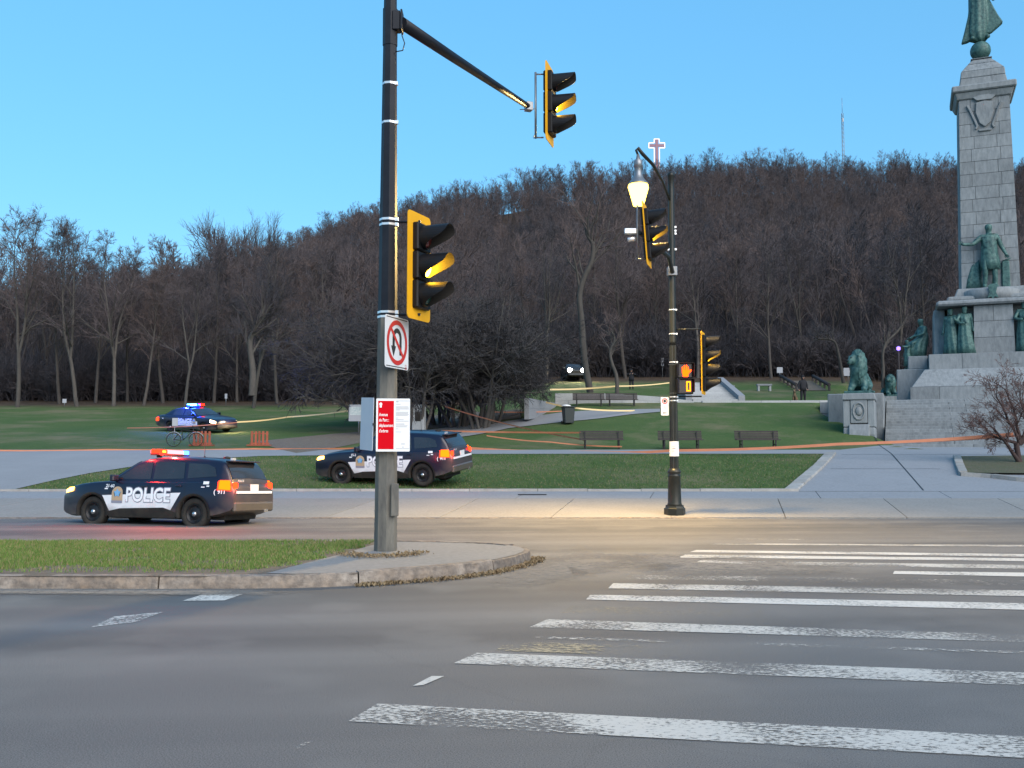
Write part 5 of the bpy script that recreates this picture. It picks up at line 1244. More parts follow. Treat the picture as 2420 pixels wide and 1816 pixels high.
# low many-stemmed thicket trees
def hawthorn(seed, R_=3.7, Hh=7.0):
    t = Tree(seed); t.rmin = .016; r = t.r
    for k in range(6):
        a = k * 1.05 + r.uniform(-.3, .3); base_ = Vector((math.cos(a) * .35, math.sin(a) * .35, -.15))
        dd = Vector((math.cos(a) * r.uniform(.2, .55), math.sin(a) * r.uniform(.2, .55), 1)).normalized()
        pts_ = t.limb(0, base_, dd, Hh * .52, r.uniform(.085, .13), .06, 6, .09, 0)
        for j in range(11):
            i = r.randrange(4, len(pts_)); out = Vector((math.cos(a + r.gauss(0, .7)), math.sin(a + r.gauss(0, .7)), r.uniform(.12, 1.2))).normalized()
            t.spray(1, pts_[i][0], out, R_ * r.uniform(.55, 1.05), .045, 3, 5, .17, -.008, (.35, 1.1), (.4, .68))
    return tree_meshes(t, 'hawthorn', M_BARKD, M_TWIGD)
HAW = [hawthorn(60 + k) for k in range(3)]
haw = [(880, 60, 0, 'low dark many-stemmed tree behind the notice boards'), (985, 57.5, 1, 'low dark tree with fanned stems beside the stone pillar'), (1085, 62, 2, 'dark thicket tree in the middle of the clump'), (1135, 59, 0, 'dark thicket tree with many upright stems'), (1165, 61.5, 1, 'dark thicket tree at the pale wall end of the clump'), (1040, 66, 2, 'dark thicket tree behind the middle of the clump'), (1120, 67, 0, 'dark thicket tree farthest back in the clump'), (940, 66, 1, 'dark thicket tree deep behind the pillar')]
for i, (px, Y, v, lab) in enumerate(haw):
    x = XA(px, Y); thing_tree('hawthorn_tree', *HAW[v], (x, Y, H(x, Y)), i * 2.2, 1.12 if i < 5 else 1.2, lab, 'low thicket trees')
path_tree(rows(((760, 905), (750, 880), (715, 862), (690, 868), (660, 858), (640, 862)), 57), .10, .04, 21, 5, 'low dark limb drooping to the lawn left of the notice boards', nb=12, name='drooping_tree', bark=M_BARKD, tw=M_TWIGD, from_=.1)
# small ornamental tree in the bed by the steps
M_RTWIG = mat('red_brown_twig', (.10, .058, .052), .9)
t = Tree(31); t.rmin = .006; r = t.r
for k, (dx, dz, L_) in enumerate(((-.75, .8, 1.6), (-.35, 1.0, 1.7), (.1, 1.0, 1.8), (.5, 1, 1.6), (-.9, .35, 1.1), (.8, .7, 1.4))):
    pts_ = t.limb(0, Vector((0, 0, .55)) if k else Vector((0, 0, -.1)), Vector((dx, r.uniform(-.4, .4), dz)), L_, .06 if k else .075, .022, 6, .12, .03)
    for j in range(9):
        i = r.randrange(2, len(pts_)); t.spray(1, pts_[i][0], t.side((pts_[i][0] - pts_[i - 1][0]).normalized(), r.uniform(.3, .9)), .85 * r.uniform(.6, 1.2), .014, 3, 4, .16, .02)
t.limb(0, Vector((0, 0, -.15)), Vector((-.12, 0, 1)), .75, .10, .085, 3, .03, 0)
mw, mt = tree_meshes(t, 'ornamental_tree', mat('dark_red_bark', (.05, .032, .03), .9), M_RTWIG)
x = XA(2408, 39.5); thing_tree('ornamental_tree', mw, mt, (x, 39.5, H(x, 39.5) + .1), 0, 1.25, 'small reddish bare tree in the kerbed bed by the steps')

# ---- kerbed planting bed
bed = tag(empty('planting_bed_kerb'), kind='structure')
bk = [G(2252, 1084), G(2258, 1105), G(2266, 1127), G(2330, 1131), G(2400, 1139), G(2520, 1150), G(2700, 1165)]
kerb_run([(p_.x, p_.y, 0) for p_ in bk], bed, M_KERB2, .3, lambda x, y: H(x, y) + .16, lambda x, y: H(x, y) - .1, .9, 1.7, inward=1)
A = resample([(bk[0].x + .2, bk[0].y), (bk[1].x + .25, bk[1].y), (bk[2].x + .3, bk[2].y + .35)], 8); B = [(a.x + 22 - (7 * (1 - i / 7)), a.y + (1.6 if i < 4 else 0) - 1.4 * i / 7) for i, a in enumerate(A)]
bed_s = drape('planting_bed', A, B, mat('bed_mulch', (.10, .085, .055), .95, var=((.06, .075, .03), 3, 2.4), bump=(14, .9, .05)), n=24, dz=.1)

# ================================================================== park furniture
M_WOODB = mat('dark_bench_wood', (.048, .036, .036), .7, var=((.028, .022, .022), 5, 2.2), rand=.15)
def bench():
    t = empty('park_bench')
    for k in range(5): mb = MB(); mb.box((0, .24 + k * .02, .50 + k * .085), (2.1, .03, .07)); mb.build('back_slat', M_WOODB, t)
    for k in range(4): mb = MB(); mb.box((0, -.22 + k * .115, .44), (2.1, .095, .035)); mb.build('seat_slat', M_WOODB, t)
    for s_ in (-.8, .8): mb = MB(); mb.box((s_, -.0, .21), (.06, .5, .05)); mb.box((s_, -.2, .21), (.06, .06, .42)); mb.box((s_, .24, .42), (.06, .05, .84)); mb.build('leg', M_IRON, t)
    return t
b0 = bench(); labs = ['dark slatted park bench tied with orange tape', 'dark slatted park bench half hidden by the lamp post', 'dark slatted park bench nearest to the lion pedestal']
for i, px in enumerate((1422, 1608, 1790)):
    o = b0 if i == 0 else copy_tree(b0); Y = 46.9; x = XA(px, Y); o.location = (x, Y, H(x, Y)); tag(o, labs[i], 'bench', 'benches along the park path')
# dark benches by the low wall
for i, (px, Y, lab) in enumerate(((1392, 64.3, 'dark bench against the low wall above the litter bin'), (1470, 64.3, 'dark bench against the low wall left of the no stopping sign'))):
    o = copy_tree(b0); x = XA(px, Y); o.location = (x, Y, H(x, Y)); tag(o, lab, 'bench', 'benches by the low wall')
M_BIN = mat('bin_plastic', (.02, .028, .03), .5)
g = G(1343, 1003); bn = empty('litter_bin', g, .2, 'dark wheeled litter bin with a white bag on the path', 'bin')
mb = MB(); mb.box((0, 0, .50), (.52, .58, .9), taper=1.22); mb.build('body', M_BIN, bn, bevel=.03)
mb = MB(); mb.box((0, 0, .99), (.72, .78, .07)); mb.build('lid', M_BIN, bn, bevel=.02)
for s_ in (-.28, .28): mb = MB(); mb.tube([(s_, .3, .1), (s_ * 1.2, .3, .1)], .1, n=12); mb.build('wheel', M_TYRE, bn)
mb = MB(); mb.lathe([(.02, 1.03), (.3, 1.05), (.24, 1.11), (.05, 1.14)], 9, c=(-.12, 0, 0)); mb.build('bag', M_POST, bn)
# pale walls beyond the thicket
M_STONE = mat('grey_granite', (.34, .35, .355), .8, var=((.25, .26, .27), 1.5, 2.2), var2=((.40, .41, .41), 12, 2.5), bump=(25, .3, .02), rand=.12)
M_STONED = mat('stone_joint', (.12, .125, .13), .9)
def stone_wall(name, pts, thick, label, course=.42, blk=1.5, m=None):
    """pts: (x, y, z_bottom, z_top) along the wall; each block an object"""
    t = empty(name, (pts[0][0], pts[0][1], pts[0][2]), 0, label, 'wall'); o0 = Vector(pts[0][:3])
    for a, b in zip(pts, pts[1:]):
        L_ = math.hypot(b[0] - a[0], b[1] - a[1]); ang = math.atan2(b[1] - a[1], b[0] - a[0]); nb = max(1, round(L_ / blk)); hh = max(a[3] - a[2], b[3] - b[2]); nc = max(1, round(hh / course))
        for c in range(nc):
            for k in range(nb + (c % 2)):
                u0 = max(0, (k - .5 * (c % 2)) / nb); u1 = min(1, (k + 1 - .5 * (c % 2)) / nb)
                if u1 - u0 < .02: continue
                vs = []
                for u, e in ((u0, .006), (u1, -.006)):
                    zb = a[2] + (b[2] - a[2]) * u; zt = a[3] + (b[3] - a[3]) * u; z0 = zb + (zt - zb) * c / nc + .004; z1 = zb + (zt - zb) * (c + 1) / nc - .004
                    for off, zz in ((0, z0), (thick, z0), (thick, z1), (0, z1)):
                        d = u * L_ + e; vs.append(Vector((a[0] + math.cos(ang) * d - math.sin(ang) * off, a[1] + math.sin(ang) * d + math.cos(ang) * off, zz)) - o0)
                mb = MB(); mb.add(vs, [(0, 3, 2, 1), (4, 5, 6, 7), (0, 1, 5, 4), (1, 2, 6, 5), (2, 3, 7, 6), (3, 0, 4, 7)]); mb.build('stone_block', m or M_STONE, t, bevel=.008)
    return t
def w_(px, row_b, row_t, Y): a = P(px, row_b, Y); b = P(px, row_t, Y); return (a.x, a.y, a.z, b.z)
stone_wall('low_wall', [w_(1250, 992, 941, 59.5), w_(1314, 982, 953, 65.3)], .3, 'pale slanting wall panel at the end of the thicket', .6, 1.6, M_PLAZA)
stone_wall('low_wall', [w_(1312, 985, 930, 65.6), w_(1440, 978, 930, 65.8), w_(1560, 972, 938, 66.0), w_(1640, 968, 948, 66.2)], .35, 'long low grey retaining wall behind the dark benches', .45, 1.9)
stone_wall('terrace_edge', [w_(1660, 963, 947.5, 66.1), w_(1800, 962, 947, 66.1), w_(2005, 960, 946, 66.1)], .4, 'pale stone edging along the top of the grass bank', .5, 2.2)
g = w_(1600, 968, 957, 65.4); mb = MB(); mb.box((0, 0, 0), (1.7, .5, .28)); o = mb.build('stone_slab', M_PLAZA, None, bevel=.02, loc=(XA(1628, 65.2), 65.2, P(0, 963, 65.2).z)); tag(o, 'bright pale stone slab at the foot of the park stairs', 'slab')
# park stairs between sloping cheek walls
stairs = empty('park_stairs', (XA(1690, 67), 67, H(XA(1690, 67), 67)), 0, 'flight of stone steps between sloping walls on the upper lawn', 'stairs')
sz = [i * .165 for i in range(11)]
for i in range(11):
    mb = MB(); mb.box((.05 + i * .06, .3 + i * .85, .1 + i * .175), (3.1, .84, .22)); mb.build('step', M_STONE, stairs)
for s_ in (-1, 1):
    mb = MB(); a = Vector((s_ * 1.8, -.2, 0)); b = Vector((s_ * 1.8 + .65, 9.6, 1.95)); 
    vs = [a + Vector((-.22, 0, -.6)), a + Vector((.22, 0, -.6)), a + Vector((.22, 0, .45)), a + Vector((-.22, 0, .45)), b + Vector((-.22, 0, -.6)), b + Vector((.22, 0, -.6)), b + Vector((.22, 0, .5)), b + Vector((-.22, 0, .5))]
    mb.add(vs, [(0, 1, 2, 3), (7, 6, 5, 4), (0, 4, 5, 1), (1, 5, 6, 2), (2, 6, 7, 3), (3, 7, 4, 0)]); mb.build('cheek_wall', M_PLAZA, stairs)
for px, Y, rz, lab in ((1807, 86, 0, 'pale stone bench on the upper lawn left of the ramp'), (1718, 84, .1, 'pale stone bench at the top of the park stairs')):
    x = XA(px, Y); sb = empty('stone_bench', (x, Y, H(x, Y)), rz, lab, 'bench')
    mb = MB(); mb.box((0, 0, .52), (1.3, .5, .16)); mb.build('seat', M_PLAZA, sb, bevel=.02)
    for s_ in (-.5, .5): mb = MB(); mb.box((s_, 0, .2), (.16, .4, .5)); mb.build('support', M_STONE, sb)
# ramp with timber rails
for i, (a, b, lab) in enumerate((((1845, 899), (1882, 925), 'dark timber rail on the left of the earth ramp'), ((1921, 903), (1960, 927), 'dark timber rail on the right of the earth ramp'))):
    p0 = P(*a, 101); p1 = P(*b, 86); p0.z = H(p0.x, p0.y); p1.z = H(p1.x, p1.y); rl = empty('ramp_rail', p1, 0, lab, 'rail')
    mb = MB(); n = 8
    for k in range(n):
        q0 = p0.lerp(p1, k / n) - p1; q1 = p0.lerp(p1, (k + 1) / n) - p1
    mb.tube([p0 - p1 + Vector((0, 0, .55)), Vector((0, 0, .55))], .16, n=6); mb.build('beam', M_WOODB, rl)
    for k in range(5): q = (p0 - p1) * (k / 4); mb = MB(); mb.box(q + Vector((0, 0, .25)), (.16, .16, .7)); mb.build('post', M_WOODB, rl)
lo = resample([P(1885, 925, 86), P(1850, 899, 101)], 8); up_ = resample([P(1955, 927, 86), P(1918, 902, 101)], 8); drape('earth_ramp', lo, up_, M_DIRT, n=2, dz=.05)
# small signs and panels
def post_sign(px, Y, h, w, hh, m, name, label, cat='sign', rz=0, face=None):
    x = XA(px, Y); t = empty(name, (x, Y, H(x, Y)), rz, label, cat)
    mb = MB(); mb.tube([(0, .03, -.1), (0, .03, h)], .035, n=8); mb.build('post', M_GALV, t)
    mb = MB(); mb.box((0, 0, h - hh / 2), (w, .04, hh)); mb.build('board', m, t, bevel=.006)
    if face: mb = MB(); mb.box((0, -.025, h - hh * .38), (w * .86, .006, hh * .5)); mb.build('picture', face, t)
    return t
M_MAP = mat('map_print', (.32, .42, .44), .6, var=((.6, .62, .6), 9, 3)); M_SIGNG = mat('grey_sign', (.36, .37, .40), .6)
post_sign(848, 56, 1.75, 1.15, .95, M_SIGNG, 'information_panel', 'grey park map panel on a post behind the notice boards', face=M_MAP)
post_sign(1845, 102, 1.4, .6, .6, M_SIGNG, 'small_sign', 'small white sign at the top of the left ramp rail')
post_sign(1920, 112, 2.4, .5, .5, M_SIGNG, 'small_sign', 'pale round sign among the trees above the officer')
post_sign(2007, 96, 1.6, .9, .8, M_SIGNG, 'small_sign', 'pale grey board behind the lion statue')
post_sign(1567, 108, 2.2, .3, .9, M_SIGNG, 'small_sign', 'narrow white sign at the wood edge behind lamp post')
post_sign(533, 99, 1.3, .25, .5, M_SIGNG, 'small_sign', 'small white marker at the wood edge above the lawn')
post_sign(151, 98, .8, .4, .4, M_SIGNG, 'small_sign', 'small pale board at the left end of the wood edge')
x = XA(990, 57); pl = empty('stone_pillar', (x, 57, H(x, 57)), -.15, 'grey stone pillar with dark plaque beside the thicket', 'pillar')
mb = MB(); mb.box((0, 0, .8), (.72, .5, 1.6)); mb.build('body', M_STONE, pl, bevel=.03)
mb = MB(); mb.box((0, 0, 1.66), (.62, .42, .12), taper=.8); mb.build('cap', M_STONE, pl, bevel=.02)
mb = MB(); mb.box((0, -.255, 1.02), (.34, .02, .56)); mb.build('plaque', M_CLAD, pl)
x = XA(2128, 103); lm = empty('blue_light_post', (x, 103, H(x, 103)), 0, 'thin emergency post with violet lamp beyond the lions', 'lamp post')
mb = MB(); mb.tube([(0, 0, 0), (0, 0, 4.6)], .07, n=8); mb.build('post', M_WOODB, lm)
mb = MB(); mb.lathe([(.02, 4.6), (.2, 4.7), (.2, 4.95), (.02, 5.05)], 10); mb.build('lamp', emis('violet_lamp', (.16, .10, 1.0), 2.2), lm)
# orange slatted guards, bicycle, white board
M_RUST = mat('orange_guard', (.34, .085, .04), .75, var=((.24, .06, .035), 6, 2.2), rand=.15)
for i, (px, lab) in enumerate(((478, 'rust orange slatted guard behind the bicycle'), (614, 'rust orange slatted guard standing alone on the lawn edge'))):
    Y = 48.5; x = XA(px, Y); gd = empty('slatted_guard', (x, Y, H(x, Y)), .1, lab, 'barrier', 'slatted guards on the lawn')
    for k in range(5): mb = MB(); mb.box((-.36 + k * .18, .05 * math.sin(k * 2), .36), (.11, .05, .72)); mb.build('slat', M_RUST, gd, bevel=.008)
    mb = MB(); mb.box((0, .06, .12), (.95, .06, .07)); mb.box((0, .06, .6), (.86, .05, .05)); mb.build('rail', M_RUST, gd)
    mb = MB(); mb.box((0, 0, .03), (1.15, .5, .06)); mb.build('foot', M_RUST, gd)
bc = empty('bicycle', (XA(438, 48), 48, H(XA(438, 48), 48)), .25, 'parked bicycle with pale mudguards beside the orange guard', 'bicycle')
Mxz = Matrix(((1, 0, 0), (0, 0, 1), (0, 1, 0)))
for wx in (-.52, .52):
    wh = empty('wheel', (wx, 0, .34)); wh.parent = bc
    mb = MB(); K = 20; mb.tube([(.33 * math.cos(2 * math.pi * k / K), 0, .33 * math.sin(2 * math.pi * k / K)) for k in range(K + 1)], .02, n=6, cap=False); mb.build('tyre', M_TYRE, wh)
    mb = MB()
    for k in range(8): a = math.pi * k / 8; mb.tube([(.31 * math.cos(a), 0, .31 * math.sin(a)), (-.31 * math.cos(a), 0, -.31 * math.sin(a))], .004, n=3)
    mb.build('spokes', M_GALV, wh)
    mb = MB(); mb.tube([(.37 * math.cos(rad(q)), 0, .37 * math.sin(rad(q))) for q in range(20, 165, 12)], .022, n=5); mb.build('mudguard', M_GALV, wh)
mb = MB()
for a, b in (((-.52, .34), (-.15, .8)), ((-.15, .8), (.38, .78)), ((.38, .78), (-.08, .32)), ((-.08, .32), (-.15, .8)), ((-.52, .34), (-.08, .32)), ((.52, .34), (.36, .95))): mb.tube([(a[0], 0, a[1]), (b[0], 0, b[1])], .02, n=6)
mb.build('frame', M_INK, bc)
mb = MB(); mb.tube([(.36, -.28, 1.02), (.36, 0, .95), (.36, .28, 1.02)], .014, n=6); mb.build('handlebar', M_INK, bc)
mb = MB(); mb.box((-.18, 0, .90), (.26, .14, .05)); mb.build('saddle', M_INK, bc, bevel=.02)
wb = empty('white_board', (XA(413, 49.5), 49.5, H(XA(413, 49.5), 49.5)), .1, 'small white board on a stick in front of the sedan door', 'sign')
mb = MB(); mb.tube([(0, .02, 0), (0, .02, 1.05)], .018, n=6); mb.build('stick', M_GALV, wb); mb = MB(); mb.box((.02, 0, 1.12), (.28, .03, .40)); mb.build('board', M_SIGNG, wb)

# ================================================================== barrier tape
def tape(pts, width, m, label, sag=.15):
    pts = [Vector(p_) for p_ in pts]; mb = MB(); vs = []; r = random.Random(len(label)); c0 = pts[0].copy()
    full = []
    for a, b in zip(pts, pts[1:]):
        n = max(6, int((b - a).length / .5))
        for k in range(n): u = k / n; full.append(a.lerp(b, u) - Vector((0, 0, sag * 4 * u * (1 - u))))
    full.append(pts[-1]); tw = r.uniform(0, 3)
    for i, p_ in enumerate(full):
        tw += r.gauss(0, .22); ang = .5 * math.sin(tw); o = Vector((0, math.sin(ang), math.cos(ang))) * width / 2
        vs += [p_ - o - c0, p_ + o - c0]
    mb.add(vs, [(2 * i, 2 * i + 2, 2 * i + 3, 2 * i + 1) for i in range(len(full) - 1)], True)
    o = mb.build('barrier_tape', m, None, loc=c0); return tag(o, label, 'tape', 'police tapes strung across the park')
M_TAPE = mat('orange_tape', (.54, .20, .10), .5, var=((.42, .15, .08), 2, 2), spec=.3)
M_TAPE_LIT = mat('headlit_tape', (.80, .58, .28), .45, spec=.4)  # same orange tape, with the headlights' light put into its colour
tape([P(-60, 1064, 44.5), P(250, 1063, 45.5), P(600, 1061, 46.2), P(900, 1058, 46.5)], .07, M_TAPE, 'orange tape running low along the far side of the park path', .04)
tape([P(1110, 1060, 46.3), P(1400, 1068, 45.0), P(1592, 1065, 43), P(1980, 1050, 41), P(2395, 1026, 39.3)], .125, M_TAPE, 'wide orange tape stretched from the lawn past the benches to the small red tree', .06)
tape([P(2110, 1046, 42), P(2398, 1031, 39.4)], .07, M_TAPE, 'thin second orange tape tied to the small red tree', .04)
tape([P(560, 998, 57), P(680, 986, 60), P(838, 969, 58)], .09, M_TAPE_LIT, 'bright tape stretched from the sedan headlights to the map panel', .05)
tape([P(300, 1012, 62), P(440, 1008, 58), P(560, 999, 57)], .06, M_TAPE, 'orange tape passing along the side of the sedan', .02)
tape([P(1052, 961, 57.3), P(1385, 1041, 47.2)], .075, M_TAPE, 'orange tape slanting from a thicket trunk down to a bench', .15)
tape([P(1045, 1019, 50), P(1372, 1023, 47.2)], .08, M_TAPE, 'level orange tape tied to the top of the first bench', .02)
tape([P(1150, 1030, 49), P(1300, 1045, 47.5), P(1470, 1056, 46.5)], .06, M_TAPE, 'faint low tape running under the first bench', .05)
tape([P(1300, 921, 83), P(1455, 913, 83.6)], .13, M_TAPE_LIT, 'pale bright tape below the car headlights tied to the crooked tree', .08)
tape([P(1462, 913, 83.6), P(1590, 904, 86)], .10, M_TAPE_LIT, 'pale tape continuing right of the crooked tree', .08)
tape([P(1290, 951, 60.5), P(1372, 966, 58), P(1500, 971, 62)], .10, M_TAPE_LIT, 'pale tape sagging over the litter bin', .05)
tape([P(1160, 974, 61), P(1330, 972, 61)], .06, M_TAPE, 'dull red tape across the thicket stems', .04)

# ================================================================== summit cross and mast
M_CROSS = emis('cross_lamps', (1.0, .86, .90), .55); M_CROSSI = mat('cross_steel', (.30, .16, .20), .6)
Y = 430; x = XA(1559, Y); zc = P(1559, 344, Y).z; zt = P(1559, 329, Y).z; zg = H(x, Y)
cr = empty('summit_cross', (x, Y, zg), 0, 'tall steel cross outlined in white lamps on the hill top', 'cross')
hw = 1.15; aw = 3.55
def cbar(a, b, name, m, r_=.22): mb = MB(); mb.tube([a, b], r_, n=6); return mb.build(name, m, cr)
z0, z1, z2, z3 = 0, zc - zg - hw, zc - zg + hw, zt - zg
out = [(-hw, z0), (-hw, z1), (-aw, z1), (-aw, z2), (-hw, z2), (-hw, z3), (hw, z3), (hw, z2), (aw, z2), (aw, z1), (hw, z1), (hw, z0)]
for a, b in zip(out, out[1:]): cbar((a[0], 0, a[1]), (b[0], 0, b[1]), 'lamp_row', M_CROSS)
mb = MB(); mb.box((0, .2, (z3) / 2), (hw * 1.1, .5, z3)); mb.build('upright', M_CROSSI, cr); mb = MB(); mb.box((0, .22, (z1 + z2) / 2), (aw * 1.9, .4, hw * 1.0)); mb.build('crossbeam', M_CROSSI, cr)
Y = 436; x = XA(2008, Y); zt = P(2008, 232, Y).z; zg = H(x, Y)
ms = empty('radio_mast', (x, Y, zg), 0, 'thin lattice radio mast standing above the hill top wood', 'mast')
hgt = zt - zg
for k in range(3):
    a = 2.1 * k; mb = MB(); mb.tube([(math.cos(a) * .75, math.sin(a) * .75, 0), (math.cos(a) * .45, math.sin(a) * .45, hgt * .86)], .10, n=5); mb.build('leg', M_GALV, ms)
mb = MB(); n = 22
for k in range(n):
    zz0, zz1 = hgt * .86 * k / n, hgt * .86 * (k + 1) / n
    for q in range(3):
        a, b = 2.1 * q, 2.1 * (q + 1); mb.tube([(math.cos(a) * .62, math.sin(a) * .62, zz0), (math.cos(b) * .62, math.sin(b) * .62, zz1)], .05, n=3)
mb.build('lattice', M_GALV, ms); mb = MB(); mb.tube([(0, 0, hgt * .86), (0, 0, hgt)], .1, n=5); mb.box((.2, 0, hgt * .8), (.5, .3, 1.6)); mb.build('aerial', M_GALV, ms)

# ================================================================== monument
M_BRONZE = mat('green_bronze', (.022, .088, .088), .55, metal=.15, var=((.007, .028, .034), 1.6, 2.4), var2=((.075, .165, .15), 5, 3.2), bump=(9, .4, .03))
M_GRAN = mat('monument_granite', (.20, .222, .238), .85, var=((.115, .13, .14), .6, 2.4), var2=((.255, .275, .285), 5, 2.6), bump=(20, .45, .03), rand=.11, stretch=(1, 1, .3))
MA = rad(-22); MC = Vector((XA(2347, 72), 72, 1.72))
ux = Vector((math.cos(MA), math.sin(MA), 0)); uy = Vector((-math.sin(MA), math.cos(MA), 0))
def ML(x, y, z=0): return MC + ux * x + uy * y + Vector((0, 0, z))
mon = empty('monument', MC, MA, 'tall grey granite obelisk monument with stepped base', 'monument')
def zm(row2212, d=0): return zrow(row2212 * S94, (MC + uy * d).y) - MC.z
def courses(part, x0, x1, y0, y1, z0, z1, n, cols, taper=0.0, core_in=.03, mat_=None):
    """courses of separate granite blocks round a core; taper = inward lean per metre"""
    xm, ym = (x0 + x1) / 2, (y0 + y1) / 2
    def sc_(z): return taper * (z - z0)
    mb = MB(); t0 = core_in
    vs = []
    for z in (z0, z1 - .01):
        t = sc_(z) + core_in
        for sx, sy in ((x0 + t, y0 + t), (x1 - t, y0 + t), (x1 - t, y1 - t), (x0 + t, y1 - t)): vs.append((sx, sy, z))
    mb.add(vs, [(3, 2, 1, 0), (4, 5, 6, 7), (0, 1, 5, 4), (1, 2, 6, 5), (2, 3, 7, 6), (3, 0, 4, 7)])
    core = mb.build(part, M_STONED, mon); dep = .5
    for c in range(n):
        za, zb = z0 + (z1 - z0) * c / n, z0 + (z1 - z0) * (c + 1) / n; g = .012
        ta, tb = sc_(za), sc_(zb)
        ks = cols[c % len(cols)]; ed = [0] + list(np.cumsum(ks) / sum(ks))
        for u0, u1 in zip(ed, ed[1:]):          # front row
            j = rng.uniform(-.006, .008); vs = []
            for z, t in ((za + g, ta), (zb - g, tb)):
                xa = x0 + t + (x1 - x0 - 2 * t) * u0 + g; xb = x0 + t + (x1 - x0 - 2 * t) * u1 - g
                vs += [(xa, y0 + t - j, z), (xb, y0 + t - j, z), (xb, y0 + t + dep, z), (xa, y0 + t + dep, z)]
            mb = MB(); mb.add(vs, [(3, 2, 1, 0), (4, 5, 6, 7), (0, 1, 5, 4), (1, 2, 6, 5), (2, 3, 7, 6), (3, 0, 4, 7)]); mb.build('stone_block', mat_ or M_GRAN, core, bevel=.012)
        for s_ in (-1, 1):                      # flanks
            nn = max(2, round((y1 - y0) / 1.6)); 
            for k in range(nn):
                vs = []
                for z, t in ((za + g, ta), (zb - g, tb)):
                    ya = y0 + t + dep + (y1 - y0 - 2 * t - dep) * k / nn + g; yb = y0 + t + dep + (y1 - y0 - 2 * t - dep) * (k + 1) / nn - g
                    xo = (x0 + t) if s_ < 0 else (x1 - t)
                    vs += [(xo, ya, z), (xo - s_ * .4, ya, z), (xo - s_ * .4, yb, z), (xo, yb, z)]
                mb = MB(); mb.add(vs, [(3, 2, 1, 0), (4, 5, 6, 7), (0, 1, 5, 4), (1, 2, 6, 5), (2, 3, 7, 6), (3, 0, 4, 7)]); me = mb.mesh('stone_block', mat_ or M_GRAN)
                bm = bmesh.new(); bm.from_mesh(me); bmesh.ops.recalc_face_normals(bm, faces=bm.faces); bm.to_mesh(me); bm.free(); link('stone_block', me, core)
    return core
def block(part, x0, x1, y0, y1, z0, z1, tp=1.0, bev=.06, parent=mon):
    mb = MB(); mb.box(((x0 + x1) / 2, (y0 + y1) / 2, (z0 + z1) / 2), (x1 - x0, y1 - y0, z1 - z0), taper=tp); return mb.build(part, M_GRAN, parent, bevel=bev)
ZT = 2.95                                    # terrace level above the plaza
z_pl, z_lo, z_hi, z_sh, z_cap, z_cor, z_top = zm(800, -3), zm(765, -3), zm(660, -3), zm(632), zm(228), zm(190), zm(132)
courses('terrace', -11, 11, -14.4, 9, 0, ZT, 4, [(3, 3, 3, 3, 3), (2, 3, 3, 3, 3, 1)])
courses('lower_base', -5.6, 5.6, -6.6, 6.0, ZT, ZT + (z_pl - ZT) * .5, 1, [(1, 2, 2, 1)])
block('base_slope', -5.5, 5.5, -6.4, 5.8, ZT + (z_pl - ZT) * .5 + .01, z_pl - .01, .84, .04)
courses('terrace_step', -6.6, 6.6, -8.0, 6.6, ZT - .3, ZT + .38, 1, [(1, 2, 2, 2, 1)])
courses('upper_base', -4.3, 4.3, -4.4, 4.4, z_pl, z_lo, 1, [(1, 2, 1)])
courses('centre_panel', -1.32, 1.32, -3.5, 3.5, z_lo, z_hi, 3, [(1,), (1,), (1, 1)], .02)
courses('core_block', -3.0, 3.0, -2.6, 2.9, z_lo, z_hi, 3, [(1, 1, 1)], .03)
block('ledge', -3.75, 3.75, -3.9, 3.7, z_hi + .02, z_hi + .42, .97, .14)
block('ledge', -3.0, 3.0, -3.2, 3.0, z_hi + .43, z_sh - .62, .97, .1)
mb = MB(); mb.lathe([(1.95, z_hi + .44), (1.95, z_hi + 1.12), (1.7, z_hi + 1.28), (1.6, z_hi + 1.3)], 28, c=(0, -1.6, 0)); mb.build('statue_plinth', M_GRAN, mon)
block('shaft_foot', -2.45, 2.45, -2.45, 2.45, z_sh - .61, z_sh + .05, .9, .08)
courses('shaft', -1.93, 1.93, -1.93, 1.93, z_sh + .06, z_cap, 15, [(1, 2.4, 1), (1.25, 1.9, 1.25)], .017)
hw_ = 1.93 - .017 * (z_cap - z_sh)
block('capital', -hw_ - .1, hw_ + .1, -hw_ - .1, hw_ + .1, z_cap + .01, z_cap + .5, 1.12, .06)
block('cornice', -hw_ - .46, hw_ + .46, -hw_ - .46, hw_ + .46, z_cap + .51, z_cap + 1.0, 1.0, .08)
def frustum(part, a, b, z0, z1):
    mb = MB(); mb.box((0, 0, (z0 + z1) / 2), (2 * a, 2 * a, z1 - z0), taper=b / a); return mb.build(part, M_GRAN, mon, bevel=.04)
zc_ = z_cap + 1.01; hh = z_top - zc_
for a, b, u0, u1 in ((1.62, 1.5, 0, .28), (1.5, 1.46, .285, .5), (1.45, .98, .505, .78), (.97, .6, .785, .97), (.72, .72, .975, 1.0)):
    frustum('cap_course', a, b, zc_ + hh * u0, zc_ + hh * u1)
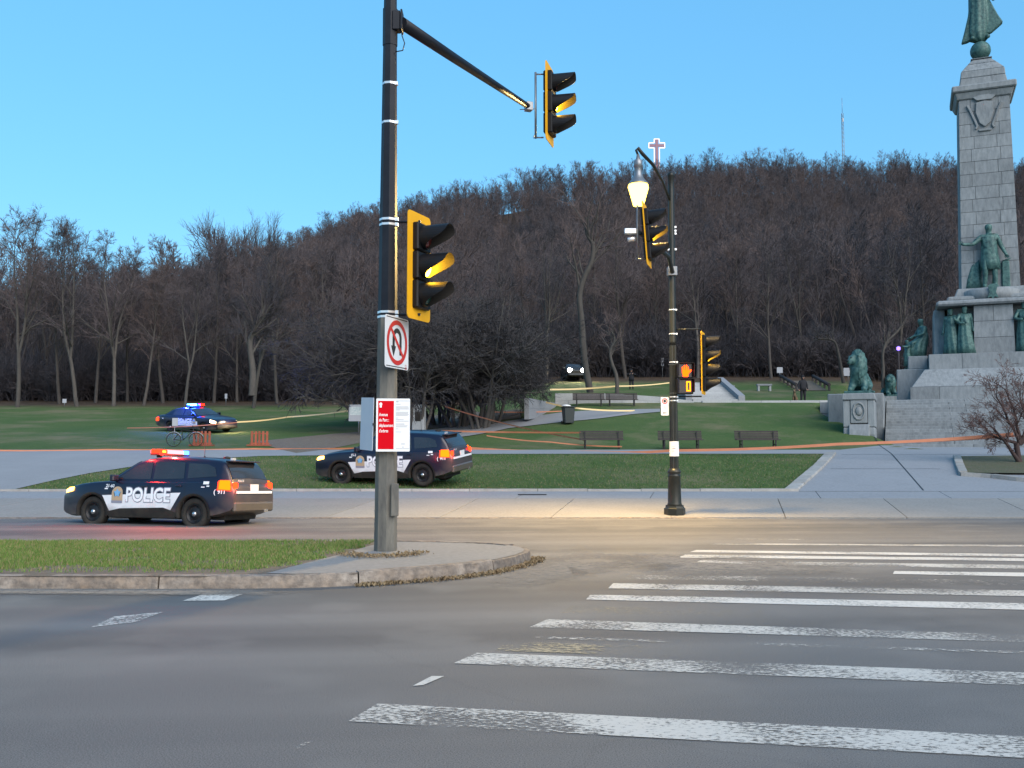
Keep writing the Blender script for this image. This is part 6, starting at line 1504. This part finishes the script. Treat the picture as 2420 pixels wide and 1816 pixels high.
# carved coat of arms on the shaft
zc0 = zm(262); yf_ = -(1.93 - .017 * (zc0 - z_sh)) - .02
def relief(poly, th, name, off=(0, 0)):
    mb = MB(); mb.prism([(x + off[0], y + off[1]) for x, y in poly], 0, th, Matrix.Translation((0, yf_, zc0)) @ FACE_Y); return mb.build(name, M_GRAN, mon, bevel=.03)
relief([(-.55, .85), (-.6, .1), (-.35, -.7), (0, -1.0), (.35, -.7), (.6, .1), (.55, .85), (0, .95)], .16, 'shield')
for s_ in (-1, 1):
    Lp, Rp = stroke([(s_ * 1.15, .75), (s_ * .95, .35), (s_ * .72, -.3), (s_ * .5, -.9), (s_ * .62, -1.1)], .16); relief(Lp + Rp[::-1] if s_ < 0 else Lp + Rp[::-1], .13, 'scroll')
relief([(-.5, 1.0), (.5, 1.0), (.75, 1.25), (.3, 1.4), (-.3, 1.4), (-.75, 1.25)], .18, 'crest')
relief([(-.45, -1.15), (.45, -1.15), (.4, -1.3), (-.4, -1.3)], .12, 'ribbon')
mb = MB(); mb.prism([(-.3, .55), (-.12, .7), (.12, .7), (.3, .55), (.2, .1), (.34, -.3), (.12, -.2), (0, -.5), (-.12, -.2), (-.34, -.3), (-.2, .1)], 0, .12, Matrix.Translation((0, -3.56, z_hi + .75)) @ FACE_Y); mb.build('bronze_emblem', M_BRONZE, mon)
# side pedestal for the seated group
block('side_pedestal', -6.5, -4.0, -3.0, 1.6, ZT, z_pl + .25, .98)
block('side_pedestal', -5.7, -4.31, -2.4, 1.2, z_pl + .26, z_lo + .1, .97)
block('buttress', -3.9, -3.02, -2.2, 2.2, z_lo, z_hi, .86)

# ---- great steps
stp = empty('monument_steps', ML(0, -22.6), MA, 'wide flight of grey stone steps rising to the monument', 'steps')
NS = 17
for i in range(NS):
    z1 = ZT * (i + 1) / NS; y0_ = 8.2 * i / NS; ks = [4, 4.4, 3.6, 4.1]; xx = -8.3 + (i % 2) * -.0
    edges = [-7.0, -2.6 - .9 * (i % 2), 2.1 + .8 * (i % 2), 7.0]
    for a, b in zip(edges, edges[1:]):
        mb = MB(); mb.box(((a + b) / 2, y0_ + .42, z1 - .13), (b - a - .014, .84, .26)); mb.build('step', M_GRAN, stp, bevel=.012)
for s_ in (-1, 1):   # cheek walls beside the steps
    mb = MB(); mb.box((s_ * 8.6, 6.2, ZT / 2 + .12), (3.1, 6.0, ZT + .2)); mb.build('cheek_wall', M_GRAN, stp, bevel=.05)

# ---- lions on pedestals
def lion():
    t = empty('lion_statue')
    V = [(0, 1.0, .55), (0, .45, .62), (0, -.15, .78), (0, -.5, 1.05), (0, -.62, 1.42)]; E = [(0, 1), (1, 2), (2, 3), (3, 4)]; Rr = [(.36, .40), (.40, .42), (.44, .46), (.42, .44), (.34, .36)]
    def chain(root_, pts, rr):
        k = root_
        for p_, r_ in zip(pts, rr): V.append(p_); E.append((k, len(V) - 1)); Rr.append((r_, r_)); k = len(V) - 1
    for s_ in (-1, 1):
        chain(2, [(s_ * .34, -.45, .45), (s_ * .36, -.6, .16), (s_ * .36, -1.15, .13), (s_ * .36, -1.42, .12)], [.20, .16, .14, .16])
        chain(0, [(s_ * .42, .85, .42), (s_ * .48, .35, .30), (s_ * .48, .75, .13), (s_ * .50, .25, .11)], [.28, .20, .12, .12])
    chain(0, [(.1, 1.35, .4), (.4, 1.5, .15), (.7, 1.3, .08)], [.09, .06, .08])
    link('body', skin_mesh('lion_body', V, E, Rr, 1, 2, M_BRONZE), t)
    # mane: lumpy locks round the head
    vs = []; fs = []; nu, nv = 40, 24
    for j in range(nv + 1):
        b = math.pi * j / nv
        for i in range(nu):
            a = 2 * math.pi * i / nu; r_ = 1 + .08 * math.sin(a * 11 + 4 * math.sin(b * 4)) * math.sin(b) + .06 * math.sin(a * 5 + b * 13)
            front = max(0, -math.sin(a)) * math.sin(b)
            vs.append((.50 * r_ * math.sin(b) * math.cos(a), -.42 + (.50 - .14 * front) * r_ * math.sin(b) * math.sin(a), 1.28 + .82 * r_ * math.cos(b) * (1 if b < 1.57 else 1.1)))
    fs = [(j * nu + i, j * nu + (i + 1) % nu, (j + 1) * nu + (i + 1) % nu, (j + 1) * nu + i) for j in range(nv) for i in range(nu)]
    mb = MB(); mb.add(vs, fs, True); mb.build('mane', M_BRONZE, t)
    V = [(0, -.50, 1.62), (0, -.80, 1.62), (0, -1.0, 1.50), (0, -1.06, 1.36)]; hd = skin_mesh('lion_face', V, [(0, 1), (1, 2), (2, 3)], [(.26, .30), (.22, .30), (.15, .17), (.12, .12)], 0, 2, M_BRONZE); h = link('face', hd, t)
    for s_ in (-1, 1):
        mb = MB(); mb.lathe([(.001, .07), (.05, .05), (.07, 0)], 10, c=(s_ * .36, -.68, 1.76)); mb.build('ear', M_BRONZE, h)
        mb = MB(); mb.lathe([(.001, .04), (.04, .02), (.05, 0)], 8, c=(s_ * .13, -1.0, 1.70), M=Matrix(((1, 0, 0), (0, 0, -1), (0, 1, 0)))); mb.build('eye', M_INK, h)
    mb = MB(); mb.box((0, -1.16, 1.535), (.15, .08, .08)); mb.build('nose', M_INK, h, bevel=.02)
    mb = MB(); mb.box((0, -1.10, 1.365), (.22, .10, .03)); mb.build('mouth', M_INK, h)
    mb = MB(); mb.box((0, 0, -.03), (1.35, 3.0, .14)); mb.build('base', M_BRONZE, t, bevel=.03)
    return t
PH = 2.62
lx = -8.25; lped = empty('lion_pedestal', ML(lx, -23.4), MA, 'pale granite pedestal with carved wreath under the near lion', 'pedestal')
for (x0, x1, z0, z1) in ((-.95, -.52, .95, 2.2), (-.5, .5, 1.12, 2.2), (.52, .95, .95, 2.2)):
    mb = MB(); mb.box(((x0 + x1) / 2, 1.6, (z0 + z1) / 2), (x1 - x0, 3.2 + (.1 if abs(x0) < .51 else 0), z1 - z0)); mb.build('stone_block', M_GRAN, lped, bevel=.03)
for s_ in (-1, 1):
    mb = MB(); mb.prism([(-.05, .1), (.1, -.02), (3.2, -.02), (3.2, .93), (.0, .93), (-.12, .6)], -.215, .215, Matrix.Translation((s_ * .735, 0, 0)) @ Matrix(((0, 0, 1, 0), (1, 0, 0, 0), (0, 1, 0, 0), (0, 0, 0, 1)))); mb.build('scroll_block', M_GRAN, lped, bevel=.05)
mb = MB(); mb.prism([(-.55, -.05), (1.2, -.05), (1.2, 1.08), (-.06, 1.08), (-.28, .82), (-.48, .42)], -.62, .62, Matrix(((0, 0, 1, 0), (1, 0, 0, 0), (0, 1, 0, 0), (0, 0, 0, 1)))); mb.build('front_plinth', M_GRAN, lped, bevel=.05)
block('cap_slab', -1.0, 1.0, -.12, 3.3, 2.21, 2.52, .97, .04, lped)
mb = MB(); K = 24; mb.tube([(.34 * math.cos(2 * math.pi * k / K), -.06, 1.68 + .38 * math.sin(2 * math.pi * k / K)) for k in range(K + 1)], [.06 + .02 * math.sin(k * 3) for k in range(K + 1)], n=6, cap=False); mb.build('carved_wreath', M_GRAN, lped)
mb = MB(); mb.lathe([(.22, 0), (.16, .05), (.001, .08)], 16, c=(0, -.05, 1.68), M=Matrix(((1, 0, 0), (0, 0, -1), (0, 1, 0)))); mb.build('carved_boss', M_GRAN, lped)
l1 = lion(); l1.location = ML(lx, -21.9, 2.60 * 1.17); l1.rotation_euler = (0, 0, MA - rad(4)); l1.scale = (.98, .95, 1.14); lped.scale = (.86, .86, 1.17)
for ch_ in l1.children:          # head turned to one side
    if ch_.name.startswith(('mane', 'face')):
        c_ = Vector((0, -.40, 0)); Rh = Matrix.Rotation(rad(-42), 4, 'Z'); ch_.matrix_local = Matrix.Translation(c_) @ Rh @ Matrix.Translation(-c_)
tag(l1, 'green bronze lion lying on the near pedestal beside the steps', 'statue')
l2 = copy_tree(l1); x = XA(2104, 92); l2.location = (x, 92, zrow(936, 92)); tag(l2, 'smaller looking green bronze lion beyond the monument steps', 'statue'); l2.rotation_euler = (0, 0, rad(-5)); l2.scale = (.95,) * 3
zb_ = zrow(936, 92); pd2 = empty('lion_pedestal', (x, 92, zb_ - 2.2), rad(-5), 'low stone pedestal under the farther lion', 'pedestal')
for k in range(2):
    mb = MB(); mb.box((0, 0, .55 + k * 1.02), (1.9 - .1 * k, 3.4, 1.0)); mb.build('stone_block', M_GRAN, pd2, bevel=.03)

# ---- figures
def figure_mesh(J, scale, m, fat=1.0, name='figure'):
    """J: joint dict -> one continuous body"""
    V = []; E = []; Rr = []; idx = {}
    def put(n, r_): idx[n] = len(V); V.append(Vector(J[n]) * scale); Rr.append((r_ * scale * fat, r_ * scale * fat))
    for n, r_ in (('pelvis', .16), ('waist', .135), ('chest', .165), ('neck0', .085), ('neck', .06), ('head0', .085), ('head', .105), ('crown', .075)): put(n, r_)
    seq = ['pelvis', 'waist', 'chest', 'neck0', 'neck', 'head0', 'head', 'crown']
    for a, b in zip(seq, seq[1:]): E.append((idx[a], idx[b]))
    for s_ in 'lr':
        for n, r_ in (('sho' + s_, .085), ('elb' + s_, .058), ('wri' + s_, .04), ('hand' + s_, .045)): put(n, r_)
        E += [(idx['chest'], idx['sho' + s_]), (idx['sho' + s_], idx['elb' + s_]), (idx['elb' + s_], idx['wri' + s_]), (idx['wri' + s_], idx['hand' + s_])]
        for n, r_ in (('hip' + s_, .105), ('kne' + s_, .075), ('ank' + s_, .055), ('toe' + s_, .045)): put(n, r_)
        E += [(idx['pelvis'], idx['hip' + s_]), (idx['hip' + s_], idx['kne' + s_]), (idx['kne' + s_], idx['ank' + s_]), (idx['ank' + s_], idx['toe' + s_])]
    return skin_mesh(name, V, E, Rr, 0, 2, m)
def fingers(parent, wrist, hand, m, sc_):
    """palm ends in four unequal bent fingers and a thumb"""
    w0, h0 = Vector(wrist), Vector(hand); d = (h0 - w0).normalized(); a = d.cross(Vector((0, 1, 0))); a = a.normalized() if a.length > .1 else Vector((1, 0, 0)); b = d.cross(a)
    for k, L_ in enumerate((.075, .085, .08, .062)):
        p0 = h0 + a * (k - 1.5) * .02 * sc_; mb = MB(); mb.tube([p0, p0 + (d * L_ * .5 + b * .008) * sc_, p0 + (d * L_ * .9 + b * .03) * sc_], [.011 * sc_, .01 * sc_, .008 * sc_], n=6); mb.build('finger', m, parent)
    mb = MB(); p0 = w0.lerp(h0, .4) - a * .03 * sc_; mb.tube([p0, p0 + (d * .03 - a * .03) * sc_, p0 + (d * .065 - a * .03) * sc_], [.013 * sc_, .012 * sc_, .009 * sc_], n=6); mb.build('thumb', m, parent)
STAND = dict(pelvis=(0, 0, .95), waist=(0, 0, 1.10), chest=(0, 0, 1.32), neck0=(0, 0, 1.46), neck=(0, -.005, 1.52), head0=(0, -.02, 1.60), head=(0, -.015, 1.68), crown=(0, 0, 1.76),
    shol=(.19, 0, 1.41), elbl=(.25, .02, 1.13), wril=(.27, -.06, .88), handl=(.27, -.08, .80), shor=(-.19, 0, 1.41), elbr=(-.25, .02, 1.13), wrir=(-.27, -.06, .88), handr=(-.27, -.08, .80),
    hipl=(.10, 0, .90), knel=(.12, -.02, .50), ankl=(.13, .02, .09), toel=(.15, -.14, .04), hipr=(-.10, 0, .90), kner=(-.12, -.02, .50), ankr=(-.13, .02, .09), toer=(-.15, -.14, .04))
def pose(**kw): d = dict(STAND); d.update(kw); return d
def robe(prof, folds, amp, m, name, parent, seed=0, n=44):
    """draped cloth: list of (z, cx, cy, rx, ry)"""
    mb = MB(); vs = []
    for j, (z, cx, cy, rx_, ry_) in enumerate(prof):
        for i in range(n):
            a = 2 * math.pi * i / n; f = 1 + amp * (1 - .5 * j / len(prof)) * math.sin(folds * a + seed + .6 * j) + .4 * amp * math.sin(2.3 * folds * a + j)
            vs.append((cx + rx_ * f * math.cos(a), cy + ry_ * f * math.sin(a), z))
    fs = [(j * n + i, j * n + (i + 1) % n, (j + 1) * n + (i + 1) % n, (j + 1) * n + i) for j in range(len(prof) - 1) for i in range(n)]
    fs += [tuple(range(n))[::-1], tuple(range((len(prof) - 1) * n, len(prof) * n))]
    mb.add(vs, fs, True); return mb.build(name, m, parent)
# standing orator on the plinth
SO = 4.75 / 1.78
o_ = empty('bronze_statue', ML(-.05, -2.35, z_hi + 1.3), MA, 'green bronze orator with one arm held out before the shaft', 'statue')
Jo = pose(elbr=(-.40, -.10, 1.22), wrir=(-.62, -.18, 1.21), handr=(-.70, -.2, 1.24), elbl=(.30, .06, 1.15), wril=(.40, .0, .92), handl=(.43, -.02, .86), toel=(.16, -.16, .03), kner=(-.11, -.06, .5))
link('body', figure_mesh(Jo, SO, M_BRONZE, 1.05, 'orator'), o_)
robe([(z * SO, x * SO, y * SO, a * SO, b * SO) for z, x, y, a, b in ((.52, .02, .03, .24, .17), (.75, .01, .03, .235, .165), (.98, 0, .02, .20, .15), (1.2, 0, .01, .19, .14), (1.4, 0, 0, .2, .12), (1.47, 0, 0, .10, .09))], 7, .05, M_BRONZE, 'coat', o_, 1)
fingers(o_, Vector(Jo['wrir']) * SO, Vector(Jo['handr']) * SO, M_BRONZE, SO); fingers(o_, Vector(Jo['wril']) * SO, Vector(Jo['handl']) * SO, M_BRONZE, SO)
mb = MB(); mb.box((0, -.135 * SO, 1.66 * SO), (.03 * SO, .04 * SO, .06 * SO), taper=.6); mb.build('nose', M_BRONZE, o_)
robe([(-.2, -1.0, .7, .82, .5), (.8, -.95, .7, .66, .42), (1.6, -.85, .7, .5, .36), (2.4, -.7, .75, .3, .25)], 6, .12, M_BRONZE, 'drapery', o_, 2)
robe([(-.1, .35, .8, .6, .4), (1.0, .4, .8, .5, .36), (2.0, .4, .8, .4, .3), (2.5, .35, .8, .2, .2)], 5, .12, M_BRONZE, 'drapery', o_, 5)
mb = MB(); mb.box((1.05, .55, 1.0), (.55, .6, 2.0), taper=.9); mb.build('pedestal_prop', M_BRONZE, o_, bevel=.06)
mb = MB(); mb.tube([(.9, .5, 2.0), (1.3, .5, 2.15), (1.6, .5, 2.3)], [.1, .08, .03], n=8); mb.build('scroll', M_BRONZE, o_)
# draped bronze figures flanking the centre panel
SF = (z_hi - z_lo + .05) / 1.78
def draped(name, x, y, z, label, s=1.0, turn=0.0, seed=0, J=None):
    t = empty(name, ML(x, y, z), MA + turn, label, 'statue'); S_ = SF * s; Jj = J or pose(elbr=(-.30, -.12, 1.16), wrir=(-.12, -.24, 1.10), handr=(-.05, -.26, 1.12))
    link('body', figure_mesh(Jj, S_, M_BRONZE, 1.05, 'draped_body'), t)
    robe([(zz * S_, cx * S_, cy * S_, a * S_, b * S_) for zz, cx, cy, a, b in ((.0, .03, .0, .34, .26), (.3, .02, 0, .30, .22), (.62, 0, 0, .26, .20), (.92, 0, 0, .22, .18), (1.15, 0, 0, .19, .15), (1.36, 0, 0, .20, .14), (1.46, 0, 0, .1, .1))], 9, .09, M_BRONZE, 'robe', t, seed)
    fingers(t, Vector(Jj['wrir']) * S_, Vector(Jj['handr']) * S_, M_BRONZE, S_)
    return t
draped('bronze_statue', -1.85, -3.35, z_lo, 'draped green bronze figure left of the smooth centre panel', 1.0, rad(8), 1)
draped('bronze_statue', -2.75, -3.1, z_lo, 'green bronze figure behind the left draped one at the corner', .97, rad(-25), 4, pose(elbl=(.36, -.16, 1.2), wril=(.30, -.34, 1.28), handl=(.28, -.38, 1.36)))
draped('bronze_statue', 1.95, -3.4, z_lo, 'draped green bronze figure right of the smooth centre panel', 1.04, rad(-4), 7)
draped('bronze_statue', 2.85, -3.1, z_lo, 'green bronze figure at the right corner of the base', 1.0, rad(20), 9)
mb = MB(); mb.tube([(.55, -3.75, z_lo - MC.z * 0), (.55, -3.75, z_lo + 2.4)], .05, n=6)
# seated group on the side pedestal
SS = 2.9 / 1.4
Js = pose(pelvis=(0, 0, .55), waist=(0, -.02, .72), chest=(0, -.05, .95), neck0=(0, -.06, 1.1), neck=(0, -.07, 1.16), head0=(0, -.1, 1.24), head=(0, -.1, 1.32), crown=(0, -.09, 1.40), shol=(.19, -.05, 1.04), shor=(-.19, -.05, 1.04), elbl=(.3, -.15, .82), wril=(.15, -.35, .75), handl=(.08, -.4, .75), elbr=(-.3, -.15, .82), wrir=(-.2, -.38, .72), handr=(-.18, -.44, .7), hipl=(.11, -.05, .5), hipr=(-.11, -.05, .5), knel=(.16, -.5, .52), kner=(-.16, -.5, .52), ankl=(.16, -.5, .09), ankr=(-.16, -.55, .09), toel=(.17, -.66, .05), toer=(-.17, -.7, .05))
st_ = empty('bronze_statue', ML(-4.55, -1.0, z_lo + .1), MA - rad(65), 'green bronze seated figure on the side pedestal of the monument', 'statue')
link('body', figure_mesh(Js, SS, M_BRONZE, 1.1, 'seated'), st_)
robe([(zz * SS, 0, cy * SS, a * SS, b * SS) for zz, cy, a, b in ((.0, -.32, .34, .34), (.3, -.28, .32, .34), (.52, -.2, .28, .32), (.75, -.02, .22, .18), (1.0, -.05, .2, .14))], 8, .08, M_BRONZE, 'robe', st_, 3)
fingers(st_, Vector(Js['wrir']) * SS, Vector(Js['handr']) * SS, M_BRONZE, SS)
ch_ = empty('bronze_statue', ML(-5.7, -2.0, z_pl + .3), MA - rad(60), 'smaller bronze child figure leaning on the seated one', 'statue')
link('body', figure_mesh(pose(elbl=(.3, -.2, 1.3), wril=(.25, -.4, 1.35), handl=(.22, -.46, 1.36)), 1.25, M_BRONZE, 1.1, 'child'), ch_)
robe([(zz * 1.25, 0, 0, a * 1.25, b * 1.25) for zz, a, b in ((.2, .24, .2), (.6, .22, .18), (1.0, .19, .15), (1.35, .2, .13))], 7, .08, M_BRONZE, 'robe', ch_, 5)
# winged figure on the globe
ag = empty('bronze_angel', ML(0, 0, z_top), MA, 'green bronze winged figure in blown robes standing on a globe', 'statue')
mb = MB(); mb.lathe([(.3, -.06), (.32, .06), (.2, .1)], 14); mb.build('socle', M_BRONZE, ag)
vs = [(.72 * math.sin(math.pi * k / 16), .76 - .72 * math.cos(math.pi * k / 16)) for k in range(17)]; vs[0] = (.001, vs[0][1]); vs[-1] = (.001, vs[-1][1])
mb = MB(); mb.lathe(vs, 28, cap=False); mb.build('globe', M_BRONZE, ag)
za = 1.45
robe([(za, .0, 0, .34, .3), (za + .25, -.15, 0, .68, .45), (za + .8, -.15, 0, .72, .5), (za + 1.6, -.08, 0, .70, .5), (za + 2.6, 0, 0, .68, .46), (za + 3.6, .02, 0, .66, .42), (za + 4.2, .02, 0, .55, .38), (za + 5.0, .02, 0, .62, .4), (za + 5.5, .02, 0, .3, .25)], 9, .10, M_BRONZE, 'robe', ag, 2)
def flap(pts, th, nm): mb = MB(); mb.prism(pts, -th, th, FACE_Y); return mb.build(nm, M_BRONZE, ag, bevel=.08)
flap([(-.35, za + 3.6), (-.75, za + 2.2), (-1.05, za + .95), (-1.3, za + .02), (-.9, za + .08), (-.35, za + .3), (.1, za + .6)], .22, 'robe_fold')
flap([(.3, za + .5), (.75, za + .55), (1.25, za + .95), (1.6, za + 1.25), (1.25, za + 1.9), (.95, za + 2.6), (.55, za + 3.6), (.2, za + 3.0)], .2, 'robe_fold')
Ja = pose(elbr=(-.42, -.05, 1.55), wrir=(-.5, -.1, 1.85), handr=(-.5, -.1, 1.94)); SA = 3.6
me = figure_mesh(Ja, SA, M_BRONZE, 1.0, 'angel_body'); link('body', me, ag, loc=(0, 0, za + .05)); fingers(ag, Vector(Ja['wrir']) * SA + Vector((0, 0, za)), Vector(Ja['handr']) * SA + Vector((0, 0, za)), M_BRONZE, SA)
for s_ in (-1, 1):
    mb = MB(); mb.prism([(s_ * .2, za + 4.9), (s_ * 1.0, za + 6.3), (s_ * 1.9, za + 7.2), (s_ * 1.8, za + 5.2), (s_ * 1.3, za + 3.9), (s_ * .6, za + 3.6)][::s_], -.08, .08, Matrix.Translation((0, .45, 0)) @ FACE_Y); mb.build('wing', M_BRONZE, ag, bevel=.04)

# ================================================================== people and dog
M_UNI = mat('black_uniform', (.010, .010, .014), .85); M_SKIN = mat('skin', (.42, .25, .18), .6); M_BOOT = mat('black_boot', (.008, .008, .008), .5)
def officer(label, loc, rz, J, s=1.0):
    t = empty('person', loc, rz, label, 'person')
    link('body', figure_mesh(J, s, M_UNI, 1.25, 'person_body'), t)
    hp_ = Vector(J['head']) * s
    mb = MB(); mb.lathe([(.02, -.13), (.065, -.11), (.085, -.04), (.10, .03), (.098, .09), (.06, .13), (.01, .14)], 14, c=hp_ + Vector((0, -.03, .0))); hd = mb.build('head', M_SKIN, t)
    mb = MB(); mb.box(hp_ + Vector((0, -.135, -.01)), (.025, .04, .045), taper=.6); mb.build('nose', M_SKIN, hd)
    for q in (-.035, .035): mb = MB(); mb.box(hp_ + Vector((q, -.125, .02)), (.022, .012, .012)); mb.build('eye', M_INK, hd)
    mb = MB(); mb.box(hp_ + Vector((0, -.12, -.06)), (.045, .012, .01)); mb.build('mouth', M_RED, hd)
    mb = MB(); mb.lathe([(.115, .03), (.12, .07), (.105, .13), (.05, .16), (.001, .165)], 14, c=hp_ + Vector((0, -.02, 0))); mb.box(hp_ + Vector((0, -.15, .045)), (.14, .10, .015)); mb.build('cap', M_UNI, t)
    for q in 'lr': fingers(t, Vector(J['wri' + q]) * s, Vector(J['hand' + q]) * s, M_SKIN, s)
    robe([(z * s, 0, 0, a * s, b * s) for z, a, b in ((.80, .24, .19), (1.0, .235, .185), (1.25, .24, .18), (1.42, .23, .15), (1.5, .12, .11))], 5, .02, M_UNI, 'jacket', t)
    return t
x, Y = XA(1899, 68), 68.0
officer('police officer in black winter uniform standing with a dog on the terrace', (x, Y, H(x, Y) + .0), rad(12), pose(elbl=(.33, .03, 1.14), wril=(.30, -.08, .92), handl=(.28, -.12, .86), elbr=(-.34, .0, 1.14), wrir=(-.33, -.1, .90), handr=(-.33, -.13, .83)), 1.02)
x2, Y2 = XA(1493, 88), 88.0
officer('person in dark clothes with raised elbows on the upper lawn', (x2, Y2, H(x2, Y2)), rad(-10), pose(elbl=(.40, -.05, 1.30), wril=(.22, -.22, 1.38), handl=(.14, -.24, 1.40), elbr=(-.40, -.05, 1.30), wrir=(-.22, -.22, 1.38), handr=(-.14, -.24, 1.40)), 1.0)
# the dog sits facing the viewer's left
M_FUR = mat('tan_fur', (.20, .135, .075), .9, var=((.03, .024, .02), 5, 2.5))
dx_ = XA(1879, 67.6); dog = empty('dog', (dx_, 67.6, H(dx_, 67.6)), rad(-25), 'tan and black dog sitting at the officer side', 'dog')
V = [(0, .28, .20), (0, .16, .36), (0, .02, .50), (0, -.04, .60), (0, -.08, .70), (0, -.14, .76), (0, -.25, .73), (0, -.32, .71)]; E = [(k, k + 1) for k in range(7)]; Rr = [.13, .13, .14, .10, .08, .09, .05, .04]
def ch(root_, pts, rr):
    k = root_
    for p_, r_ in zip(pts, rr): V.append(p_); E.append((k, len(V) - 1)); Rr.append(r_); k = len(V) - 1
for s_ in (-1, 1):
    ch(2, [(s_ * .09, -.06, .40), (s_ * .09, -.07, .20), (s_ * .09, -.07, .05), (s_ * .09, -.14, .03)], [.06, .04, .03, .035])
    ch(0, [(s_ * .13, .12, .24), (s_ * .14, .22, .08), (s_ * .14, .02, .04)], [.09, .045, .035])
    ch(5, [(s_ * .06, -.11, .86), (s_ * .065, -.10, .93)], [.03, .012])
ch(0, [(0, .42, .08), (.08, .58, .05)], [.045, .03])
link('body', skin_mesh('dog_body', V, E, Rr, 2, 2, M_FUR), dog)
mb = MB(); mb.lathe([(.001, .03), (.025, .015), (.02, -.01)], 8, c=(0, -.36, .72)); mb.build('nose', M_INK, dog)
mb = MB(); mb.tube([(0, -.03, .62), (.12, -.1, .72), (.28, -.25, .86)], .008, n=5); mb.build('lead', M_INK, dog)
